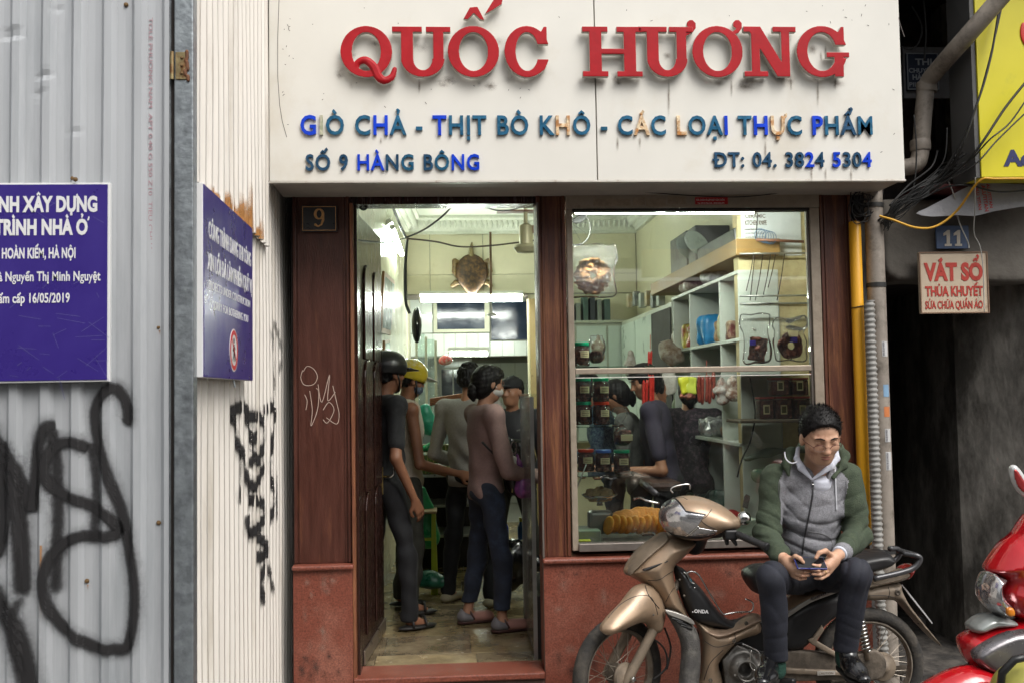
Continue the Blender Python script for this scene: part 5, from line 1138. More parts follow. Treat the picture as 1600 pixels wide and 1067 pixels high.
# rattan tray and clutter on the box
q = MB(); p0, p1 = P(672, 634, 3.2), P(730, 619, 3.2)
tr = thing('rattan_tray', 'brown woven rattan tray leaning above the storage box', 'tray', p0)
MB().hexa([p0+Vector((0, -.1, 0)), p1+Vector((0, -.1, 0)), p1+Vector((0, .1, 0)), p0+Vector((0, .1, 0))], [p0+Vector((0, -.1, .07)), p1+Vector((0, -.1, .035)), p1+Vector((0, .1, .035)), p0+Vector((0, .1, .07))]).build('weave', mat('rattan', (.16, .055, .02), .5, var=.6, scale=60, bump=.8, bscale=90), tr, bevel=.01)
for i in range(4):
    a = p0+(p1-p0)*0+Vector((0, -.102, .012+i*.016)); b = p1+Vector((0, -.102, .006+i*.008)); MB().tube([a, b], .005, 6).build('cane', mat('cane_light', (.26, .10, .04), .5), tr)
for (a, b, w_, h_, col, lb) in ((684, 655, 8, 16, (.6, .3, .03), 'small orange cup among the clutter on the grey box'), (694, 655, 6, 14, (.5, .5, .45), 'small white jar among the clutter on the grey box'), (703, 650, 12, 22, (.2, .35, .5), 'crumpled pale blue packet on the grey box')):
    p = P(a, b, 3.3); r = w_/2/FPX*8.7; tag(MB().lathe([(r*.8, 0), (r, .003), (r*1.1, h_/FPX*8.7), (r*.9, h_/FPX*8.7+.003)], p, n=12).build('cup', mat('cup_%d' % a, col, .4), smooth=True, auto=40), lb, 'cup')
blob('red_bag', [P(690, 564, 4.2), P(697, 562, 4.2), P(703, 563, 4.2)], [.03, .04, .03], 'small red and white plastic bag on top of the kitchen cabinet', 'bag', mat('red_white', (.5, .04, .03), .4, col2=(.6, .6, .55), f2=.55, s2=20), res=.008, folds=(.008, 40))
# yellow-green plastic stool
st = thing('plastic_stool', 'lime green plastic stool standing behind the men in helmets', 'stool', P(662, 880, 2.2)); ml = mat('lime_plastic', (.35, .42, .02), .35)
p = P(662, 800, 2.2); MB().box(p.x-.13, p.x+.1, 2.1, 2.35, p.z, p.z+.02).build('seat', mat('seat_olive', (.3, .2, .08), .5), st, bevel=.006)
for dx in (-.12, .07):
    for dy in (0, .2): MB().hexa([(p.x+dx-.02, 2.11+dy, FZ), (p.x+dx+.03, 2.11+dy, FZ), (p.x+dx+.03, 2.14+dy, FZ), (p.x+dx-.02, 2.14+dy, FZ)], [(p.x+dx-.01, 2.12+dy, p.z), (p.x+dx+.02, 2.12+dy, p.z), (p.x+dx+.02, 2.15+dy, p.z), (p.x+dx-.01, 2.15+dy, p.z)]).build('leg', ml, st, bevel=.003)
z2 = p.z-.2; MB().box(p.x-.11, p.x+.09, 2.115, 2.135, z2, z2+.02).build('stretcher', ml, st)
for (a, col) in ((790, (.02, .05, .3)), (814, (.03, .12, .3))):
    p = P(a, 842, 2.05); bt = thing('cleaning_bottle', ('left' if a == 790 else 'right')+' one of two blue spray bottles on top of the black rubbish bag', 'bottle', p); MB().lathe([(.022, 0), (.024, .01), (.024, .09), (.01, .12), (.01, .13)], p, n=12).build('body', mat('blue_bottle%d' % a, col, .3), bt, smooth=True, auto=40); MB().lathe([(.011, .131), (.012, .16)], p, n=10).build('cap', mat('yellow_cap', (.5, .5, .05), .4), bt)
# glass showcase edge right inside the door
sc_ = thing('glass_showcase', 'narrow glass showcase end with steel edges just inside the right of the doorway', 'showcase', (X_(826, 800, .5), .5, FZ))
xa, xb = X_(825, 800, .55), X_(846, 800, .3); za, zb = Z_(826, 950, .5), Z_(826, 620, .5)
MB().box(xa, xa+.012, .24, 1.0, FZ+.02, zb).build('pane', glass_mat('showcase_glass', (.92, .96, .94), .03, 1.2, opac=.015), sc_)
for y in (.24, 1.0): MB().box(xa-.004, xa+.018, y-.012, y, FZ, zb+.004).build('edge_bar', M_steel, sc_)
MB().box(xa-.004, xa+.4, .24, 1.0, zb+.005, zb+.02).build('top', glass_mat('showcase_glass', ()), sc_)
MB().box(xa+.013, xa+.4, .24, 1.0, FZ+.0, FZ+.35).build('plinth', M_dark, sc_)
# ================================================================== display window contents
Wst = YB-.3
# long cupboards against the back and right wall (white sliding doors)
cz = mat('cupboard_door', (.50, .56, .52), .3, var=.06, scale=3); cf = mat('cupboard_frame', (.42, .43, .36), .4)
C1 = thing('wall_cupboard', 'white sliding door cupboard on the back wall of the shop with files on top', 'cupboard', (1.3, YB-.25, 1.2))
Yc = YB-.28; a0, a1 = 1.0, X_(998, 530, Yc); zt1, zb1 = Z_(950, 505, Yc), Z_(950, 690, Yc)
MB().box(a0, a1, Yc, YB-.002, zb1, zt1).build('carcass', cf, C1, bevel=.003)
nd = 3
for i in range(nd): MB().box(a0+(a1-a0)*i/nd+.012, a0+(a1-a0)*(i+1)/nd-.012, Yc-.012, Yc-.001, zb1+.02, zt1-.03).build('door', cz, C1, bevel=.002)
MB().box(a0-.01, a1+.0, Yc-.03, YB-.003, zt1+.001, zt1+.03).build('top_board', cf, C1, bevel=.002)
rn = random.Random(3)
for i in range(9):
    x = a0+.05+i*.075; h_ = rn.uniform(.16, .26); tag(MB().box(x, x+rn.uniform(.04, .065), Yc+.03, YB-.05, zt1+.031, zt1+.031+h_).build('box_file', mat(('file_dark', 'file_grey', 'file_green')[i % 3], ((.03, .035, .045), (.2, .22, .2), (.05, .09, .08))[i % 3], .6), bevel=.003), ['dark', 'grey', 'green'][i % 3]+' box file on the back wall cupboard, '+('leftmost', 'second', 'third', 'fourth', 'middle', 'sixth', 'seventh', 'eighth', 'rightmost')[i]+' of its row', 'box file', 'box files on the cupboard')
# open white shelving on the right wall
XS1 = XRW-.26; XSB = XRW-.004
def yR(px, X=XS1): return PX_(px, 600, X).y
SH = thing('wall_shelving', 'white open shelving along the right wall full of packets, jars and bags', 'shelves', (XRW-.13, 1.6, 1.0))
M_shw = mat('white_shelf', (.52, .55, .50), .4, var=.06); y0s, y1s = yR(1157), yR(1052)
zsh = [PX_(1157, 420, XS1).z, PX_(1157, 527, XS1).z, PX_(1157, 692, XS1).z, PX_(1157, 870, XS1).z]
for z in zsh: MB().box(XS1, XSB, y0s, y1s, z-.022, z).build('shelf', M_shw, SH, bevel=.002)
MB().box(XSB-.006, XSB-.001, y0s, y1s, zsh[3], zsh[0]-.023).build('back_board', mat('shelf_back', (.38, .40, .37), .5), SH)
for px in (1157, 1127, 1080, 1054):
    y = yR(px); 
    for a, b in ((0, 1), (1, 2), (2, 3)): MB().box(XS1+.004, XSB-.007, y-.0+.002, y+.02, zsh[b]+.0005, zsh[a]-.0225).build('divider', M_shw, SH, bevel=.002)
# cupboard with dark door farther along the right wall
C2 = thing('corner_cupboard', 'pale cupboard with sliding doors and a dark gap in the far right corner', 'cupboard', (XRW-.15, 2.9, 1.2)); y2, y3 = yR(1048)+.03, YB-.32
ztp, zbt = PX_(1048, 470, XS1).z, PX_(1048, 700, XS1).z
MB().box(XS1+.03, XSB, y2, y3, zbt, ztp).build('carcass', cf, C2, bevel=.003)
for i, m_ in enumerate((M_dark, cz, cz)): MB().box(XS1+.018, XS1+.029, y2+.02+(y3-y2)*i/3, y2+(y3-y2)*(i+1)/3-.01, zbt+.03, ztp-.04).build('door', m_, C2, bevel=.002)
# speakers, boxes on top of shelving and ochre reflection board under the ceiling
M_blkp = mat('black_cabinet', (.012, .012, .014), .4); zb2 = PX_(1157, 398, XS1).z
def sbx(name, a0_, a1_, zA_, zB2, label, cat, m=M_blkp, x0=XS1-.05):
    t = MB().box(x0, XSB, yR(a1_, x0), yR(a0_, x0), zA_, zB2).build(name, m, bevel=.006); return tag(t, label, cat)
bd = MB().box(XS1-.02, XSB, yR(1156, XS1-.02), yR(1020, XS1-.02), PX_(1085, 430, XS1-.02).z, PX_(1085, 408, XS1-.02).z).build('reflection_band', mat('ochre_reflection', (.27, .16, .05), .5, var=.15, scale=6), bevel=.004); tag(bd, 'long ochre board in place of a street reflection high on the right wall below black loudspeakers', 'shelf')  # ochre band is a reflected house front, built as a solid board
zsp = PX_(1085, 408, XS1-.02).z+.002
for (a, b, ht, lb) in ((1052, 1078, 52, 'narrow black loudspeaker at the far end of the ochre reflection board'), (1080, 1092, 60, 'large black loudspeaker in the middle of the ochre reflection board'), (1094, 1154, 56, 'wide black appliance box at the near end of the ochre reflection board')):
    y_a = yR(b, XS1-.0); z1 = PX_(b, 408-ht, XS1-.0).z; t = thing('loudspeaker' if ht != 56 else 'appliance_box', lb, 'speaker' if ht != 56 else 'box', (XS1+.05, y_a+.1, zsp)); MB().box(XS1-.0, XSB, y_a, yR(a, XS1-.0)-.01, zsp, z1).build('cabinet', M_blkp, t, bevel=.008)
    if ht != 56:
        MB().lathe([(.0, 0), (.06, .004), (.07, .012), (.066, .016)], (XS1-.015+.02, y_a-.006, (zsp+z1)/2), axis=(0, -1, 0), n=20, sc=(1, 1.5)).build('cone', mat('speaker_cone', (.2, .23, .2), .3), t, smooth=True, auto=40)
# bags hanging: big round cracker in clear bag near top left of window
M_clear = glass_mat('clear_bag', (.96, .97, .97), .14, 1.3, opac=.03); M_rice = mat('rice_cracker', (.48, .22, .08), .7, var=.5, scale=40, bump=.8, bscale=60, col2=(.66, .38, .17), f2=.55, s2=30)
def disc(c, r, th, m, name, parent=None, hole=0, seed=0, bump=.006):
    s = SDF(Vector(c)-Vector((r+.03, th+.03, r+.03)), Vector(c)+Vector((r+.03, th+.03, r+.03)), .0055); s.cap(Vector(c)-Vector((0, .002, 0)), Vector(c)+Vector((0, .002, 0)), r, k=0); 
    n = 36; s = SDF(Vector(c)-Vector((r+.03, th+.03, r+.03)), Vector(c)+Vector((r+.03, th+.03, r+.03)), .0055)
    rn = random.Random(seed); s.ext([(c[0]+r*(1+rn.uniform(-.03, .03))*math.cos(2*PI*k/n), c[2]+r*(1+rn.uniform(-.03, .03))*math.sin(2*PI*k/n)) for k in range(n)], (0, c[1], 0), th, rd=th*.8)
    if hole: s.cap(Vector(c)-Vector((0, .1, 0)), Vector(c)+Vector((0, .1, 0)), hole, k=.01, op='sub')
    s.folds(bump, 160, seed, 6); return s.build(name, m, parent)
c = P(926, 432, .45); t = thing('bagged_cracker', 'large round brown rice cracker in a clear bag at the upper left window', 'snack bag', c); disc(c, .108, .02, M_rice, 'cracker', t, .022, 2)
def bag(c, w_, h_, d_, parent, seed=1, m=None, top=.3, name='bag', amp=.006, freq=38, res=.007):
    c = Vector(c); s = SDF(c-Vector((w_+.05, d_+.04, h_+.05)), c+Vector((w_+.05, d_+.04, h_*(1+top)+.05)), res); s.box(c, (w_, d_, h_), rd=min(d_*.9, .03)); s.box(c+Vector((0, 0, h_*(1+top*.3))), (w_*.99, .006, h_*top*.7), k=.06, rd=.004); s.folds(amp, freq, seed, 6); return s.build(name, m or M_clear, parent)
bag(c, .135, .125, .03, t, 3, top=.5, amp=.008)
# shelf behind mid rail with bags
MB_ = tag(MB().box(XW0+.05, X_(1020, 575, .12), .09, .36, Z_(960, 572, .12)-.008, Z_(960, 572, .12)).build('glass_shelf', glass_mat('shelf_glass', (.85, .93, .88), .03, 1.4)), 'glass shelf just above the mid rail at the left of the window', 'shelf')
M_jg = glass_mat('jar_plastic', (.95, .93, .93), .08, 1.3, opac=.05); M_meat = mat('dried_meat', (.17, .045, .032), .6, var=.6, scale=50, bump=.9, bscale=70, col2=(.36, .13, .08), f2=.55, s2=45)
M_lab = mat('cream_label', (.85, .74, .45), .5, var=.05); M_ink = mat('label_ink', (.12, .08, .05), .6)
lids = {'green': mat('lid_green', (.0, .42, .2), .35), 'red': mat('lid_red', (.8, .06, .02), .35), 'blue': mat('lid_blue', (.07, .2, .75), .35)}
def jar(cx, cyb, wpx, hpx, Y, lid, label, lab_dx=0.0):
    b = P(cx, cyb, Y); r = wpx/2/FPX*(Y-CAM.y); h_ = hpx/FPX*(Y-CAM.y); t = thing('snack_jar', label, 'jar', b, 'plastic jars of dried meat')
    MB().lathe([(r*.86, 0), (r*.97, .006), (r, .02), (r*.96, h_*.12), (r*.93, h_*.30), (r, h_*.36), (r*.97, h_*.6), (r, h_*.74), (r*.84, h_*.82), (r*.84, h_*.86)], b, n=26).build('jar_body', M_jg, t, smooth=True, auto=50)
    MB().lathe([(r*.9, h_*.86), (r*.94, h_*.87), (r*.94, h_*.985), (r*.9, h_)], b, n=26).build('lid', lids[lid], t, smooth=True, auto=40)
    s = SDF(b-Vector((r, r, 0)), b+Vector((r, r, h_)), .0055); s.cap(b+Vector((0, 0, r*.8)), b+Vector((0, 0, h_*.7-r*.3)), r*.8, k=0); s.folds(.006, 120, int(cx), 6); s.build('contents', M_meat, t)
    n = 6; rr = r+.002; a0 = lab_dx; V = [(b.x+rr*math.sin(a), b.y-rr*math.cos(a), z) for z in (b.z+h_*.36, b.z+h_*.64) for a in [a0-.55+1.1*i/n for i in range(n+1)]]
    lb_ = MB().add(V, [(i, i+1, n+2+i, n+1+i) for i in range(n)]).build('label', M_lab, t)
    for q in (.57, .50, .43): V = [(b.x+(rr+.0008)*math.sin(a), b.y-(rr+.0008)*math.cos(a), z) for z in (b.z+h_*(q-.012), b.z+h_*(q+.012)) for a in [a0-.4+.8*i/n for i in range(n+1)]]; MB().add(V, [(i, i+1, n+2+i, n+1+i) for i in range(n)]).build('print_line', M_ink, lb_)
    return t
jar(909, 572, 26, 37, .25, 'green', 'green lidded jar of dried meat standing on the glass shelf above the mid rail', .3)
for (x, yb, hh, l, lb) in ((911, 627, 37, 'green', 'upper left green lidded jar in the two by two stack below the mid rail'), (939, 627, 37, 'green', 'upper right green lidded jar in the stack, standing on the red lidded one'), (912, 663, 36, 'green', 'lower left green lidded jar in the two by two stack'), (940, 663, 36, 'red', 'red lidded jar at the lower right of the two by two stack'),
    (916, 735, 34, 'red', 'red lidded jar at the left end of the lower row of jars'), (943, 736, 34, 'blue', 'blue lidded jar in the middle of the lower row of jars'), (972, 738, 36, 'green', 'green lidded jar at the right end of the lower row under the knotted bag')): jar(x, yb, 27, hh, .25, l, lb, .35 if x in (939, 940) else .1)
for (py, a0, a1) in ((664, 899, 962), (739, 899, 995)):
    z = Z_(930, py, .25); tag(MB().box(X_(a0, py, .25), X_(a1, py, .25), .12, .38, z-.008, z-.001).build('glass_shelf', glass_mat('shelf_glass', ())), 'short glass shelf under the '+('two by two stack' if py < 700 else 'lower row')+' of jars', 'shelf')
# knotted round bag on the lower row
c = P(973, 682, .25); t = thing('knotted_bag', 'knotted clear bag of dark meat with cream label above the green jar', 'snack bag', c-Vector((0, 0, .05)))
s = SDF(c-Vector((.1, .1, .09)), c+Vector((.1, .1, .17)), .006); s.ell(c, (.056, .05, .055)); s.cap(c+Vector((0, 0, .05)), c+Vector((-.01, 0, .075)), .016, .012, k=.03); s.cap(c+Vector((-.01, 0, .08)), c+Vector((-.015, 0, .13)), .012, .05, k=.01, sq=((0, 1, 0), .4)); s.folds(.004, 70, 4); s.build('bag', M_clear, t)
s = SDF(c-Vector((.08, .08, .09)), c+Vector((.08, .08, .08)), .006); s.ell(c, (.048, .042, .046)); s.folds(.005, 90, 5); s.build('contents', M_meat, t)
MB().box(c.x-.02, c.x+.045, c.y-.062, c.y-.058, c.z-.02, c.z+.015).build('label', M_lab, t)
# dark bag beside top jar
c = P(932, 553, .3); t = thing('snack_bag', 'clear bag of dark dried meat behind the green lidded jar on the glass shelf', 'snack bag', c); bag(c, .04, .05, .03, t, 8, top=1.2); s = SDF(c-Vector((.08,)*3), c+Vector((.08,)*3), .006); s.box(c-Vector((0, 0, .015)), (.036, .025, .035), rd=.02); s.folds(.005, 90, 5); s.build('contents', M_meat, t)
# cakes on a tray
ty = .28; zt3 = Z_(985, 838, ty); t = thing('metal_tray', 'flat metal tray in the window holding the row of orange cakes', 'tray', P(988, 842, ty))
MB().box(X_(935, 838, ty), X_(1040, 838, ty), .12, .42, zt3-.006, zt3).build('base', M_steel, t, bevel=.002)
for y in (.12, .416): MB().box(X_(935, 838, ty), X_(1040, 838, ty), y, y+.004, zt3+.0005, zt3+.02).build('rim', M_steel, t)
M_cake = mat('fried_cake', (.85, .34, .05), .5, var=.25, scale=20, bump=.5, bscale=90, col2=(.68, .22, .03), f2=.58, s2=18)
def cake(p, rx, lean, yaw, label):
    Rm = Matrix.Rotation(math.radians(yaw), 4, 'Z') @ Matrix.Rotation(math.radians(lean), 4, 'Y')
    m = MB().lathe([(.001, -.008), (rx*.75, -.008), (rx*.93, -.006), (rx, 0), (rx*.93, .006), (rx*.75, .008), (.001, .008)], (0, 0, 0), axis=(1, 0, 0), n=18)
    o = mesh_obj('flat_cake', [Rm @ Vector(v)+Vector(p) for v in m.V], m.F, M_cake, smooth=True); tag(o, label, 'cake', 'orange flat cakes on the tray')
rn = random.Random(6)
for i in range(9):
    a = 951+i*9.8; cake(P(a, 819+rn.uniform(-2, 2), .18), .052*rn.uniform(.92, 1.05), 14+rn.uniform(-5, 5), 24+rn.uniform(-6, 6), 'orange fried cake standing on edge in the front row of the tray' if i not in (0, 8) else ('leftmost orange cake of the front row on the tray' if i == 0 else 'rightmost orange cake of the front row on the tray'))
for i in range(8):
    a = 968+i*9.5; cake(P(a, 809-6*math.sin(i/7*PI)+rn.uniform(-2, 2), .27), .052, 40+rn.uniform(-8, 8), 68+rn.uniform(-8, 8), 'orange fried cake leaning in the back row of the tray')
# scale with floss
c = P(937, 775, .3); t = thing('weighing_scale', 'kitchen scale with a steel bowl heaped with pale meat floss', 'scale', c-Vector((0, 0, .2)))
MB().lathe([(.03, -.03), (.05, -.022), (.09, .0), (.105, .012), (.102, .013), (.08, .002)], c, n=28).build('bowl', M_chrome, t, smooth=True); 
s = SDF(c-Vector((.12, .12, .03)), c+Vector((.12, .12, .09)), .005); s.ell(c+Vector((0, 0, .008)), (.085, .08, .042)); s.folds(.006, 170, 2, 8); s.build('floss', mat('meat_floss', (.45, .31, .12), .9, var=.4, scale=90, bump=1, bscale=150), t)
MB().lathe([(.02, -.05), (.012, -.03)], c, n=12).build('neck', M_chrome, t); bq = c-Vector((0, 0, .13)); MB().box(bq.x-.07, bq.x+.07, bq.y-.05, bq.y+.05, bq.z-.07, bq.z+.05).build('body', mat('scale_body', (.22, .25, .22), .35, .3), t, bevel=.02)
cable([(897, 770, .1), (903, 758, .1), (911, 738, .1), (916, 725, .12)], .004, 'thin white curved wire at the lower left of the window', mat('pale_wire', ()), name='white_wire')
tag(MB().box(X_(899, 820, .2), X_(936, 820, .2), .13, .35, Z_(915, 845, .2), Z_(915, 826, .2)).build('container', mat('pale_tub', (.4, .45, .38), .4), bevel=.006), 'pale green tub at the lower left corner of the window', 'tub')
tag(MB().box(X_(902, 842, .1), X_(922, 842, .1), .06, .12, Z_(915, 845, .1), Z_(915, 843, .1)+.002).build('sponge', mat('yellow_card', (.7, .7, .05), .5)), 'yellow strip lying on the window sill', 'strip')
tag(MB().box(XW0+.02, XRW+.15, .055, .62, Z_(1000, 846, .1)-.03, Z_(1000, 846, .1)-.002).build('display_counter', mat('counter_top', (.28, .27, .24), .35)), 'grey display counter top behind the window sill', 'counter')
tag(MB().box(XW0+.02, XRW+.15, .2, .6, FZ, Z_(1000, 846, .1)-.031).build('closed_cupboard', M_dark), 'dark closed cupboard beneath the display counter', 'cupboard')
# right part: stained wall with poster, pegs, knives, jars
Yw = .618
def wb(name, a0, b0, a1, b1, d_, m, parent=None, Y=Yw, bevel=.002): return box_px(a0, b0, a1, b1, Y-d_, d_-.001, m, name, parent=parent, bevel=bevel)
t = thing('kitchen_knife_poster', 'white kitchen knife poster at the top right inside the window', 'poster', P(1200, 420, Yw)); wb('sheet', 1158, 331, 1252, 400, .004, mat('poster_paper', (.55, .57, .58), .4), t)
put(t, 'CERAMIC', 1164, 341, 335, 1196, Yw-.0045, M_ink, .01); put(t, 'KITCHEN KNIFE', 1164, 352, 345, 1198, Yw-.0045, M_ink, .015)
for i in range(7): put(t, 'ceramic blade stays sharp', 1164, 360+i*6, 357.5+i*6, 1190+(i % 3)*4, Yw-.0045, M_ink, 0.0)
cb_ = wb('cutting_board', 1156, 372, 1182, 392, .05, mat('white_block', (.5, .5, .45), .4)); tag(cb_, 'white perforated knife block on the wall bar under the poster', 'block')
rk = thing('wall_rack', 'steel wall bar with hanging knives and tools above the stained wall', 'rack', P(1200, 400, Yw-.06))
for (b, d_) in ((397, .06), (475, .08), (463, .05)): MB().tube([P(1156, b, Yw-d_), P(1262, b-1, Yw-d_)], .006, 8).build('bar', M_steel, rk, smooth=True)
for (a, b0, b1) in ((1184, 333, 470), (1178, 395, 455), (1192, 398, 470), (1204, 398, 465), (1212, 396, 450), (1226, 395, 470)): MB().tube(smooth_path([P(a, b0, Yw-.06), P(a-5, (b0+b1)/2, Yw-.05), P(a-12, b1, Yw-.04)], 4), .003, 6).build('tool', M_dark, rk)
MB().tube([P(1182, 375, Yw-.1), P(1256, 378, Yw-.1)], .009, 8).build('wooden_handle', mat('handle_wood', (.2, .08, .04), .5), rk, smooth=True)
q = MB(); 
for k in range(5): q.tube([P(1188+k*4+9*math.cos(a), 368+k+10*math.sin(a), Yw-.09-.004*k) for a in [2*PI*j/14 for j in range(15)]], .002, 5)
q.build('wire_coil', mat('blue_wire', (.08, .16, .28), .4), rk)
for (a0, a1, lb, sd) in ((1158, 1206, 'glossy bag of dark dried meat with purple label, left of two on rail', 3), (1208, 1262, 'clear bag with brown meat wreath and yellow label, right of two', 5)):
    c = P((a0+a1)/2, 532, .3); w_ = (a1-a0)/2/FPX*5.7; t = thing('snack_bag', lb, 'snack bag', c-Vector((0, 0, .14)), 'bags of dried meat on the mid rail'); bag(c-Vector((0, 0, .01)), w_*.92, .115, .02, t, sd, top=.35, amp=.01)
    if sd == 5:
        c2 = c-Vector((0, 0, .03)); s = SDF(c2-Vector((.12, .06, .12)), c2+Vector((.12, .06, .12)), .006)
        for k in range(14): an = 2*PI*k/14; s.ell((c2.x+.05*math.cos(an), c2.y, c2.z+.05*math.sin(an)), (.026, .018, .03), R=rot('Y', k*40), k=.004)
        s.folds(.004, 90, 3); s.build('contents', M_meat, t)
        MB().box(c.x-.02, c.x+.035, c.y-.032, c.y-.029, c.z+.02, c.z+.055).build('label', M_lab, t); MB().box(c.x-.015, c.x+.03, c.y-.034, c.y-.0325, c.z-.012, c.z+.018).build('label', mat('purple_label', (.05, .03, .25), .4), t)
    else:
        c2 = c-Vector((0, 0, .05)); s = SDF(c2-Vector((.12, .06, .12)), c2+Vector((.12, .06, .12)), .006); s.box(c2+Vector((.01, 0, 0)), (.05, .016, .07), R=rot('Y', 12), rd=.015); s.folds(.006, 80, 4); s.build('contents', M_meat, t); MB().box(c.x-.05, c.x-.015, c.y-.032, c.y-.029, c.z-.03, c.z+.0).build('label', mat('purple_label', (.05, .03, .25), .4), t)
sh2 = box_px(1157, 655, 1270, 660, .3, .3, mat('dark_shelf', (.08, .06, .04), .5), 'wall_shelf', 'dark wooden shelf carrying red lidded square jars on the stained wall', 'shelf')
sh3 = box_px(1157, 574, 1270, 578, .3, .3, mat('dark_shelf', ()), 'wall_shelf', 'dark shelf just behind the mid rail under the bags of dried meat', 'shelf')
def sjar(a0, b0, a1, b1, lid, lb):
    Y = .36; x0, x1, z0, z1 = X_(a0, b1, Y), X_(a1, b1, Y), Z_(a0, b1, Y), Z_(a0, b0, Y); t = thing('square_jar', lb, 'jar', ((x0+x1)/2, Y, z0), 'square jars on the wall shelf')
    MB().box(x0, x1, Y, Y+.09, z0+.001, z1-.012).build('jar_body', M_jg, t, bevel=.008); MB().box(x0+.006, x1-.006, Y+.006, Y+.084, z0+.006, z1-.02).build('contents', M_meat, t, bevel=.006)
    MB().box(x0+.001, x1-.001, Y-.001, Y+.088, z1-.0115, z1).build('lid', mat('lid_dark_red', (.32, .05, .04), .4), t, bevel=.002)
    xm = (x0+x1)/2; MB().box(xm-.022, xm+.016, Y-.004, Y-.001, z0+.03, z0+.085).build('label', M_lab, t); MB().box(xm-.016, xm+.010, Y-.0055, Y-.0045, z0+.038, z0+.077).build('picture', mat('label_pic', (.1, .1, .04), .5), t)
sjar(1187, 620, 1211, 655, 1, 'left square jar with red lid in the lower row'); sjar(1212, 619, 1240, 655, 1, 'middle square jar with red lid in the lower row'); sjar(1241, 619, 1270, 655, 1, 'right square jar with red lid in the lower row'); sjar(1206, 590, 1235, 618, 1, 'left square jar of the upper row below the mid rail'); sjar(1238, 590, 1264, 618, 1, 'right square jar of the upper row below the mid rail')
blob('folded_plastic', [P(1168, 716, .5), P(1200, 706, .48), P(1240, 702, .5)], [.02, .035, .02], 'folded grey plastic sheeting on the wire shelf behind the seated man', 'sheeting', mat('grey_green_plastic', (.14, .16, .13), .35, bump=.5, bscale=30), folds=(.008, 40), sq=((0, 0, 1), .6))
blob('plastic_bag', [P(1185, 745, .5), P(1215, 740, .5)], [.045, .06], 'clear bag of green packets hanging behind the seated man', 'bag', mat('hazy_bag', (.25, .28, .2), .3, col2=(.03, .2, .12), f2=.6, s2=14, bump=.4, bscale=30), folds=(.01, 40), sq=((0, 1, 0), .5))
t = thing('peeler', 'metal bottle opener hung on the wall at the lower right of the window', 'opener', P(1167, 790, Yw-.02)); q = MB(); pl_ = [P(a, b, Yw-.02) for a, b in ((1160, 792), (1163, 775), (1166, 771), (1172, 774), (1172, 779), (1168, 794))]; q.prism(pl_, (0, .004, 0)); q.build('blade', M_chrome, t, bevel=.001)
tag(MB().lathe([(.055, 0), (.062, .005), (.07, .09), (.073, .095)], P(1165, 836, .3), n=24).build('plastic_tub', mat('pale_green_tub', (.4, .48, .4), .4), smooth=True, auto=40), 'pale green plastic tub on the sill behind the bike mirror', 'tub')
cable([(1172, 590, .5), (1177, 620, .5), (1180, 650, .5), (1172, 690, .5), (1160, 715, .5), (1152, 745, .5)], .005, 'dark cord hanging from a ring at the right of the white shelving', name='cord')
# sausages
def sausages(cx, top, bot, n, col, lb, Y, w_=3.2, seed=1):
    t = thing('sausage_bunch', lb, 'sausages', P(cx, bot, Y)); rn = random.Random(seed)
    for i in range(n):
        a = cx+(i-(n-1)/2)*w_*1.6+rn.uniform(-.6, .6); yo = rn.uniform(-5, 5); s_ = .0125; p0, p1 = P(a, top+yo, Y+rn.uniform(-.02, .02)), P(a+rn.uniform(-1, 1), bot+yo, Y+rn.uniform(-.02, .02)); pts = smooth_path([p0, (p0+p1)/2+Vector((rn.uniform(-.005, .005), 0, 0)), p1], 4)
        r = w_*.9/FPX*(Y-CAM.y); MB().tube(pts, [r*.5]+[r]*(len(pts)-2)+[r*.5], 8).build('sausage', col, t, smooth=True)
    MB().tube([P(cx, top-22, Y), P(cx, top, Y)], .003, 5).build('string', mat('string', (.4, .1, .08), .6), t)
Ms1 = mat('red_sausage', (.52, .03, .02), .3, var=.2, scale=30, bump=.3, bscale=60); Ms2 = mat('dark_sausage', (.22, .035, .025), .35, var=.4, scale=60, col2=(.4, .12, .08), f2=.6, s2=50, bump=.4, bscale=60)
sausages(1013, 590, 642, 4, Ms1, 'bright red sausages hanging on a string in the middle of the window', 1.2, 2.8); sausages(1104, 585, 628, 5, Ms2, 'bunch of speckled dark red sausages hanging below the shelf edge', 1.0, 3.4, 3); sausages(1016, 545, 572, 2, Ms1, 'pair of thin red sausages hanging just above the mid rail', 1.3, 2)
for i, (a, b, col, lb) in enumerate(((1070, 600, (.6, .6, .04), 'yellow and red packet hanging left of the dark sausages'), (1080, 602, (.55, .6, .08), 'second yellow packet hanging beside the dark sausages'))):
    c = P(a, b, 1.0); t = thing('snack_packet', lb, 'packet', c); s = SDF(c-Vector((.08, .05, .12)), c+Vector((.08, .05, .12)), .006); s.box(c, (.035, .012, .055), R=rot('Y', -15+20*i), rd=.01); s.folds(.005, 60, i); s.build('packet', mat('yellow_pack%d' % i, col, .3), t); s = SDF(c-Vector((.08, .05, .14)), c+Vector((.08, .05, .0)), .006); s.box(c-Vector((0, 0, .065)), (.035, .014, .025), rd=.01); s.folds(.006, 90, 2); s.build('contents', M_meat, t)
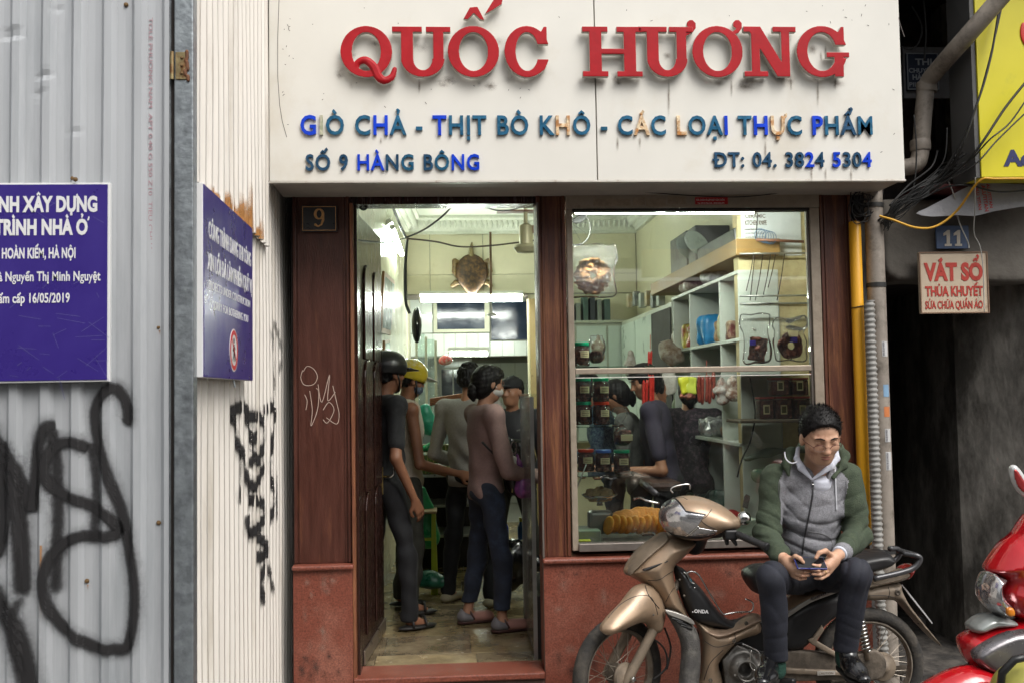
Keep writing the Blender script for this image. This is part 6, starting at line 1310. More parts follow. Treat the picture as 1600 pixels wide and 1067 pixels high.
# things standing on the white shelving (each at its place along the shelf)
def onshelf(px, lvl, w_, h_, d_, m, name, lb, cat, x=None, fold=.006, seed=1):
    x = XS1+.09 if x is None else x; y = yR(px, x); z = zsh[lvl]; c = Vector((x, y, z+h_/2)); s = SDF(c-Vector((d_+.05, w_+.05, h_/2+.03)), c+Vector((d_+.05, w_+.05, h_/2+.05)), .008); s.box(c, (d_, w_, h_/2), rd=min(d_, w_)*.7); s.folds(fold, 45, seed); s.plane((0, 0, z+.001), (0, 0, -1)); return tag(s.build(name, m), lb, cat)
onshelf(1064, 1, .09, .16, .06, mat('brown_pack', (.16, .09, .05), .4, col2=(.35, .3, .25), s2=20), 'snack_bag', 'brown snack bag on the upper white shelf, far end', 'bag')
onshelf(1077, 1, .04, .2, .05, mat('yellow_pack', (.6, .55, .1), .4, col2=(.3, .03, .02), s2=14), 'snack_packet', 'slim yellow packet on the upper white shelf', 'packet')
onshelf(1095, 1, .05, .2, .05, mat('yellow_pack2', (.55, .5, .3), .4, col2=(.5, .1, .06), s2=14), 'snack_packet', 'cream and red packets beside the blue bag on the white shelf', 'packet')
onshelf(1112, 1, .10, .22, .08, mat('blue_bag', (.02, .22, .5), .4, var=.25, bump=.5, bscale=25), 'plastic_bag', 'bright blue plastic bag on the upper white shelf', 'bag', fold=.012)
onshelf(1140, 1, .06, .2, .07, mat('cream_noodles', (.5, .48, .3), .5, var=.3, scale=40, bump=.8, bscale=60), 'noodle_bag', 'clear bag of pale crackers at the near end of the upper white shelf', 'bag', fold=.014)
onshelf(1072, 2, .05, .1, .06, mat('yellow_jar', (.45, .42, .03), .3, col2=(.04, .08, .2), s2=20, f2=.58), 'spice_jar', 'yellow jar with a blue lid being reached for on the lower white shelf', 'jar')
onshelf(1110, 2, .10, .14, .08, mat('silver_packs', (.3, .3, .3), .2, .4, var=.6, scale=30, bump=1, bscale=30), 'silver_packets', 'pile of crumpled silver packets on the lower white shelf', 'packets', fold=.02)
onshelf(1062, 2, .08, .25, .06, mat('hazy_bag', ()), 'plastic_bag', 'hazy clear bag at the far end of the lower white shelf', 'bag', fold=.015)
onshelf(1140, 3, .12, .25, .08, mat('red_bag', (.35, .02, .02), .35, bump=.5, bscale=25), 'plastic_bag', 'red plastic bag on the bottom shelf', 'bag', x=XS1+.02, fold=.015)
onshelf(1105, 3, .2, .3, .08, mat('dark_packs', (.03, .05, .045), .4), 'dark_packets', 'dark packets filling the bottom shelf behind the red bag', 'packets', fold=.015)
blob('plastic_bag', [P(1042, 540, 2.2), P(1048, 552, 2.2), P(1052, 562, 2.2)], [.05, .08, .06], 'clear bag with a brown snack hanging at the far corner cupboard', 'bag', mat('brown_pack', ()), folds=(.012, 40))
# small fan at top left of the window
t = thing('desk_fan', 'grey wire fan cage at the top left corner behind the window', 'fan', P(905, 355, 1.0)); c = P(888, 350, 1.0)
q = MB()
for k in range(14): a = k/14*2*PI; q.tube([c+Vector((.02*math.cos(a), -.05, .02*math.sin(a))), c+Vector((.15*math.cos(a)*.8, -.03, .15*math.sin(a))), c+Vector((.16*math.cos(a)*.8, .03, .16*math.sin(a)))], .002, 4)
q.build('cage', M_steel, t); MB().lathe([(.155, -.01), (.165, 0), (.155, .01)], c, axis=(0, 1, 0), n=28, sc=(.8, 1), closed_prof=True).build('rim', M_steel, t, smooth=True)
s = SDF(c-Vector((.2, .1, .2)), c+Vector((.2, .1, .2)), .008)
for k in range(3): an = k*2.09+.4; s.ell(c+Vector((.08*math.cos(an), 0, .08*math.sin(an))), (.07, .006, .035), R=rot('Y', -math.degrees(an)), k=0)
s.build('blade', mat('fan_dark', (.05, .05, .05), .4), t)

# more stock on the shelving
mk = lambda n, c, c2, s2=16, **k: mat(n, c, .4, col2=c2, f2=.52, s2=s2, bump=.6, bscale=35, **k)
for a_ in ((1086, 1, .035, .17, .05, mk('pk_red', (.45, .03, .03), (.6, .5, .3)), 'snack_packet', 'small red packet squeezed left of the blue bag on the upper white shelf', 'packet'),
 (1104, 1, .04, .13, .05, mk('pk_white', (.55, .52, .48), (.4, .06, .05)), 'snack_packet', 'white packet with red print in front of the blue bag', 'packet'),
 (1131, 1, .04, .15, .06, mk('pk_brn', (.3, .16, .07), (.5, .4, .25)), 'snack_packet', 'brown and cream packet right of the blue bag', 'packet'),
 (1150, 1, .03, .12, .05, mk('pk_dk', (.12, .03, .03), (.4, .3, .2)), 'snack_packet', 'dark red packet at the near end of the upper shelf', 'packet'),
 (1088, 2, .04, .12, .06, mk('pk_teal', (.02, .2, .16), (.4, .4, .35)), 'snack_packet', 'teal packet beside the yellow jar on the lower shelf', 'packet'),
 (1098, 2, .04, .16, .06, mk('pk_red2', (.3, .04, .035), (.5, .45, .4)), 'snack_packet', 'upright red packet left of the silver packets', 'packet'),
 (1124, 2, .05, .13, .07, mk('pk_grey', (.3, .3, .3), (.08, .08, .09), metal=.3), 'foil_packet', 'grey foil packet right of the silver pile', 'packet'),
 (1143, 2, .05, .10, .07, mk('pk_brn2', (.2, .1, .05), (.4, .3, .2)), 'snack_packet', 'low brown packet at the near end of the lower shelf', 'packet'),
 (1070, 3, .07, .22, .08, mk('pk_grn', (.04, .12, .08), (.2, .25, .2)), 'plastic_bag', 'dark green bag at the far end of the bottom shelf', 'bag'),
 (1124, 3, .05, .34, .08, mk('pk_dg', (.02, .06, .05), (.1, .12, .1)), 'plastic_bag', 'tall dark green bag beside the red bag on the bottom shelf', 'bag'),
 (1085, 0, .12, .14, .08, mk('pk_top', (.25, .2, .16), (.5, .45, .4)), 'plastic_bag', 'pale crumpled bag on top of the white shelving', 'bag'),
 (1120, 0, .14, .10, .08, mk('pk_top2', (.1, .1, .11), (.3, .3, .3)), 'box', 'dark flattened box on top of the white shelving', 'box')):
    onshelf(*a_[:5], a_[5], *a_[6:], fold=.010, seed=a_[0])
for i, (px, py, Y, col, lb) in enumerate(((935, 535, 2.6, (.5, .45, .3), 'pale hanging bag behind the jars at the upper left of the window'), (985, 560, 2.4, (.35, .3, .25), 'hazy bag hanging left of the thin sausages'), (1030, 600, 1.5, (.3, .12, .06), 'brown bag hanging right of the red sausages'), (1046, 585, 1.5, (.45, .42, .38), 'clear crumpled bag hanging beside the brown bag'), (1128, 600, .95, (.4, .38, .36), 'foil bag hanging under the shelf right of the dark sausages'), (1145, 595, .85, (.2, .1, .07), 'dark snack bag hanging at the near end of the shelving'))):
    blob('hanging_bag', [P(px, py-8, Y), P(px, py+8, Y), P(px+1, py+22, Y)], [.02, .05, .045], lb, 'bag', mk('hb%d' % i, col, (.6, .55, .5) if i % 2 else (.2, .08, .05), 24), folds=(.010, 55), sq=((0, 1, 0), .5), seed=i)
for i in range(6):
    c = P(985+i*9.5, 478-(i % 2)*3, 4.4-.22*i); t = tag(MB().box(c.x-.03, c.x+.03, c.y-.05, c.y+.05, c.z-.02, c.z+.12).build('carton', mk('ct%d' % (i % 3), ((.35, .25, .12), (.1, .11, .12), (.3, .33, .3))[i % 3], (.4, .4, .35)), bevel=.006), ['brown', 'black', 'grey'][i % 3]+' carton stacked along the cupboard tops, '+('farthest', 'second farthest', 'third', 'fourth', 'fifth', 'nearest')[i]+' of six', 'carton', 'cartons on the cupboard tops')
for i in range(5):
    a, b = 985+i*26, 846; tag(MB().box(*[v for p in [P(a, b, .34)] for v in (p.x-.035, p.x+.035, .30, .40, p.z-.01, p.z+.03+.02*(i % 3))]).build('food_box', mk('fb%d' % i, ((.5, .45, .35), (.12, .05, .03), (.4, .1, .05), (.3, .35, .3), (.5, .5, .45))[i], (.25, .2, .15)), bevel=.005), ('first', 'second', 'third', 'fourth', 'fifth')[i]+' low food box on the counter behind the cake tray, counted from left', 'box', 'food boxes on the counter')
# ================================================================== people
SK = [mat('skin_a', (.36, .17, .10), .5, var=.08, scale=20, bump=.06, bscale=200), mat('skin_b', (.28, .125, .07), .5, var=.1, scale=20, bump=.06, bscale=200), mat('skin_c', (.42, .22, .14), .5, var=.08, scale=20)]
M_hair = mat('black_hair', (.008, .007, .007), .5, var=.5, scale=90, spec=.25, bump=.35, bscale=160, stretch=(1, 1, .25)); M_eyew = mat('eye_white', (.5, .46, .42), .25); M_iris = mat('eye_dark', (.012, .008, .006), .1); M_lip = mat('lip', (.30, .10, .075), .5)
def basis(fwd, up):
    f = Vector(fwd).normalized(); u = Vector(up); r = f.cross(u).normalized(); u = r.cross(f); return np.array([[r.x, f.x, u.x], [r.y, f.y, u.y], [r.z, f.z, u.z]])
def head_prims(s, c, R, h=.225):
    """skull, jaw, nose, ears, neck root; c = centre of the head, R columns: right, forward, up; h = chin to crown"""
    c = np.array(c, float); k = h/.225; L = lambda x, y, z: c+R@np.array([x*k, y*k, z*k])
    s.ell(L(0, -.012, .03), np.array([.073, .092, .082])*k, R=R, k=.01)
    s.ell(L(0, .018, -.035), np.array([.060, .066, .073])*k, R=R, k=.035*k)
    s.ell(L(0, .045, -.085), np.array([.031, .028, .022])*k, R=R, k=.035*k)          # chin
    for q in (-1, 1):
        s.ell(L(q*.040, .052, -.022), np.array([.022, .018, .019])*k, R=R, k=.022*k)   # cheek
        s.ell(L(q*.076, -.008, -.008), np.array([.011, .019, .031])*k, R=R, k=.006)    # ear
        s.ell(L(q*.030, .090, .010), np.array([.021, .016, .012])*k, R=R, k=.014*k, op='sub')  # eye socket
        s.cap(L(q*.012, .078, .026), L(q*.046, .066, .027), .0085*k, .006*k, k=.012*k)        # brow ridge
        s.ell(L(q*.030, .067, .008), np.array([.016, .0125, .011])*k, R=R, k=.006*k)
        s.ell(L(q*.011, .084, -.030), np.array([.009, .010, .008])*k, R=R, k=.006*k)
    s.cap(L(0, .078, .018), L(0, .096, -.022), .0085*k, .0115*k, k=.012*k)               # nose
    s.ell(L(0, .100, -.026), np.array([.012, .011, .010])*k, R=R, k=.008*k)
    s.ell(L(0, .074, -.052), np.array([.024, .012, .0065])*k, R=R, k=.006*k); s.ell(L(0, .074, -.062), np.array([.020, .012, .0065])*k, R=R, k=.006*k)
    s.ell(L(0, .092, -.057), np.array([.026, .006, .0016])*k, R=R, k=.003, op='sub')
    return L
def hand_prims(s, wrist, d, n, k=1.0, side=1, curl=.6, spread=.012, thumb=True):
    """palm + five fingers: wrist point, d = direction of the hand, n = back-of-hand normal, side: +1 thumb along d x n"""
    w_ = np.array(wrist, float); d = np.array(Vector(d).normalized()); n = np.array(Vector(n)); n = n-d*(n@d); n /= np.linalg.norm(n); t = np.cross(d, n)*side
    s.cap(w_, w_+d*.02*k, .024*k, .026*k, k=.01, sq=(n, .72))
    for q in (-.024, -.008, .008, .024): s.cap(w_+d*.015*k+t*q*.7*k, w_+d*.082*k+t*q*k, .015*k, .0125*k, k=.01)
    for i, (q, L) in enumerate(((.027, .070), (.009, .078), (-.009, .073), (-.026, .058))):
        p = w_+d*.085*k+t*q*k; dd_ = d.copy(); 
        for j, f_ in enumerate((.42, .32, .26)):
            a = curl*(.55+.25*j+.06*i); dd_ = dd_*math.cos(a)-n*math.sin(a); dd_ /= np.linalg.norm(dd_); ax_n = n*math.cos(a)+d*math.sin(a)
            p2 = p+dd_*L*f_*k; s.cap(p, p2, (.0092-.0008*j)*k, (.0086-.0009*j)*k, k=.003); p = p2
            n_ = np.cross(t, dd_)*side*(1 if True else 1)
    if thumb:
        p = w_+d*.022*k+t*.022*k; p2 = w_+d*.052*k+t*.05*k-n*.014*k; p3 = w_+d*.082*k+t*.050*k-n*.022*k; p4 = w_+d*.100*k+t*.040*k-n*.026*k
        s.cap(p, p2, .014*k, .0115*k, k=.008); s.cap(p2, p3, .0108*k, .0095*k, k=.003); s.cap(p3, p4, .0095*k, .008*k, k=.003)
def eyes(L, R, k, parent, brow=True, open_=1.0):
    for q in (-1, 1):
        e = MB(); c = L(q*.030, .0685, .008); 
        s = SDF(c-.02, c+.02, .0013); s.ell(c, np.array([.0118, .0105, .0052*open_])*k, R=R, k=0); s.build('eye', M_eyew, parent)
        c2 = L(q*.029, .0765, .007); s = SDF(c2-.01, c2+.01, .0011); s.ell(c2, np.array([.005, .0028, .0048*open_])*k, R=R, k=0); s.build('iris', M_iris, parent)
        if brow: MB().tube([L(q*.013, .0875, .0285), L(q*.030, .0835, .033), L(q*.048, .0705, .0275)], [.0024*k, .0032*k, .0015*k], 6).build('eyebrow', M_hair, parent, smooth=True)
def hair_short(c, R, k, parent, m=None, seed=1, res=.004, amp=1.0, vol=0.0):
    """cap of short hair with a ragged rim"""
    c = np.array(c, float); L = lambda x, y, z: c+R@np.array([x*k, y*k, z*k]); s = SDF(c-.17*k, c+.17*k, res)
    s.ell(L(0, -.014, .036), np.array([.080+vol*.4, .099+vol*.5, .091+vol])*k, R=R, k=0); s.ell(L(0, -.05, .0), np.array([.071, .062, .075])*k, R=R, k=.02)
    s.folds(.0045*amp, 190, seed, 8); s.folds(.003*amp, 80, seed+1, 5)
    n = R@np.array([0, .80, -.60]); s.plane(L(0, .045, .052), n); s.ell(L(0, .100, -.006), np.array([.068, .062, .072])*k, R=R, op='sub', k=.008); s.box(L(0, .105, -.052), np.array([.12, .070, .052])*k, R=R, op='sub', rd=.01)
    s.box(L(0, 0, -.10), np.array([.2, .2, .045])*k, R=R, op='sub', rd=.001); s.ell(L(0, .012, -.045), np.array([.1, .045, .05])*k, R=R, op='sub', k=.004)
    return s.build('hair', m or M_hair, parent)
def side_of(p, a): return np.array(p, float)+np.array(a, float)
PEOPLE = {}
def figure(label, base, yaw, H, top, bottom, skin=0, hair='short', lw=None, rw=None, le=None, re_=None, sleeve='long', topmat=None, lean=0.0, headyaw=0.0, headtilt=0.0, stance=.1, shoes=None, hem=.0, extra=None, width=1.0, res=.0085, legs=True, bottom_len=1.0, group=None, stagger=.0):
    """standing adult. yaw: facing direction in degrees (0 = away from the camera, 90 = towards -X, -90 = towards +X, 180 = at the camera).
    wrists/elbows in the figure's own frame (x right, y forward, z up) as fractions of height"""
    t = thing('person', label, 'person', base, group); k = H/1.70; b0 = Vector(base); Rz = Matrix.Rotation(math.radians(yaw), 3, 'Z')
    def W(x, y, z): 
        y2 = y+lean*max(0, z-.5); v = Rz @ Vector((x*H*width if abs(x) < .3 else x*H, y2*H, z*H)); return np.array(b0+v)
    ax = np.array(Rz)
    sh = [W(q*.108, -.005, .815) for q in (-1, 1)]; hp = [W(q*.052, 0, .505) for q in (-1, 1)]
    kn = [W(q*(.055+stance*.3), .012+q*stagger*.5, .275) for q in (-1, 1)]; an = [W(q*(.045+stance*.5), -.015+q*stagger, .05) for q in (-1, 1)]
    el = [W(*(le or (-.155, -.02, .64))), W(*(re_ or (.155, -.02, .64)))]; wr = [W(*(lw or (-.17, .04, .48))), W(*(rw or (.17, .04, .48)))]
    hR = ax @ rot('Z', headyaw) @ rot('X', headtilt); hc = W(0, .018, .935)
    pts = np.array(sh+hp+kn+an+el+wr+[hc]); lo, hi = pts.min(0)-.2, pts.max(0)+.2; lo[2] = b0.z-.03
    yv = ax[:, 1]
    def torso(s, g):
        s.ell(W(0, -.0, .745), np.array([.150*width, .098, .165])*k+g, R=ax, k=.05); s.ell(W(0, .0, .62), np.array([.128*width, .095, .13])*k+g, R=ax, k=.06)
        s.ell(W(0, -.005, .525), np.array([.142*width, .096, .105])*k+g, R=ax, k=.05); s.cap(sh[0], sh[1], .052*k+g, k=.05)
    def legp(s, g, thin=1.0):
        for i in (0, 1): s.cap(hp[i], kn[i], .074*k+g, .048*k+g, k=.03); s.cap(kn[i], an[i], .047*k*thin+g, .036*k*thin+g, k=.03)
    s = SDF(lo, hi, res); torso(s, -.006); s.cap(W(0, -.01, .83), W(0, .012, .90), .052*k, .048*k, k=.03); Lh = head_prims(s, hc, hR, .135*H if False else .225*k)
    for i in (0, 1):
        s.cap(sh[i], el[i], .044*k, .035*k, k=.03); s.cap(el[i], wr[i], .036*k, .024*k, k=.015)
        d = wr[i]-el[i]; hand_prims(s, wr[i], d, ax[:, 0]*(1 if i else -1)+np.array([0, 0, .4]), k, side=(1 if i else -1), curl=.45)
    if legs:
        legp(s, -.004)
        for i in (0, 1): f = an[i]+yv*.10*k; f[2] = b0.z+.03; s.cap(an[i]+np.array([0, 0, -.02]), f, .034*k, .026*k, k=.02)
    s.build('body', skin if not isinstance(skin, int) else SK[skin], t)
    # top
    if top is not None:
        s = SDF(lo, hi, res); torso(s, .018); 
        if sleeve != 'none':
            for i in (0, 1):
                if sleeve == 'long': s.cap(sh[i], el[i], .060*k, .053*k, k=.03); s.cap(el[i], el[i]+(wr[i]-el[i])*.93, .053*k, .040*k, k=.02)
                else: s.cap(sh[i], sh[i]+(el[i]-sh[i])*.72, .058*k, .056*k, k=.03)
        else:
            for i in (0, 1): s.ell(sh[i]+ax[:, 0]*(.045*(1 if i else -1)), (.055, .12, .10), R=ax, op='sub', k=.01)
        s.folds(.009, 30, int(H*100), 6, mask=lambda X, Y, Z: np.clip((1.35*k+b0.z-Z)*3, .25, 1))
        s.plane(W(0, 0, .49+hem), (0, 0, -1)); s.cap(W(0, .0, .84), W(0, .012, .90), .056*k, .056*k, k=.004, op='sub')
        s.build('top', top, t)
    if bottom is not None and legs:
        s = SDF(lo, hi, res); s.ell(W(0, -.005, .525), np.array([.146*width, .102, .10])*k+.006, R=ax, k=.04); legp(s, .009, 1.2); s.folds(.006, 34, int(H*90), 6)
        s.plane((0, 0, b0.z+(.055+ (1-bottom_len)*.2)*k), (0, 0, -1)); s.plane(W(0, 0, .565), (0, 0, 1)); s.build('trousers', bottom, t)
    if shoes is not None and legs:
        for i in (0, 1):
            s = SDF(an[i]-.2, an[i]+.25, .006); f = an[i]+yv*.13*k; f[2] = b0.z+.028; h_ = an[i]-yv*.03; h_[2] = b0.z+.035
            s.cap(h_, f, .042*k, .038*k, k=.02, sq=(np.array([0, 0, 1.0]), .8)); s.plane((0, 0, b0.z+.004), (0, 0, -1)); s.plane((0, 0, b0.z+.075), (0, 0, 1)); s.build('shoe', shoes, t)
    L = Lh; PEOPLE[t.name] = (an, ax, k)
    if hair == 'short': hair_short(hc, hR, k, t)
    if hair == 'pony':
        s = SDF(hc-.2, hc+.2, .005); s.ell(L(0, -.018, .030), np.array([.084, .104, .095])*k, R=hR, k=0); s.ell(L(0, -.05, -.03), np.array([.074, .066, .085])*k, R=hR, k=.05); s.ell(L(0, .02, .06), np.array([.078, .075, .062])*k, R=hR, k=.02)
        s.folds(.002, 150, 4, 6); s.box(L(0, .115, -.03), np.array([.12, .062, .075])*k, R=hR, op='sub', rd=.02); s.ell(L(0, .05, -.07), np.array([.1, .05, .06])*k, R=hR, op='sub', k=.01); s.build('hair', M_hair, t)
        s = SDF(hc-.25, hc+.15, .005); s.path([L(0, -.085, .0), L(0, -.105, -.04), L(0, -.11, -.08), L(0, -.10, -.12)], [.03, .030, .028, .012], k=.03); s.folds(.002, 150, 6, 6); s.build('ponytail', M_hair, t)
    eyes(L, hR, k, t)
    if extra: extra(t, L, hR, k, hc, W, ax, wr, el)
    return t
def helmet(t, L, R, k, m, peak=None, band=None):
    c = L(0, -.010, .045); s = SDF(c-.19, c+.22, .005); s.ell(c, np.array([.108, .130, .108])*k, R=R, k=0); n = R@np.array([0, -.12, -1]); s.plane(L(0, 0, -.005), n); s.ell(L(0, -.01, .02), np.array([.096, .115, .09])*k, R=R, op='sub', k=0); h = s.build('helmet', m, t)
    s = SDF(c-.19, c+.25, .0045); s.box(L(0, .14, .028), np.array([.07, .045, .004])*k, R=R @ rot('X', -12), rd=.003); s.ell(L(0, .115, .03), np.array([.075, .03, .012])*k, R=R, k=.01); s.build('peak', peak or m, h)
    for q in (-1, 1): MB().tube([L(q*.088, -.0, .01), L(q*.082, .022, -.05), L(q*.04, .045, -.108), L(0, .05, -.118)], .0065, 6).build('chin_strap', M_blk, h, smooth=True)
    return h
M_tee = mat('black_tee', (.012, .012, .013), .85, var=.5, scale=10, bump=.3, bscale=200, col2=(.03, .03, .032), f2=.6, s2=8, fabric=True); M_trb = mat('black_trousers', (.008, .008, .01), .8, var=.3, bump=.2, bscale=150, fabric=True); M_vestw = mat('white_singlet', (.62, .56, .45), .85, var=.08, bump=.3, bscale=180, fabric=True)
M_grey = mat('grey_jumper', (.30, .285, .26), .9, var=.18, scale=70, bump=.35, bscale=200, fabric=True); M_mauve = mat('mauve_sweater', (.27, .175, .155), .9, var=.14, scale=60, bump=.35, bscale=180, fabric=True); M_jean = mat('dark_jeans', (.016, .022, .04), .85, var=.5, scale=12, bump=.3, bscale=260, col2=(.03, .045, .08), f2=.6, s2=9, fabric=True)
M_floral = mat('floral_blouse', (.015, .012, .018), .8, var=.3, col2=(.10, .06, .085), f2=.57, s2=34); M_olive = mat('olive_trousers', (.045, .045, .035), .85, var=.3, bump=.3); M_beads = mat('dark_beaded', (.012, .012, .016), .7, var=.3)
M_sand = mat('dark_sandal', (.015, .013, .012), .5); M_sole = mat('brown_sole', (.06, .025, .022), .5); M_helb = mat('matt_black_helmet', (.018, .018, .019), .35, spec=.5); M_hely = mat('yellow_helmet', (.55, .42, .03), .2, col2=(.6, .6, .55), f2=.6, s2=7, coat=.5)
def fp(px, py, extra=0): p = PZ(px, py, FZ+.006); return p
def ex_h1(t, L, R, k, hc, W, ax, wr, el): helmet(t, L, R, k, M_helb)
def base_at(px, Y): p = P(px, 900, Y); return (p.x, Y, FZ)
def depth_for(pyf): return PZ(700, pyf, FZ).y
# man in black tee and black helmet, facing right and away
figure('man in black helmet, black t-shirt and dark trousers standing behind the open door leaf', base_at(605, 1.12), -62, 1.74, M_tee, M_trb, skin=1, hair='short', sleeve='short', rw=(.135, .05, .475), lw=(-.14, .06, .46), le=(-.15, .0, .62), re_=(.15, -.03, .63), shoes=None, extra=ex_h1, headyaw=8, stagger=.06)
def ex_h2(t, L, R, k, hc, W, ax, wr, el):
    helmet(t, L, R, k, M_hely, mat('helmet_peak_white', (.5, .5, .45), .3)); c = L(0, .04, -.05); s = SDF(c-.13, c+.13, .004); s.ell(L(0, .03, -.055), np.array([.066, .072, .050])*k, R=R); s.folds(.003, 60, 2); s.build('face_mask', mat('plaid_mask', (.02, .03, .07), .85, col2=(.16, .2, .25), f2=.5, s2=60), t)
figure('man in yellow helmet, plaid face mask and white singlet beside the black helmeted man', base_at(638, 1.6), -75, 1.70, M_vestw, M_olive, skin=1, hair='short', sleeve='none', rw=(.08, .2, .55), re_=(.14, .02, .60), lw=(-.06, .22, .53), le=(-.14, .02, .6), extra=ex_h2, headyaw=10, headtilt=-10)
# sandals for both men
def sandal(p, R, m=M_sand, par=None, L_=.27):
    p = np.array([p[0], p[1], FZ+.004]); s = SDF(np.array(p)-.2, np.array(p)+.2, .005); s.ell(np.array(p)+np.array([0, 0, .016]), (.052, L_/2, .018), R=R); s.plane((0, 0, FZ+.007), (0, 0, -1)); s.build('sandal', m, par)
    for o in (.04, -.05):
        c = np.array(p)+R@np.array([0, o, 0]); u = R@np.array([1, 0, 0]); MB().tube([Vector(c+u*(.05*math.cos(a))+np.array([0, 0, .02+.058*math.sin(a)])) for a in [PI*i/8 for i in range(9)]], .009, 6).build('strap', m, par, smooth=True)
for o_, lst in ((COL.objects['person'], ((604, 966, -60), (622, 950, -68))), (COL.objects['person.001'], ((655, 932, -75), (640, 924, -75)))):
    for an_ in PEOPLE[o_.name][0]:
        R_ = PEOPLE[o_.name][1]; p = an_+R_[:, 1]*.055; sandal(p, R_, par=o_)
# man in grey jumper seen from behind
figure('man in grey jumper and black trousers seen from behind, next to the mauve sweater', base_at(736, 1.75), -35, 1.70, M_grey, M_trb, skin=0, hair='short', rw=(.13, .14, .56), re_=(.16, .0, .62), lw=(-.13, .14, .56), le=(-.16, .0, .62), headyaw=0, shoes=mat('cream_shoe', (.3, .26, .18), .6), width=1.12)
# woman in mauve sweater
def ex_w(t, L, R, k, hc, W, ax, wr, el):
    c = L(0, .04, -.05); s = SDF(c-.13, c+.13, .004); s.ell(L(0, .028, -.048), np.array([.064, .078, .047])*k, R=R); s.plane(L(0, .0, 0), R@np.array([0, -1, 0])); s.build('face_mask', mat('white_mask', (.6, .58, .55), .7), t)
    MB().tube([L(.07, .0, -.0), L(.068, .03, -.025)], .002, 5).build('mask_loop', M_wp, t)
    for q in (-1, 1): MB().tube([L(q*.03+.022*k*math.cos(a), .088-.01*abs(q*.03+.022*math.cos(a))*8, .008+.017*math.sin(a)) for a in [2*PI*i/14 for i in range(15)]], .0016, 5).build('glasses_rim', mat('brown_rim', (.12, .03, .02), .3), t, smooth=True)
    for q in (-1, 1): MB().tube([L(q*.052, .075, .012), L(q*.078, -.01, .008)], .0018, 5).build('glasses_arm', mat('brown_rim', ()), t)
    rg_ = [W(.118, .055, .70)+ax[:, 1]*0]; 
    MB().lathe([(.045, 0), (.045, .003), (.036, .003), (.036, 0)], W(.095, .078, .69), axis=tuple(ax@np.array([.75, .7, 0])), n=20, closed_prof=True).build('ring_print', mat('pink_print', (.4, .3, .3), .7), t)
WM = figure('woman in mauve sweater, jeans and white mask standing in the doorway facing right', base_at(762, 1.02), -72, 1.66, M_mauve, M_jean, skin=2, hair='pony', rw=(.10, .22, .575), re_=(.15, .03, .60), lw=(-.07, .21, .58), le=(-.14, .03, .62), extra=ex_w, headtilt=-8, headyaw=4, bottom_len=.55, stagger=.035, hem=.0)
M_clog = mat('pink_clog', (.35, .17, .14), .6); M_clg2 = mat('grey_clog', (.16, .15, .16), .6)
for an_ in PEOPLE[WM.name][0]:
    R = PEOPLE[WM.name][1]; p = an_+R[:, 1]*.045; p[2] = FZ+.006; s = SDF(p-.2, p+.2, .0045); q = lambda x, y, z: p+R@np.array([x, y, z])
    s.cap(q(0, -.07, .04), q(0, .085, .032), .047, .05, k=.02, sq=(np.array([0, 0, 1.0]), .75)); s.cap(q(0, -.075, .06), q(0, -.07, .075), .033, .03, k=.02); s.plane((0, 0, FZ+.022), (0, 0, -1)); s.cap(q(0, -.055, .085), q(0, -.04, .14), .034, .034, op='sub', k=.004); c_ = s.build('clog', [M_clog, M_clg2], WM)
    c_.data.polygons.foreach_set('material_index', [1 if (R.T@(np.array(f.center)+np.array(origin_of(c_))-p))[1] < -.02 else 0 for f in c_.data.polygons])
    s = SDF(p-.2, p+.2, .0045); s.cap(q(0, -.075, .018), q(0, .09, .018), .043, .048, k=0); s.plane((0, 0, FZ+.024), (0, 0, 1)); s.plane((0, 0, FZ+.007), (0, 0, -1)); s.build('sole', M_sole, c_)
    MB().tube([Vector(q(.046*math.cos(a), -.015-.03*math.sin(a), .03+.062*math.sin(a))) for a in [PI*j/10 for j in range(11)]], .007, 6).build('strap', M_sole, c_, smooth=True)
    for sx in (-1, 1): MB().lathe([(.007, 0), (.006, .004)], q(sx*.04, -.02, .035), axis=tuple(R@np.array([sx, 0, 0])), n=10).build('rivet', M_blk, c_)
# handbag and pink carrier bag held by the woman
hb = thing('handbag', 'black handbag with gold zips hanging in front of the woman in mauve', 'handbag', P(803, 780, .95)); c = P(802, 750, .95)
s = SDF(c-Vector((.12,)*3), c+Vector((.12, .12, .14)), .006); s.ell(c, (.055, .06, .095)); s.folds(.004, 40, 3); s.build('bag', mat('black_leather', (.01, .01, .011), .35, bump=.3), hb)
MB().tube(smooth_path([P(753, 690, .8), P(775, 712, .84), P(795, 728, .9), P(801, 735, .93)], 4), .007, 6).build('strap', M_blk, hb)
for dx in (-.015, .03): MB().box(c.x+dx, c.x+dx+.006, c.y-.064, c.y-.06, c.z-.07, c.z-.045).build('zip_pull', M_brass, hb)
pk = thing('carrier_bag', 'knotted pink and purple plastic carrier bag in the hand of the woman in mauve', 'bag', P(817, 770, .9)); c = P(817, 757, .85)
s = SDF(c-Vector((.12,)*3), c+Vector((.1, .1, .24)), .006); s.ell(c-Vector((0, 0, .02)), (.05, .045, .065)); s.path([c+Vector((0, 0, .03)), c+Vector((-.005, 0, .075)), c+Vector((-.02, 0, .14)), c+Vector((-.03, 0, .19))], [.03, .012, .014, .012], k=.02); s.folds(.005, 55, 3); s.build('bag', mat('purple_bag', (.17, .05, .2), .35, col2=(.5, .14, .4), f2=.55, s2=9, bump=.5, bscale=40), pk)
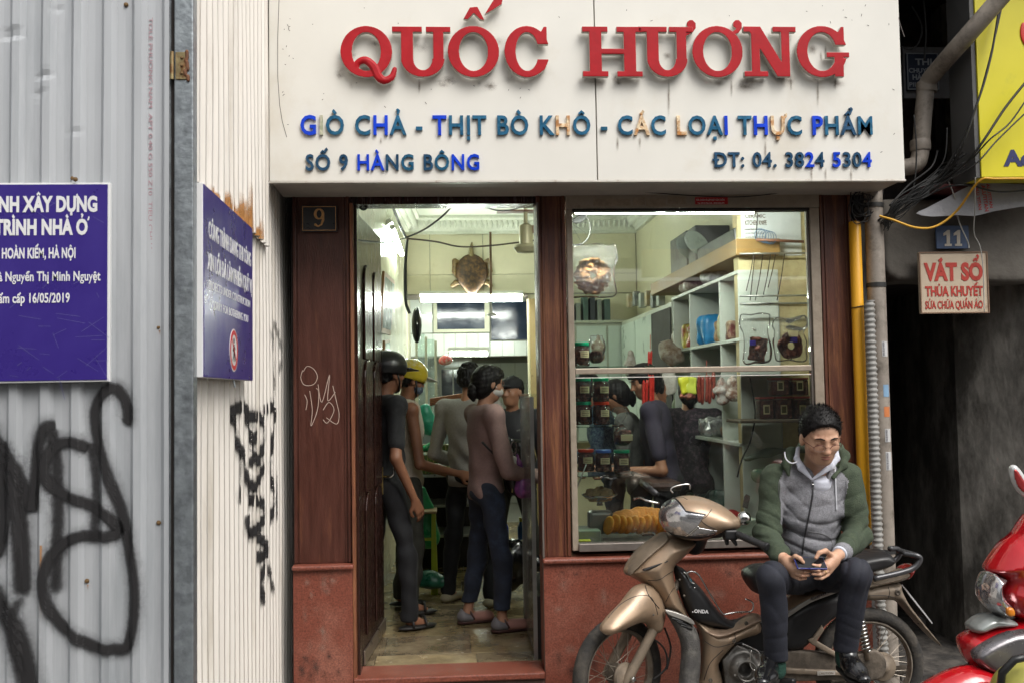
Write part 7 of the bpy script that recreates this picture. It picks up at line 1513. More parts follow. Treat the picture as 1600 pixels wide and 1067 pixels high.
# woman in black cap behind the counter side
def ex_cap(t, L, R, k, hc, W, ax, wr, el):
    c = L(0, -.01, .04); s = SDF(c-.16, c+.2, .005); s.ell(c, np.array([.084, .102, .088])*k, R=R); s.plane(L(0, 0, .035), R@np.array([0, -.1, -1])); s.ell(L(0, .12, .045), np.array([.06, .055, .010])*k, R=R, k=.01); s.build('cap', mat('black_cap', (.012, .012, .014), .8), t)
    q = MB()
    for j in range(15): a = (j/14-.5)*1.9; p = W(.058*math.sin(a)*1.3, .062-.0*j, .80-.045*math.cos(a*1.0)); q.lathe([(.001, 0), (.006, .002), (.004, .006)], p, axis=(0, -1, 0), n=6)
    q.build('pearl_trim', mat('pearl', (.6, .6, .55), .3), t)
figure('woman in black cap and dark beaded top facing the door from deeper in the shop', base_at(805, 2.0), 168, 1.60, M_beads, M_olive, skin=0, hair='short', rw=(.05, .17, .60), re_=(.14, .03, .62), lw=(-.10, .17, .56), le=(-.15, .02, .62), extra=ex_cap, headyaw=-25)
bg2 = blob('black_bag', [P(800, 690, 1.7), P(815, 700, 1.7), P(828, 716, 1.7)], [.03, .06, .05], 'black plastic bag held up by the woman in the black cap', 'bag', mat('black_plastic', ()), folds=(.01, 40), sq=((0, 1, 0), .6))
# people seen through the window
M_vest = mat('plum_vest', (.035, .028, .05), .85, var=.2); M_hood = mat('grey_hoodie', (.14, .14, .13), .9, var=.3, scale=30, bump=.4); M_plaid = mat('blue_plaid', (.02, .035, .09), .8, col2=(.1, .16, .2), f2=.5, s2=50)
figure('person in blue plaid shirt bending over the counter at the left of the window', base_at(965, 2.1), 80, 1.62, M_plaid, M_trb, skin=1, hair='pony', lw=(-.1, .24, .62), le=(-.15, .05, .62), rw=(.1, .26, .6), re_=(.15, .05, .62), lean=.25, headtilt=-15)
def ex_head(t, L, R, k, hc, W, ax, wr, el):
    MB().tube([L(.072*math.cos(a), .05+.03*math.sin(a), .058+.03*math.sin(a)) for a in [PI*j/10 for j in range(11)]], .006, 6).build('hair_band', mat('white_band', (.5, .5, .55), .3), t, smooth=True)
figure('person in grey hoodie with raised glasses leaning left behind the knotted bag', base_at(1006, 1.6), 75, 1.56, M_hood, M_trb, skin=0, hair='pony', lw=(-.08, .2, .60), le=(-.15, .04, .6), rw=(.08, .2, .6), re_=(.15, .04, .6), lean=.22, headtilt=-22, extra=ex_head)
figure('person in plum vest with dark hair reaching a bare arm left over the counter', base_at(1046, 1.25), 70, 1.66, M_vest, M_trb, skin=0, hair='pony', sleeve='short', lw=(-.15, .20, .585), le=(-.16, -.02, .585), rw=(.08, .2, .58), re_=(.15, .04, .6), lean=.16, headtilt=-20, headyaw=30, width=1.1)
figure('woman in dark floral blouse reaching for the yellow jar on the white shelving', base_at(1082, 1.9), -30, 1.58, M_floral, M_trb, skin=0, hair='pony', rw=(.12, .13, .76), re_=(.19, .05, .66), lw=(-.12, .15, .56), le=(-.16, .02, .62), width=1.15, headyaw=20)
tag(MB().box(X_(1014, 760, .75), X_(1068, 760, .75), .75, 1.1, Z_(1040, 768, .75), Z_(1040, 752, .75)).build('brown_form', mat('brown_smooth', (.06, .03, .025), .35), bevel=.03), 'rounded brown shape behind the headlight of the gold motorbike', 'form')  # rounded brown block behind the headlight
# ================================================================== gold motorbike
YBK = -.62
M_goldp = mat('gold_brown_paint', (.38, .265, .175), .4, .35, var=.16, scale=7, col2=(.29, .22, .155), f2=.55, s2=6, coat=.2, bump=.03, bscale=300)
M_tan = mat('dusty_tan_plastic', (.24, .19, .14), .5, .2, var=.2, scale=14, col2=(.15, .12, .095), f2=.6, s2=10, bump=.1)
M_bpl = mat('black_plastic_trim', (.014, .014, .015), .4, var=.4, scale=12, bump=.08, bscale=80); M_gpl = mat('dusty_grey_plastic', (.10, .095, .09), .7, var=.35, scale=30, bump=.6, bscale=160, col2=(.17, .16, .145), f2=.55, s2=20)
M_seat = mat('black_seat', (.016, .016, .017), .42, var=.2, bump=.15, bscale=250); M_tyre = mat('dusty_tyre', (.028, .026, .024), .85, var=.4, scale=20, bump=.4, bscale=60, col2=(.07, .06, .048), f2=.55, s2=8)
M_rim = mat('dusty_rim', (.33, .29, .24), .4, .7, var=.2, scale=30, col2=(.2, .16, .12), f2=.58, s2=14); M_eng = mat('engine_alloy', (.22, .21, .195), .42, .75, var=.3, scale=25, col2=(.10, .09, .08), f2=.55, s2=12, bump=.15); M_dirtm = mat('dirty_metal', (.17, .14, .11), .6, .4, var=.35, scale=18, col2=(.09, .075, .06), f2=.52, s2=10, bump=.25)
M_lens = mat('headlight_lens', (.62, .62, .64), .06, .85, var=.35, scale=22, bump=.25, bscale=26, coat=1.0); M_orange = mat('amber', (.6, .2, .02), .2)
hubR, hubF = P(1357, 1037, YBK), P(964, 1050, YBK); RW = .272
BK = thing('motorbike', 'dusty gold-brown motorbike parked in front of the window with a man sitting on it', 'motorbike', ((hubR.x+hubF.x)/2, YBK, 0))
def px_poly(l, Y): return [(P(a, b, Y).x, P(a, b, Y).z) for a, b in l]
def sideshape(name, poly, Yc, hw, m, rd=.012, dome=0.0, res=.0055, parent=BK, fold=None, smoothp=True, wtaper=None, auto=50, subs=()):
    pp_ = px_poly(poly, Yc-hw*.6)
    if smoothp: pp_ = [(p.x, p.z) for p in smooth_path([(a, 0, b) for a, b in pp_], 3, True)]
    A = np.array(pp_); s = SDF((A[:, 0].min()-.03, Yc-hw-.03, A[:, 1].min()-.03), (A[:, 0].max()+.03, Yc+hw+.03, A[:, 1].max()+.03), res)
    s.ext(pp_, (0, Yc, 0), hw, rd=rd, dome=dome)
    for q in subs: q(s)
    return s.build(name, m, parent, auto=auto)
TH = math.radians(33); FW = Vector((-math.cos(TH), -math.sin(TH), 0)); LF_ = Vector((math.sin(TH), -math.cos(TH), 0)); UP = Vector((0, 0, 1))
def wheel(c, fw, left, name, drumside):
    w_ = MB(); n = 64; V = []; F = []
    t_ = thing if False else None
    # tyre with blocks
    prof_ = []
    for k in range(17):
        a = -PI*.78+2*PI*.78*k/16; prof_.append((math.cos(a), math.sin(a)))
    tyre = MB(); m = len(prof_); N = 96
    for i in range(N):
        a = 2*PI*i/N; rd = fw*math.cos(a)+UP*math.sin(a)
        for j, (cx_, sx_) in enumerate(prof_):
            tread = .0028 if (abs(sx_) < .75 and cx_ > 0 and ((i+(j % 4)) % 3 == 0)) else 0
            r = RW-.034+cx_*.034-tread; tyre.V.append(tuple(c+rd*r+left*(sx_*.036)))
    for i in range(N):
        for j in range(m-1): a, b = i*m+j, ((i+1) % N)*m+j; tyre.F.append((a, b, b+1, a+1))
        tyre.F.append((i*m+m-1, ((i+1) % N)*m+m-1, ((i+1) % N)*m, i*m))
    W_ = mesh_obj('wheel', [c+left*.0-fw*0+Vector((.001*k, .001*k, .001*k)) for k in range(3)], [(0, 1, 2)], M_dirtm, BK) if False else None
    ty = tyre.build(name, M_tyre, BK, smooth=True, auto=60)
    def ring(r0, r1, hw, m, nm, n=72):
        q = MB(); 
        for i in range(n):
            a = 2*PI*i/n; rd = fw*math.cos(a)+UP*math.sin(a)
            for (r, w2) in ((r1, -hw), (r1-.004, -hw*.5), (r0, 0), (r1-.004, hw*.5), (r1, hw), (r1+.006, hw), (r1+.003, 0), (r1+.006, -hw)): q.V.append(tuple(c+rd*r+left*w2))
        for i in range(n):
            for j in range(8): a, b = i*8+j, ((i+1) % n)*8+j; a2, b2 = i*8+(j+1) % 8, ((i+1) % n)*8+(j+1) % 8; q.F.append((a, b, b2, a2))
        return q.build(nm, m, ty, smooth=True, auto=45)
    ring(RW-.078, RW-.068, .024, M_rim, 'rim')
    hub = MB().lathe([(.02, -.05), (.045, -.045), (.05, -.02), (.05, .02), (.045, .045), (.02, .05)], c, axis=left, n=24).build('hub', M_dirtm, ty, smooth=True, auto=40)
    for i in range(36):
        a = 2*PI*i/36; b = a+(.55 if i % 2 else -.55)*(1 if (i//2) % 2 else -1); sd = .03 if i % 2 else -.03
        p0 = c+(fw*math.cos(b)+UP*math.sin(b))*.045+left*sd; p1 = c+(fw*math.cos(a)+UP*math.sin(a))*(RW-.074)
        MB().tube([p0, p1], .0016, 5).build('spoke', M_rim, ty)
    return ty
hubF2 = hubF+Vector((-.0, -.03, 0))
wheel(hubF2, FW, LF_, 'front_wheel', 1); wheel(hubR, Vector((-1, 0, 0)), Vector((0, -1, 0)), 'rear_wheel', 1)
# drum covers
MB().lathe([(.062, -.01), (.066, 0), (.06, .012), (.025, .02), (.018, .024)], hubF2+LF_*.045, axis=LF_, n=28).build('brake_drum', M_tan, BK, smooth=True, auto=40)
MB().lathe([(.066, -.01), (.07, 0), (.062, .016), (.03, .022), (.02, .034), (.012, .04)], hubR+Vector((.045, -.05, .0)), axis=(0, -1, 0), n=28).build('brake_drum', M_tan, BK, smooth=True, auto=40)
# fork
top = P(1072, 850, YBK)+Vector((0, -.0, 0))
for sd in (1, -1):
    a = hubF2+LF_*.072*sd; ax = (top-hubF2).normalized(); b = a+ax*.30
    MB().tube([a-ax*.03, a, a+ax*.02, b], [.016, .024, .0235, .0235], 14).build('fork_leg', M_tan, BK, smooth=True, auto=40)
    MB().tube([b+ax*.0005, b+ax*.22], .015, 12).build('fork_tube', M_dirtm, BK, smooth=True)
MB().lathe([(.013, 0), (.013, .02), (.008, .022)], hubF2+LF_*.09, axis=LF_, n=6).build('axle_nut', M_chrome, BK)
# front fender in the steered frame
Rf = np.array([[-FW.x, LF_.x, 0], [-FW.y, LF_.y, 0], [0, 0, 1.0]]); xp = P(1040, 920, YBK-.1).x; cf_ = np.array([xp, YBK-.04, 0])
fen = [(934, 970), (941, 982), (959, 980), (982, 974), (1000, 972), (1014, 978), (1022, 990), (1032, 991), (1040, 965), (1036, 940), (1026, 922), (1010, 912), (992, 915), (970, 936), (948, 953)]
pl = [((P(a, b, YBK-.12).x-xp)/math.cos(TH)*1.0, P(a, b, YBK-.12).z) for a, b in fen]; pl = [(p.x, p.z) for p in smooth_path([(a, 0, b) for a, b in pl], 3, True)]
cor = [cf_+Rf[:, 0]*u+Rf[:, 1]*v for u in (-.42, .1) for v in (-.1, .1)]; cor = np.array(cor)
zz = [p[1] for p in pl]; s = SDF((cor[:, 0].min(), cor[:, 1].min(), min(zz)-.03), (cor[:, 0].max(), cor[:, 1].max(), max(zz)+.03), .0055)
s.ext(pl, cf_, .068, R=Rf, rd=.01, dome=.09); 
for i in range(24): a = 2*PI*i/24; 
s.cap(hubF2-LF_*.036, hubF2+LF_*.036, RW-.0, op='sub', k=.003) if False else None
s.build('front_fender', M_goldp, BK, auto=50)
# front cover (fixed nose with leg shield)
sideshape('front_cover', [(980, 899), (985, 886), (1005, 862), (1039, 838), (1060, 836), (1090, 846), (1092, 856), (1074, 874), (1059, 890), (1060, 912), (1066, 932), (1075, 952), (1083, 975), (1062, 967), (1040, 955), (1029, 938), (1013, 920), (996, 908)], YBK-.03, .15, M_goldp, rd=.02, dome=.14)
sideshape('nose_cover', [(981, 900), (986, 886), (1006, 861), (1040, 837), (1049, 838), (1046, 850), (1022, 872), (1000, 892), (988, 902)], YBK-.03, .158, M_tan, rd=.012, dome=.08)
sideshape('air_vent', [(1006, 889), (1040, 876), (1041, 878), (1012, 890)], YBK-.150, .018, M_bpl, rd=.002, res=.003)
sideshape('crease_strip', [(990, 896), (1006, 878), (1040, 860), (1072, 850), (1078, 852), (1062, 860), (1030, 872), (1008, 886)], YBK-.085, .075, M_goldp, rd=.008, dome=.03, res=.004)
sideshape('leg_shield_wing', [(1040, 954), (1062, 962), (1083, 974), (1095, 996), (1098, 1025), (1096, 1060), (1088, 1100), (1064, 1100), (1064, 1060), (1067, 1015), (1057, 985)], YBK-.10, .06, M_gpl, rd=.02, dome=.04)
for (a, b) in ((1051, 966), (1058, 971), (1065, 977)): sideshape('wing_slot', [(a, b-2), (a+16, b+4), (a+16, b+7), (a, b+1)], YBK-.158, .006, M_bpl, rd=.002, res=.003)
sideshape('stripe_decal', [(1040, 952), (1060, 957), (1080, 966), (1085, 976), (1066, 968), (1045, 960)], YBK-.150, .014, mat('silver_decal', (.4, .38, .35), .3, .5), rd=.003, res=.003)
# dark inner cover with lettering, tunnel, belly fairing
sideshape('inner_cover', [(1056, 886), (1074, 892), (1084, 905), (1102, 924), (1128, 958), (1150, 972), (1180, 962), (1182, 974), (1152, 986), (1124, 984), (1090, 975), (1078, 962), (1064, 925)], YBK-.05, .085, M_bpl, rd=.02, dome=.05)
ym = YBK-.14
lettering('ONDA', P(1084, 956, ym)+Vector((0, -.006, 0)), (1, 0, -.08), (.08, 0, 1), .015, .002, M_wp, BK, width=.068, off=.03)
MB().lathe([(.003, 0), (.003, .002)], P(1082, 955, ym)+Vector((0, -.004, 0)), axis=(0, -1, 0), n=8).build('logo_dot', M_wp, BK)
sideshape('body_fairing', [(1083, 966), (1100, 974), (1137, 984), (1178, 962), (1188, 965), (1192, 990), (1160, 1002), (1140, 1020), (1126, 1040), (1132, 1064), (1130, 1100), (1088, 1100), (1096, 1060), (1099, 1010), (1094, 985)], YBK-.065, .085, M_goldp, rd=.015, dome=.06)
sideshape('tunnel_trim', [(1100, 984), (1137, 984), (1180, 962), (1192, 964), (1192, 972), (1150, 990), (1120, 1000)], YBK-.095, .065, mat('worn_gold', (.34, .24, .17), .4, .3, col2=(.2, .14, .1), f2=.6, s2=12), rd=.01, dome=.03)
for (a, b) in ((1147, 1001), (1110, 1062), (1166, 973)): MB().lathe([(.0095, 0), (.0095, .004), (.006, .006), (.002, .002)], P(a, b, YBK-.145), axis=(0, -1, 0), n=14).build('screw', M_dirtm, BK, smooth=True, auto=30)
# engine
E0 = P(1158, 1040, YBK-.09)
s = SDF(E0-Vector((.16, .1, .2)), E0+Vector((.18, .2, .14)), .0055)
s.cap(E0+Vector((0, -.01, 0)), E0+Vector((0, .12, 0)), .067, k=.01); s.cap(E0+Vector((.09, .0, -.045)), E0+Vector((.09, .12, -.045)), .06, k=.02); s.ext(px_poly([(1128, 1030), (1150, 1005), (1185, 1018), (1215, 1030), (1225, 1090), (1135, 1090)], YBK-.1), (0, YBK-.06, 0), .05, rd=.01, k=.02)
s.cap(E0+Vector((0, -.04, 0)), E0+Vector((0, -.02, 0)), .048, k=.004); s.cap(E0+Vector((0, -.06, 0)), E0+Vector((0, -.035, 0)), .030, op='sub')
s.build('engine_case', M_eng, BK, auto=45)
for i in range(6): a = i*PI/3+.3; MB().lathe([(.006, 0), (.006, .005)], E0+Vector((.056*math.cos(a), -.078, .056*math.sin(a))), axis=(0, -1, 0), n=6).build('case_bolt', M_chrome, BK)
MB().lathe([(.046, 0), (.050, .006), (.046, .01), (.040, .006)], E0+Vector((0, -.085, 0)), axis=(0, -1, 0), n=28, closed_prof=True).build('cover_ring', M_eng, BK, smooth=True, auto=30)
for i in range(6): z = Z_(1120, 1046+i*7, YBK); MB().box(X_(1098, 1040, YBK-.05), X_(1126, 1040, YBK-.05), YBK-.06, YBK+.06, z, z+.006).build('cylinder_fin', M_eng, BK)
wire = [P(1160, 1005, YBK-.17), P(1185, 1018, YBK-.17), P(1187, 1040, YBK-.18), P(1178, 1046, YBK-.18), P(1172, 1036, YBK-.18), P(1174, 1015, YBK-.18)]
MB().tube(smooth_path(wire, 5), .0035, 6).build('shift_rod', M_chrome, BK, smooth=True)
MB().tube(smooth_path([P(a, b, YBK-.12) for a, b in ((1140, 1008), (1160, 1004), (1178, 1016), (1200, 1018))], 5), .004, 6).build('engine_cable', M_blk, BK, smooth=True)
# chain case, swing arm, footrest, rear brackets
sideshape('chain_case', [(1226, 1019), (1260, 1016), (1300, 1020), (1340, 1020), (1366, 1014), (1382, 1026), (1384, 1046), (1368, 1062), (1300, 1062), (1226, 1060)], YBK-.075, .022, M_dirtm, rd=.01)
sideshape('swing_arm', [(1228, 1043), (1330, 1048), (1330, 1056), (1228, 1052)], YBK-.105, .012, M_tan, rd=.004, smoothp=False)
lb = MB().box(X_(1277, 1050, YBK-.12), X_(1305, 1050, YBK-.12), YBK-.121, YBK-.1185, Z_(1290, 1054, YBK-.12), Z_(1290, 1048, YBK-.12)).build('warning_label', mat('label_pale', (.45, .42, .38), .5), BK)
put_ = lettering('CAUTION', (X_(1279, 1052, YBK-.12), YBK-.1215, Z_(1290, 1052.6, YBK-.12)), (1, 0, 0), (0, 0, 1), .009, .0005, M_ink, BK, width=.07, off=.0)
sideshape('rear_bracket', [(1262, 999), (1270, 996), (1284, 975), (1288, 984), (1276, 1000), (1310, 1020), (1308, 1028), (1268, 1006)], YBK-.11, .012, M_tan, rd=.004, smoothp=False)
MB().tube([P(1200, 1062, YBK-.12), P(1240, 1064, YBK-.34)], .014, 12).build('foot_peg', M_bpl, BK, smooth=True); MB().tube([P(1345, 1060, YBK-.10), P(1350, 1064, YBK-.28)], .014, 12).build('foot_peg', M_bpl, BK, smooth=True)
# rear body
sideshape('side_panel', [(1224, 962), (1240, 945), (1268, 932), (1306, 922), (1330, 928), (1330, 952), (1300, 972), (1276, 996), (1254, 1016), (1224, 1014)], YBK-.03, .085, M_bpl, rd=.015, dome=.05)
sideshape('gold_panel', [(1214, 962), (1228, 946), (1256, 926), (1300, 912), (1345, 906), (1352, 914), (1310, 924), (1264, 940), (1228, 962)], YBK-.035, .095, M_goldp, rd=.012, dome=.03)
sideshape('silver_strip', [(1228, 958), (1262, 936), (1308, 920), (1310, 924), (1266, 941), (1230, 964)], YBK-.118, .014, mat('silver_decal', ()), rd=.003, res=.0035)
lettering('Future', P(1268, 936.5, YBK-.135), (1, 0, .36), (-.1, 0, 1), .012, .0012, mat('decal_dark', (.03, .03, .035), .4), BK, width=.10, off=.01)
sideshape('rear_cowl', [(1350, 912), (1372, 905), (1398, 898), (1420, 888), (1429, 882), (1431, 888), (1424, 903), (1408, 911), (1385, 916), (1356, 922)], YBK, .09, M_tan, rd=.015, dome=.05)
sideshape('tail_light', [(1414, 890), (1430, 882), (1432, 890), (1424, 904), (1415, 906)], YBK, .08, mat('tail_red', (.3, .02, .015), .2), rd=.012, dome=.03)
sideshape('rear_fender', [(1352, 918), (1406, 910), (1412, 922), (1424, 945), (1445, 972), (1466, 998), (1477, 1012), (1462, 1002), (1440, 980), (1418, 955), (1402, 940), (1380, 939), (1352, 938)], YBK, .06, M_tan, rd=.012, dome=.035)
MB().lathe([(.014, 0), (.014, .006), (.009, .008), (.004, .003)], P(1402, 925, YBK-.058), axis=(0, -1, 0), n=16).build('panel_screw', M_dirtm, BK, smooth=True, auto=30)
q = [P(1417, 930, YBK+.0), P(1436, 943, YBK+.0), P(1461, 974, YBK+.0), P(1452, 976, YBK+.0)]
pn = Vector((.55, -.1, .2)).normalized(); a, b = P(1421, 930, YBK-.05), P(1456, 974, YBK-.05); e = Vector((.035, .16, .02))
MB().hexa([a, b, b+e, a+e], [v+Vector((.004, -.001, .004)) for v in (a, b, b+e, a+e)]).build('number_plate', mat('plate_pale', (.5, .5, .5), .4), BK); MB().box(P(1436, 960, YBK).x-.02, P(1436, 960, YBK).x+.02, YBK-.03, YBK+.03, P(1436, 960, YBK).z-.04, P(1436, 960, YBK).z).build('plate_bracket', M_bpl, BK, bevel=.006)
sideshape('seat', [(1170, 912), (1170, 896), (1190, 884), (1230, 884), (1290, 880), (1345, 866), (1382, 860), (1396, 866), (1402, 876), (1392, 888), (1358, 898), (1300, 908), (1230, 926), (1190, 932)], YBK, .115, M_seat, rd=.03, dome=.04)
gl = [(1350, 897), (1390, 888), (1412, 880), (1421, 868), (1416, 862), (1400, 860)]
for sd in (-.11, .10): MB().tube(smooth_path([P(a, b, YBK)+Vector((0, sd*(1 if i < 5 else .7), 0)) for i, (a, b) in enumerate(gl)], 5), .0135, 10).build('grab_rail', mat('grab_rail_grey', (.09, .09, .095), .3, .5), BK, smooth=True)
MB().tube(smooth_path([P(1416, 864, YBK)+Vector((0, -.1, 0)), P(1428, 866, YBK), P(1416, 864, YBK)+Vector((0, .09, 0))], 6), .0135, 10).build('grab_rail', mat('grab_rail_grey', ()), BK, smooth=True)
# rear shock
a, b = P(1342, 960, YBK-.09), P(1356, 1030, YBK-.10); d_ = (b-a); n_ = d_.normalized(); MB().tube([a, b], .012, 10).build('shock_body', M_tan, BK, smooth=True)
u_ = n_.orthogonal().normalized(); v_ = n_.cross(u_); MB().tube([a+d_*(.08+.72*i/90)+(u_*math.cos(i*.62)+v_*math.sin(i*.62))*.022 for i in range(91)], .0045, 6).build('shock_spring', M_chrome, BK, smooth=True)
# centre rack
def rod(l, Y, r=.004, nm='rack_bar'): return MB().tube(smooth_path([P(a, b, Y) for a, b in l], 4), r, 7).build(nm, M_chrome, BK, smooth=True)
for dy in (-.09, -.0): 
    rod([(1072, 896), (1080, 892), (1092, 898), (1108, 925), (1126, 954), (1132, 960)], YBK+dy); rod([(1130, 960), (1150, 956), (1172, 955), (1177, 948), (1175, 940), (1164, 935)], YBK+dy)
for t_ in range(4): MB().tube([P(1132+t_*13, 959-t_, YBK-.09), P(1134+t_*13, 957-t_, YBK)], .004, 6).build('rack_bar', M_chrome, BK)
for l in ([(1068, 893), (1074, 898), (1079, 908), (1086, 912)], [(1072, 908), (1079, 915), (1087, 918)]): rod(l, YBK-.12, .0035, 'bag_hook')
blob('hook_tape', [P(1077, 905, YBK-.11), P(1082, 915, YBK-.11)], [.008, .009], None, None, mat('teal_tape', (.02, .2, .28), .4), res=.004, folds=None, parent=BK)
# handlebar unit
HC = P(1084, 808, YBK-.12)
TC = math.radians(38); F2 = Vector((-math.cos(TC), -math.sin(TC), 0)); L2 = Vector((math.sin(TC), -math.cos(TC), 0)); Rh = np.array([[L2.x, F2.x, 0], [L2.y, F2.y, 0], [L2.z, F2.z, 1.0]])
def HL(x, y, z): return HC+L2*x+F2*y+UP*z
def cowl(s, g=0.0):
    s.ell(HL(-.0, .03, -.003), (.15+g, .135+g, .098+g), R=Rh @ rot('X', 18), k=.0); s.ell(HL(.05, -.02, .02), (.17+g, .10+g, .060+g), R=Rh @ rot('Y', 14), k=.05); s.cap(HL(-.10, -.05, .03), HL(-.17, -.08, .03), .035+g, .02+g, k=.03); s.cap(HL(.10, -.05, .01), HL(.19, -.07, -.02), .038+g, .02+g, k=.03)
lo, hi = HC-Vector((.3, .3, .16)), HC+Vector((.3, .3, .17)); s = SDF(lo, hi, .0055); cowl(s); s.build('handlebar_cowl', M_goldp, BK)
def lens(poly, m, nm, g=.003, par=BK):
    s = SDF(lo, hi, .0038); cowl(s, g); V0 = s.V.copy(); q = SDF(lo, hi, .0038); pp_ = px_poly(poly, HC.y-.12); q.ext(pp_, (0, HC.y-.12, 0), .17, rd=.004); s.V = np.maximum(s.V, q.V); s2 = SDF(lo, hi, .0038); cowl(s2, -.006); s.V = np.maximum(s.V, -s2.V)
    return s.build(nm, m, par)
lens([(1028, 786), (1036, 780), (1044, 792), (1060, 780), (1070, 798), (1098, 802), (1087, 820), (1073, 838), (1060, 838), (1046, 832), (1034, 812), (1027, 796)], M_lens, 'headlight')
lens([(1089, 822), (1119, 827), (1116, 834), (1097, 838), (1076, 838)], M_lens, 'turn_signal', .0032)
lens([(1026, 778), (1034, 778), (1041, 792), (1036, 806), (1028, 796)], M_lens, 'turn_signal', .0034)
lens([(1070, 796), (1099, 800.5), (1099, 803), (1069, 799)], M_bpl, 'lens_surround', .005); lens([(1060, 779), (1062, 778), (1071, 797), (1069, 799)], M_bpl, 'lens_surround', .005); lens([(1044, 791), (1059, 778), (1061, 780), (1044, 795)], M_bpl, 'lens_surround', .005)
lens([(1087, 819), (1090, 821), (1076, 839), (1072, 839)], M_chrome, 'lens_surround', .006)
lens([(1044, 832), (1060, 837), (1097, 838), (1118, 833), (1118, 838), (1096, 843), (1060, 843), (1044, 837)], M_bpl, 'lower_trim', .003)
def seam(o, l, r=.0016, m=None):
    from mathutils.bvhtree import BVHTree
    of2 = origin_of(o); bv2 = BVHTree.FromPolygons([v.co+of2 for v in o.data.vertices], [tuple(p.vertices) for p in o.data.polygons]); q = []
    for p in smooth_path([(a, 0, b) for a, b in l], 6):
        d = ray(p.x, p.z).normalized(); h = bv2.ray_cast(CAM, d)
        if h[0] is not None: q.append(h[0]-d*.0003)
    if len(q) > 2: MB().tube(q, r, 5).build('panel_gap', m or M_bpl, o, smooth=True)
def fnd(n): return [o for o in BK.children if o.name.split('.')[0] == n][0]
cw = fnd('handlebar_cowl'); seam(cw, [(1046, 781), (1056, 777), (1066, 776), (1074, 780)]); seam(cw, [(1112, 795), (1104, 806), (1096, 812), (1104, 820), (1118, 826)]); seam(cw, [(1040, 775), (1046, 781), (1052, 790)], .0022)
fcv = fnd('front_cover'); seam(fcv, [(1057, 889), (1044, 896), (1030, 905), (1012, 906)]); seam(fcv, [(1060, 912), (1050, 922), (1040, 940)]); ff = fnd('front_fender'); seam(ff, [(950, 965), (968, 945), (990, 932), (1012, 930), (1022, 940), (1028, 960)]); seam(ff, [(1008, 914), (1014, 930), (1030, 950)], .0022)
bf = fnd('body_fairing'); seam(bf, [(1146, 982), (1148, 990), (1150, 1000)]); seam(bf, [(1100, 1000), (1118, 1010), (1140, 1006), (1160, 1000)]); seam(bf, [(1100, 1062), (1110, 1035), (1130, 1015)])
rc_ = fnd('rear_fender'); seam(rc_, [(1358, 930), (1385, 930), (1400, 934)]); seam(rc_, [(1388, 916), (1390, 926), (1386, 938)])
for (a, b) in ((1062, 905), (1069, 930), (1021, 960), (1000, 962)): MB().lathe([(.005, 0), (.005, .002), (.002, .003)], P(a, b, YBK-.17), axis=(0, -1, 0), n=10).build('rivet', M_dirtm, BK)
# under cowl, perch, grips, levers, mirrors
s = SDF(HC-Vector((.2, .2, .2)), HC+Vector((.3, .2, .1)), .006); s.cap(HL(.02, -.05, -.07), HL(.10, -.06, -.06), .035, .03, k=.02); s.cap(HL(.0, -.06, -.06), P(1085, 850, YBK), .045, .05, k=.02); s.build('stem_cover', M_bpl, BK)
gA, gB = P(1152, 834, YBK-.28), P(1196, 853, YBK-.40)
MB().tube([HL(.14, -.06, -.02), gA, gA+(gB-gA)*.1], .011, 12).build('handlebar', M_bpl, BK, smooth=True)
pr = []; 
for i in range(41): t_ = i/40; pr.append((gA+(gB-gA)*t_, .0168 if (i % 3) else .0150))
MB().tube([p[0] for p in pr], [p[1] for p in pr], 14).build('grip', M_bpl, BK, smooth=True); MB().lathe([(.019, 0), (.02, .008), (.015, .012)], gB, axis=(gB-gA), n=16).build('grip_end', M_bpl, BK, smooth=True, auto=30)
s = SDF(P(1142, 836, YBK-.26)-Vector((.09, .09, .09)), P(1142, 836, YBK-.26)+Vector((.09, .09, .09)), .005); s.box(P(1141, 834, YBK-.26), (.03, .028, .022), rd=.008); s.cap(P(1132, 828, YBK-.24), P(1136, 848, YBK-.25), .014, .010, k=.01); s.cap(P(1141, 834, YBK-.26), P(1150, 850, YBK-.27), .014, .008, k=.01); s.build('switch_housing', M_bpl, BK)
gC, gD = P(1026, 772, YBK+.08), P(1008, 757, YBK+.2); MB().tube([gC, gD], .016, 12).build('grip', M_bpl, BK, smooth=True)
MB().tube(smooth_path([P(1030, 786, YBK-.02), P(1012, 782, YBK-.02), P(1000, 777, YBK+.02), P(991, 779, YBK+.06)], 4), [.006]*4+[.0055]*8+[.008], 8).build('brake_lever', M_chrome, BK, smooth=True)
mc = P(1163.5, 809, YBK-.24); MB().lathe([(.0, .018), (.014, .016), (.027, .008), (.032, -.002), (.032, -.008), (.0, -.010)], mc, axis=(.1, -1, .15), n=28).build('mirror', M_chrome, BK, smooth=True, auto=60)
MB().lathe([(.012, .0), (.012, .006), (.005, .008)], mc+Vector((.002, -.022, .003)), axis=(.1, -1, .15), n=14).build('mirror_boss', M_chrome, BK, smooth=True, auto=30)
MB().tube(smooth_path([P(1145, 828, YBK-.25), P(1145, 816, YBK-.24), P(1150, 812, YBK-.24), P(1160, 812, YBK-.235)], 4), .0045, 8).build('mirror_stem', M_bpl, BK, smooth=True)
MB().tube(smooth_path([P(a, b, YBK+.1) for a, b in ((1052, 770), (1048, 764), (1056, 759), (1076, 756), (1078, 764))], 4), .0045, 8).build('mirror_stem', M_chrome, BK, smooth=True)
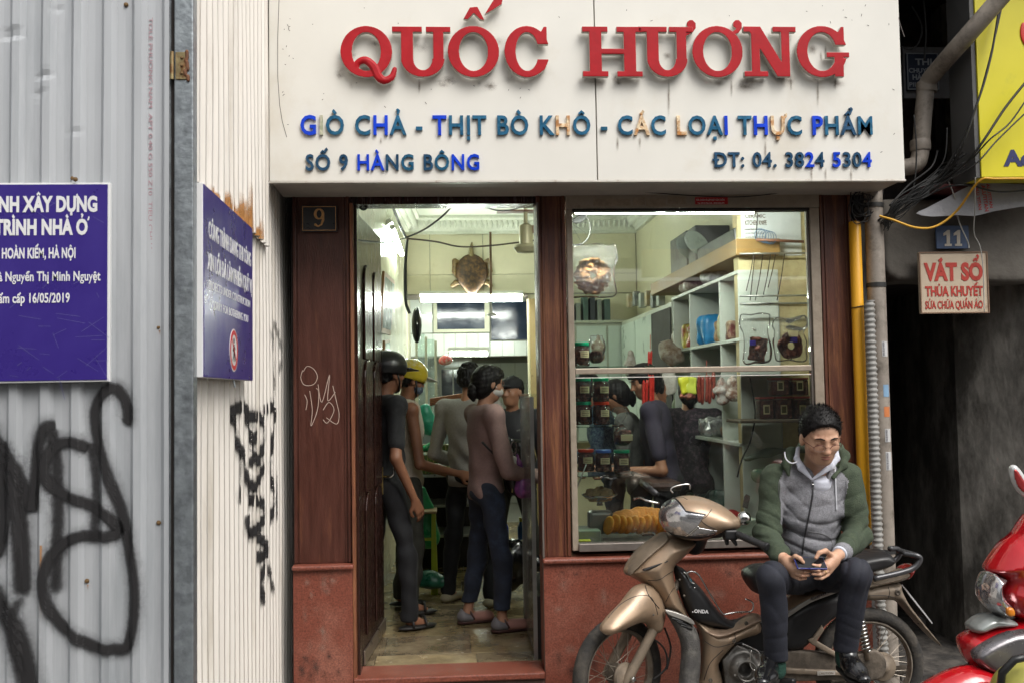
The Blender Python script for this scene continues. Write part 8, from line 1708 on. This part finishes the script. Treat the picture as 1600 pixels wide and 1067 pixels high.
# cables at the front, tank-side inner dark parts behind legs
for l in ([(1008, 990), (1036, 1010), (1042, 1040), (1020, 1062)], [(1038, 980), (1048, 1010), (1042, 1045)]): MB().tube(smooth_path([P(a, b, YBK-.05) for a, b in l], 5), .005, 6).build('brake_hose', M_blk, BK, smooth=True)
sideshape('frame_centre', [(1090, 985), (1130, 990), (1240, 960), (1260, 1000), (1225, 1040), (1140, 1050), (1100, 1050)], YBK+.02, .04, M_bpl, rd=.015)
sideshape('exhaust_muffler', [(1290, 1058), (1380, 1046), (1420, 1040), (1424, 1052), (1380, 1064), (1290, 1072)], YBK+.14, .045, M_dirtm, rd=.03, dome=.03)
MB().tube([P(1240, 1064, YBK-.05), P(1235, 1086, YBK-.22), ], .009, 8).build('side_stand', M_dirtm, BK, smooth=True); b_ = P(1235, 1086, YBK-.22); MB().tube([b_, Vector((b_.x+.02, b_.y-.05, .02))], [.009, .011], 8).build('side_stand', M_dirtm, BK, smooth=True)

# ================================================================== red motorbike, cut by the right edge of the picture
YR = -1.55
RB = thing('red_motorbike', 'glossy red motorbike cut off by the right edge, only its nose and headlight showing', 'motorbike', (P(1620, 1000, YR).x, YR, 0))
M_redp = mat('red_gloss_paint', (.48, .006, .012), .16, .15, var=.05, coat=1.0); M_silv = mat('silver_panel', (.2, .19, .2), .25, .7)
def rs(name, poly, dy, hw, m, dome=.0, rd=.015, **k): return sideshape(name, poly, YR+dy, hw, m, rd=rd, dome=dome, parent=RB, res=.006, **k)
rs('nose_fairing', [(1640, 800), (1604, 836), (1584, 852), (1564, 880), (1558, 896), (1572, 906), (1580, 912), (1574, 930), (1584, 956), (1606, 972), (1680, 980), (1720, 860)], 0, .13, M_redp, dome=.12)
rs('headlight', [(1556, 896), (1547, 916), (1546, 938), (1556, 954), (1570, 965), (1584, 964), (1588, 950), (1574, 934), (1570, 918), (1582, 908), (1566, 900)], -.03, .10, M_lens, dome=.05, rd=.01)
rs('amber_lamp', [(1574, 950), (1584, 950), (1586, 962), (1576, 962)], -.125, .012, M_orange, rd=.004)
rs('position_light', [(1522, 982), (1534, 968), (1556, 960), (1590, 970), (1590, 980), (1556, 984), (1532, 992)], -.02, .07, mat('smoke_lens', (.3, .32, .31), .15, .3, var=.3), dome=.03, rd=.01)
rs('lower_fairing', [(1514, 1008), (1524, 995), (1550, 983), (1592, 973), (1680, 975), (1690, 1100), (1560, 1075), (1534, 1052), (1520, 1032)], -.0, .11, M_redp, dome=.08)
rs('silver_panel', [(1526, 1023), (1552, 1001), (1604, 985), (1680, 1000), (1680, 1060), (1580, 1058), (1540, 1046)], -.09, .05, M_silv, dome=.03, rd=.01)
rs('front_fender', [(1440, 1090), (1466, 1068), (1500, 1051), (1534, 1045), (1570, 1060), (1590, 1110), (1500, 1110)], -.08, .09, M_redp, dome=.08)
rs('mirror', [(1579, 732), (1584, 725), (1592, 728), (1604, 744), (1612, 762), (1606, 778), (1592, 768), (1583, 752)], -.1, .02, mat('mirror_pale', (.6, .6, .6), .2, .2), dome=.02, rd=.008); rs('mirror_glass', [(1584, 735), (1590, 734), (1600, 748), (1606, 762), (1601, 770), (1590, 758)], -.12, .004, mat('mirror_red', (.35, .04, .04), .08, .4), rd=.002)
MB().tube(smooth_path([P(1600, 772, YR-.1), P(1622, 800, YR-.08), P(1650, 812, YR)], 5), .006, 8).build('mirror_stem', M_bpl, RB, smooth=True)
wc = Vector((P(1540, 1000, YR).x, YR, .28)); q = MB(); q.tube([wc+Vector((.25*math.cos(a), 0, .25*math.sin(a))) for a in [2*PI*i/48 for i in range(48)]], .035, 10, closed=True); q.build('front_wheel', M_tyre, RB, smooth=True)
rr_ = mat('helmet_yellow_green', (.35, .33, .07), .5, var=.2); hp_ = P(1606, 1085, YR-.3); s = SDF(hp_-Vector((.2,)*3), hp_+Vector((.2,)*3), .007); s.ell(hp_, (.13, .12, .12)); s.plane(hp_-Vector((0, 0, .05)), (0, 0, -1)); yh = tag(s.build('hanging_helmet', rr_), 'yellow green helmet with black rim at the bottom right corner of the picture', 'helmet')
MB().tube([P(1562, 1080, YR-.34), P(1566, 1050, YR-.36), P(1585, 1030, YR-.38), P(1612, 1024, YR-.38)], .014, 8).build('rim_trim', M_bpl, yh, smooth=True)
# ================================================================== the man sitting sideways on the gold motorbike
from mathutils.bvhtree import BVHTree
def caster(o):
    me = o.data; ofs = origin_of(o); b = BVHTree.FromPolygons([v.co+ofs for v in me.vertices], [tuple(p.vertices) for p in me.polygons])
    def hit(px, py, lift=.002):
        d = ray(px, py).normalized(); h = b.ray_cast(CAM, d)
        return (h[0]-d*lift) if h[0] is not None else None
    return hit
MAN = thing('person', 'man in green and grey hoodie sitting sideways on the gold motorbike with a phone', 'person', P(1268, 900, -.68))
k = 1.03; A = lambda a, b, y: np.array(P(a, b, y))
mh = dict(pel=A(1268, 888, -.68), bel=A(1266, 848, -.73), che=A(1267, 785, -.77), nb=A(1276, 730, -.80), hd=A(1282, 683, -.92))
shR, shL = A(1212, 746, -.79), A(1324, 745, -.80); elR, elL = A(1198, 836, -.84), A(1342, 836, -.86); wrR, wrL = A(1221, 869, -1.05), A(1312, 865, -1.06)
hpR, hpL = A(1246, 898, -.70), A(1296, 896, -.70); knR, knL = A(1207, 902, -1.10), A(1337, 896, -1.10); anR, anL = A(1212, 1018, -1.02), A(1322, 1004, -1.02)
Rh_ = basis(Vector((-.03, -math.cos(math.radians(22)), -math.sin(math.radians(22)))), (-.03, -.38, .92))
pts = np.array([shR, shL, elR, elL, knR, knL, anR, anL, mh['hd']]); lo, hi = pts.min(0)-.17, pts.max(0)+.17
s = SDF(lo, hi, .0046)
s.ell(mh['che'], (.15, .095, .17), k=.03); s.ell(mh['bel'], (.13, .10, .13), k=.05); s.ell(mh['pel'], (.155, .13, .09), k=.05); s.cap(shR, shL, .045, k=.04)
s.cap(mh['nb']+np.array([0, .03, -.03]), mh['hd']+Rh_@np.array([0, -.02, -.06]), .056, .052, k=.03); HLm = head_prims(s, mh['hd'], Rh_, .242)
for a, b, c_ in ((shR, elR, wrR), (shL, elL, wrL)): s.cap(a, b, .045, .037, k=.02); s.cap(b, c_, .037, .024, k=.015)
for a, b, c_ in ((hpR, knR, anR), (hpL, knL, anL)): s.cap(a, b, .075, .052, k=.03); s.cap(b, c_+(b-c_)*.3, .052, .036, k=.02)
def fing(l, r0=.0092, r1=.0072, k=.0025):
    q = [A(*p) for p in l]; n = len(q)-1
    for i in range(n): s.cap(q[i], q[i+1], r0+(r1-r0)*i/n, r0+(r1-r0)*(i+1)/n, k=k)
s.cap(wrR, A(1232, 878, -1.09), .0235, .027, k=.012); s.cap(A(1232, 878, -1.09), A(1242, 889, -1.12), .026, .022, k=.012); s.cap(A(1230, 884, -1.09), A(1240, 895, -1.11), .020, .018, k=.012)
fing([(1244, 885, -1.13), (1257, 887, -1.158), (1268, 886, -1.150)]); fing([(1243, 890, -1.13), (1256, 893, -1.160), (1268, 892, -1.148)]); fing([(1241, 895, -1.125), (1253, 899, -1.155), (1264, 898, -1.145)]); fing([(1238, 899, -1.115), (1249, 904, -1.140), (1259, 903, -1.135)], .0082, .0065)
fing([(1233, 876, -1.10), (1243, 869, -1.140), (1250, 872, -1.162), (1255, 878, -1.166)], .0125, .0082, .006)
s.cap(wrL, A(1302, 872, -1.09), .0235, .027, k=.012); s.cap(A(1302, 872, -1.09), A(1292, 883, -1.12), .026, .022, k=.012); s.cap(A(1304, 878, -1.09), A(1294, 891, -1.11), .020, .018, k=.012)
fing([(1290, 880, -1.135), (1279, 884, -1.172), (1270, 882, -1.168)]); fing([(1291, 886, -1.135), (1279, 890.5, -1.176), (1268, 889, -1.170)]); fing([(1292, 892, -1.13), (1281, 897, -1.172), (1270, 896, -1.165)]); fing([(1294, 897, -1.12), (1284, 903, -1.155), (1274, 903, -1.155)], .0082, .0065)
fing([(1300, 868, -1.10), (1290, 860, -1.140), (1280, 863, -1.165), (1275, 871, -1.170)], .0125, .0082, .006)
body = s.build('body', mat('skin_man', (.56, .33, .22), .46, var=.1, scale=16, bump=.07, bscale=240, col2=(.36, .15, .09), f2=.6, s2=14), MAN)
hit = caster(body)
eyes(HLm, Rh_, 1.075, MAN, open_=.55)
c_ = HLm(0, .0805, -.057); s = SDF(c_-.04, c_+.04, .0016); s.ell(HLm(0, .0800, -.0525), (.0235, .0082, .0042), R=Rh_, k=.002); s.ell(HLm(0, .0795, -.0615), (.0205, .0088, .0052), R=Rh_, k=.002); s.ell(HLm(0, .090, -.0572), (.028, .006, .0011), R=Rh_, op='sub', k=.002); s.build('lips', mat('lip_man', (.36, .13, .10), .45), MAN)
for q in (-1, 1): s = SDF(HLm(q*.007, .097, -.034)-.01, HLm(q*.007, .097, -.034)+.01, .0012); s.ell(HLm(q*.0065, .0975, -.0345), (.0035, .004, .0022), R=Rh_, k=0); s.build('nostril', M_iris, MAN)
kk = 1.075
for q in (-1, 1):   # upper lids lowered towards the phone
    s = SDF(HLm(q*.030, .07, .012)-.02, HLm(q*.030, .07, .012)+.02, .0014); s.ell(HLm(q*.030, .0675, .0125), np.array([.0135, .0115, .0075])*kk, R=Rh_, k=0); s.plane(HLm(0, 0, .0085), Rh_@np.array([0, 0, -1.0])); s.build('eyelid', MATS['skin_man'], MAN)
# hair: many short tufts over a close cap
hair = hair_short(mh['hd'], Rh_, kk*1.01, MAN, seed=3, res=.0035, amp=.22, vol=.008)
rn = random.Random(9); m = MB(); bv = caster(hair); hv = [v.co.copy() for v in hair.data.vertices]; hn = [v.normal.copy() for v in hair.data.vertices]; of_ = origin_of(hair)
for i in rn.sample(range(len(hv)), min(2600, len(hv))):
    p = hv[i]+of_; n_ = hn[i]; l = Vector(Rh_.T @ np.array(p-Vector(mh['hd'])))
    d_ = (n_+Vector((rn.uniform(-.4, .4), rn.uniform(-.3, .4), rn.uniform(-.1, .5)))*.7+Vector(Rh_[:, 1])*.35+Vector((0, 0, .25))).normalized()
    if d_.dot(n_) < .15: continue
    L_ = rn.uniform(.008, .018)*(1.0 if l.z > .05 else .5); w_ = d_.cross(n_).normalized()*.0016; m.add([p-w_-n_*.002, p+w_-n_*.002, p+d_*L_], [(0, 1, 2)]); 
tf = m.build('hair_tufts', M_hair, hair); tf['kind'] = 'stuff'
# glasses
M_gl = mat('dark_red_metal', (.08, .02, .018), .3, .5); G = thing('glasses', 'thin dark half rimmed glasses on the nose of the seated man', 'glasses', Vector(HLm(0, .1, 0)))
for q in (-1, 1):
    pp_ = [HLm(q*(.034+.024*math.cos(a)), .100-.25*abs(.034+.024*math.cos(a))**1.2, -.006+.015*math.sin(a)) for a in [2*PI*i/20 for i in range(21)]]
    MB().tube(pp_[:11], .0014, 5).build('rim', M_gl, G, smooth=True); MB().tube(pp_[10:], .0006, 4).build('lower_rim', mat('clear_rim', (.4, .4, .42), .2, .5), G)
    MB().tube([HLm(q*.058, .090, -.003), HLm(q*.078, .04, .0), HLm(q*.081, -.01, .0)], .0013, 5).build('temple', M_gl, G)
    MB().add([tuple(p) for p in pp_[:20]], [tuple(range(20))]).build('lens', glass_mat('spectacle_lens', (.97, .97, .98), .02, .35), G)
MB().tube([HLm(-.010, .1015, -.002), HLm(0, .104, .001), HLm(.010, .1015, -.002)], .0014, 5).build('bridge', M_gl, G)
# shirt (under the jacket), collar and cuff
M_shirt = mat('pale_blue_shirt', (.56, .58, .66), .8, var=.05, bump=.2, bscale=200, fabric=True); M_green_f = mat('olive_green_fleece', (.045, .062, .038), .95, var=.25, scale=40, bump=.5, bscale=240, col2=(.06, .078, .048), f2=.55, s2=30)
M_greyf = mat('heather_grey_fleece', (.26, .26, .28), .95, var=.35, scale=230, bump=.5, bscale=260, col2=(.20, .20, .22), f2=.52, s2=60)
s = SDF(A(1225, 790, -1.0), A(1330, 700, -.6), .005) if False else SDF(mh['nb']-.14, mh['nb']+.14, .0045)
s.cap(mh['nb']+np.array([-.005, -.01, -.06]), mh['nb']+np.array([0, -.03, -.00]), .082, .066, k=.02); s.ell(mh['che']+np.array([0, .012, .06]), (.10, .098, .12), k=.03); s.plane(mh['nb']+np.array([0, 0, .0]), (0, -.55, .8)); s.build('shirt', M_shirt, MAN)
for l in ([(1247, 700, -.83), (1245, 716, -.86), (1252, 730, -.885), (1268, 748, -.90)], [(1307, 702, -.84), (1308, 716, -.86), (1298, 728, -.885), (1270, 748, -.90)]):
    q = [A(*p) for p in l]; s = SDF(np.min(q, 0)-.04, np.max(q, 0)+.04, .0035)
    c = q; s.path(c, [.010, .014, .017, .006], k=.01, sq=((0, 1, .15), .42)); s.build('collar', M_shirt, MAN)
# jacket
s = SDF(lo, hi, .0052)
s.ell(mh['che'], (.172, .122, .185), k=.03); s.ell(mh['bel'], (.158, .128, .135), k=.05); s.ell(mh['pel']+np.array([0, 0, .02]), (.165, .135, .07), k=.04); s.cap(shR+np.array([.03, 0, 0]), shL-np.array([.03, 0, 0]), .066, k=.04)
for a, b, c_ in ((shR, elR, wrR), (shL, elL, wrL)): s.cap(a, b, .070, .060, k=.03); e_ = b+(c_-b)*.86; s.cap(b, e_, .061, .046, k=.025)
def fold_line(l, r, dep):   # pulled-in crease
    q = [A(*p) for p in l]; 
    for i in range(len(q)-1): s.cap(q[i], q[i+1], r, r, op='sub', k=dep)
s.folds(.004, 19, 5, 6); s.folds(.0022, 66, 6, 5, aniso=(.4, .4, 1))
X = s.ax[0][:, None, None]; Z = s.ax[2][None, None, :]; Yg = s.ax[1][None, :, None]
# creases radiating at elbows, armpits and across the belly
def creases(c, d, amp, freq, rad, ph=0):
    d = np.array(d, float); d /= np.linalg.norm(d); t = (X-c[0])*d[0]+(Yg-c[1])*d[1]+(Z-c[2])*d[2]; r2 = (X-c[0])**2+(Yg-c[1])**2+(Z-c[2])**2
    w_ = 1-np.abs(np.sin(t*freq+ph+2.2*np.sin(X*9+Z*5+ph))); s.V = s.V+(amp*w_**2.2*np.exp(-r2/(rad*rad))).astype(np.float32)
creases(elR, (.3, .2, 1), .014, 42, .11); creases(elL, (-.3, .2, 1), .014, 42, .11, 1); creases(shR+np.array([.05, 0, -.1]), (.8, 0, .8), .010, 40, .10); creases(shL+np.array([-.05, 0, -.1]), (-.8, 0, .8), .010, 40, .10, 2)
creases(mh['bel']+np.array([0, -.1, .02]), (.25, 0, 1), .014, 46, .15, .5); creases(A(1230, 860, -.95), (.5, -.6, .6), .010, 60, .08, 1); creases(A(1318, 856, -.95), (-.5, -.6, .6), .010, 60, .08, 2)
s.cap(mh['nb']+np.array([-.005, -.09, -.085]), mh['nb']+np.array([.0, -.02, .10]), .012, .080, op='sub', k=.01)
jk = s.build('jacket', [M_greyf, M_green_f, mat('green_hem', (.035, .05, .032), .95, bump=.5, bscale=200)], MAN)
ofj = origin_of(jk); zl_ = [(P(1228, b, -.86).z, P(a, b, -.86).x, P(c_, b, -.86).x) for a, b, c_ in ((1232, 716, 1300), (1217, 752, 1324), (1220, 790, 1318), (1218, 830, 1319), (1236, 870, 1300))]
zs_ = [q[0] for q in zl_][::-1]; xl_ = [q[1] for q in zl_][::-1]; xr_ = [q[2] for q in zl_][::-1]; zh = P(1260, 866, -.86).z; mi = []
for p in jk.data.polygons:
    c = p.center+ofj; xl = np.interp(c.z, zs_, xl_); xr = np.interp(c.z, zs_, xr_); armR = np.linalg.norm(np.array(c)-elR) < .085 or np.linalg.norm(np.array(c)-(elR+wrR)/2) < .10; armL = np.linalg.norm(np.array(c)-elL) < .085 or np.linalg.norm(np.array(c)-(elL+wrL)/2) < .10
    mi.append(1 if (c.x < xl or c.x > xr or armR or armL) else (2 if c.z < zh-.02 else 0))
jk.data.polygons.foreach_set('material_index', mi)
hj = caster(jk)
def on(l, lift=.002, h=None): return [q for q in [(h or hj)(a, b, lift) for a, b in l] if q is not None]
def dense(l, n=6): return [(p.x, p.z) for p in smooth_path([(a, 0, b) for a, b in l], n)]
MB().tube(on(dense([(1270, 752), (1270, 770), (1267, 790), (1261, 820), (1256, 845), (1254, 864)])), .0042, 6).build('zip', mat('dark_zip', (.06, .06, .065), .4, .3), jk, smooth=True)
MB().box(*[v for p in [hj(1270, 758, .004)] for v in (p.x-.004, p.x+.004, p.y-.004, p.y+.001, p.z-.014, p.z+.008)]).build('zip_pull', M_chrome, jk, bevel=.002)
for l in ([(1226, 828), (1240, 830), (1252, 838)], [(1263, 830), (1285, 834), (1298, 842), (1302, 858)], [(1217, 752), (1217, 770), (1220, 786)], [(1322, 750), (1322, 768), (1318, 786)]):
    q = on(dense(l), .0012); 
    if len(q) > 2: MB().tube(q, .0016, 5).build('seam', mat('seam_grey', (.12, .12, .125), .9), jk, smooth=True)
# hood lying on the shoulders and round the neck
s = SDF(mh['nb']-.2, mh['nb']+.2, .0055)
hood = [A(1232, 742, -.885), A(1228, 724, -.86), A(1238, 706, -.80), A(1256, 697, -.72), A(1282, 694, -.69), A(1306, 699, -.72), A(1320, 712, -.79), A(1318, 728, -.85), A(1302, 746, -.89)]
s.path(hood, [.008, .014, .018, .024, .029, .024, .018, .014, .008], k=.03); s.folds(.004, 45, 4, 6); s.build('hood', M_green_f, jk)
M_cord = mat('white_cord', (.55, .56, .6), .8)
cordp = [A(1226, 706, -.865), A(1228, 716, -.905), A(1236, 723, -.925), A(1246, 721, -.915)]
MB().tube(smooth_path([Vector(p) for p in cordp], 6), .0034, 8).build('drawstring', M_cord, jk, smooth=True)
MB().tube(on(dense([(1304, 726), (1305, 745), (1306, 770), (1307, 797)]), .005), .0040, 8).build('drawstring', M_cord, jk, smooth=True)
# cuffs
for (e_, w_, m_, a0, a1, r) in ((elR, wrR, M_green_f, .78, .93, .037), (elL, wrL, M_green_f, .74, .86, .040), (elL, wrL, M_shirt, .84, 1.02, .034), (elR, wrR, M_shirt, .9, .965, .032)):
    a = e_+(w_-e_)*a0; b = e_+(w_-e_)*a1; d_ = (b-a)/np.linalg.norm(b-a); s = SDF(np.minimum(a, b)-.07, np.maximum(a, b)+.07, .004); s.cap(a-d_*.0, b+d_*.0, r, r*.97, k=0); s.folds(.0015, 90, 2, 5); s.plane(b, d_); s.plane(a, -d_); s.build('cuff', m_, jk)
# trousers
M_suit = mat('navy_suit_cloth', (.014, .016, .026), .8, var=.3, scale=14, bump=.3, bscale=320, col2=(.022, .024, .036), f2=.55, s2=6)
s = SDF(lo-.02, hi+.02, .006)
s.ell(mh['pel']+np.array([0, 0, -.01]), (.17, .145, .085), k=.04)
for a, b, c_ in ((hpR, knR, anR), (hpL, knL, anL)): s.cap(a, b, .092, .066, k=.03); e_ = c_+(c_-b)*.05; s.cap(b, e_, .064, .053, k=.03, sq=((1, 0, 0), 1.0))
s.folds(.0025, 16, 8, 6)
X = s.ax[0][:, None, None]; Z = s.ax[2][None, None, :]; Yg = s.ax[1][None, :, None]
creases(knR+np.array([.03, .05, -.01]), (.9, .3, .6), .014, 50, .13); creases(knL+np.array([-.03, .05, -.01]), (-.9, .3, .6), .014, 50, .13, 2); creases(hpR, (1, -.5, .3), .013, 40, .12); creases(hpL, (-1, -.5, .3), .013, 40, .12, 1)
creases(anR+np.array([0, 0, .08]), (.2, 0, 1), .004, 60, .10); creases(anL+np.array([0, 0, .08]), (.2, 0, 1), .004, 60, .10)
for c_ in (anR, anL): s.box(c_+np.array([0, -.02, -.135]), (.11, .11, .10), rd=.001, op='sub')
s.build('trousers', M_suit, MAN)
M_sock = mat('dark_green_sock', (.012, .05, .035), .9, bump=.5, bscale=150); M_shoe = mat('black_polished_leather', (.008, .008, .009), .16, var=.3, scale=9, bump=.25, bscale=22, coat=.5); M_shsole = mat('shoe_sole', (.02, .018, .016), .6)
for c_, toe in ((anR, A(1190, 1068, -1.17)), (anL, A(1352, 1064, -1.17))):
    s = SDF(c_-.12, c_+.1, .005); s.cap(c_+np.array([0, .01, .03]), c_+np.array([0, .01, -.08]), .043, .044); s.folds(.002, 80, 2); s.build('sock', M_sock, MAN)
    heel = c_+np.array([0, .045, -.095]); d_ = toe-heel; d_ /= np.linalg.norm(d_); sd = np.cross(d_, [0, 0, 1]); sd /= np.linalg.norm(sd); up_ = np.cross(sd, d_)
    s = SDF(np.minimum(heel, toe)-.1, np.maximum(heel, toe)+.12, .0048)
    Lq = np.linalg.norm(toe-heel); T_ = lambda f, u, w_=0: heel+d_*(Lq*f)+up_*u+sd*w_
    s.cap(T_(.06, .02), T_(.16, .06), .038, .040, k=.02); s.cap(T_(.1, .01), T_(.6, .012), .038, .043, k=.02, sq=(up_, .8)); s.cap(T_(.6, .010), T_(.93, .006), .044, .030, k=.03, sq=(up_, .72)); s.cap(T_(.18, .05), T_(.52, .028), .036, .030, k=.03)
    s.cap(T_(.1, .085), T_(.12, .14), .040, .046, op='sub', k=.006); s.plane(T_(0, -.022), -up_)
    sh = s.build('shoe', M_shoe, MAN)
    s = SDF(np.minimum(heel, toe)-.1, np.maximum(heel, toe)+.1, .0045); s.cap(T_(.07, -.02), T_(.6, -.02), .037, .044, k=.01, sq=(up_, .9)); s.cap(T_(.6, -.02), T_(.93, -.02), .044, .032, k=.02); s.plane(T_(0, -.016), up_); s.plane(T_(0, -.034), -up_); s.build('sole', M_shsole, sh)
    for j in range(4): q = [Vector(T_(.3+j*.07, .066-.011*j, w_*.016)+up_*.004*(1-abs(w_))) for w_ in (-1, 0, 1)]; MB().tube(q, .0022, 5).build('lace', M_blk, sh)
# phone and ring
ph = thing('phone', 'dark blue smartphone held in both hands of the seated man', 'phone', P(1266, 878, -1.16)); c = P(1266, 879.5, -1.158); Rp = rot('X', 38) @ rot('Y', 4)
MB_ = SDF(np.array(c)-.1, np.array(c)+.1, .003); MB_.box(c, (.068, .034, .0042), R=Rp, rd=.003); MB_.build('case', mat('phone_blue', (.015, .02, .16), .25), ph, auto=40)
c2 = np.array(c)+Rp@np.array([0, 0, .0046]); q = [Vector(c2+Rp@np.array([x, y, 0])) for x, y in ((-.064, -.030), (.064, -.030), (.064, .030), (-.064, .030))]
MB().prism(q, Vector(Rp@np.array([0, 0, .0006]))).build('screen', mat('phone_screen', (.01, .01, .012), .05), ph)
p = A(1288, 894.5, -1.148); MB().lathe([(.0105, -.002), (.0105, .002), (.0088, .002), (.0088, -.002)], p, axis=tuple(A(1281, 897, -1.172)-A(1292, 892, -1.13)), n=18, closed_prof=True).build('ring', M_brass, MAN, smooth=True)
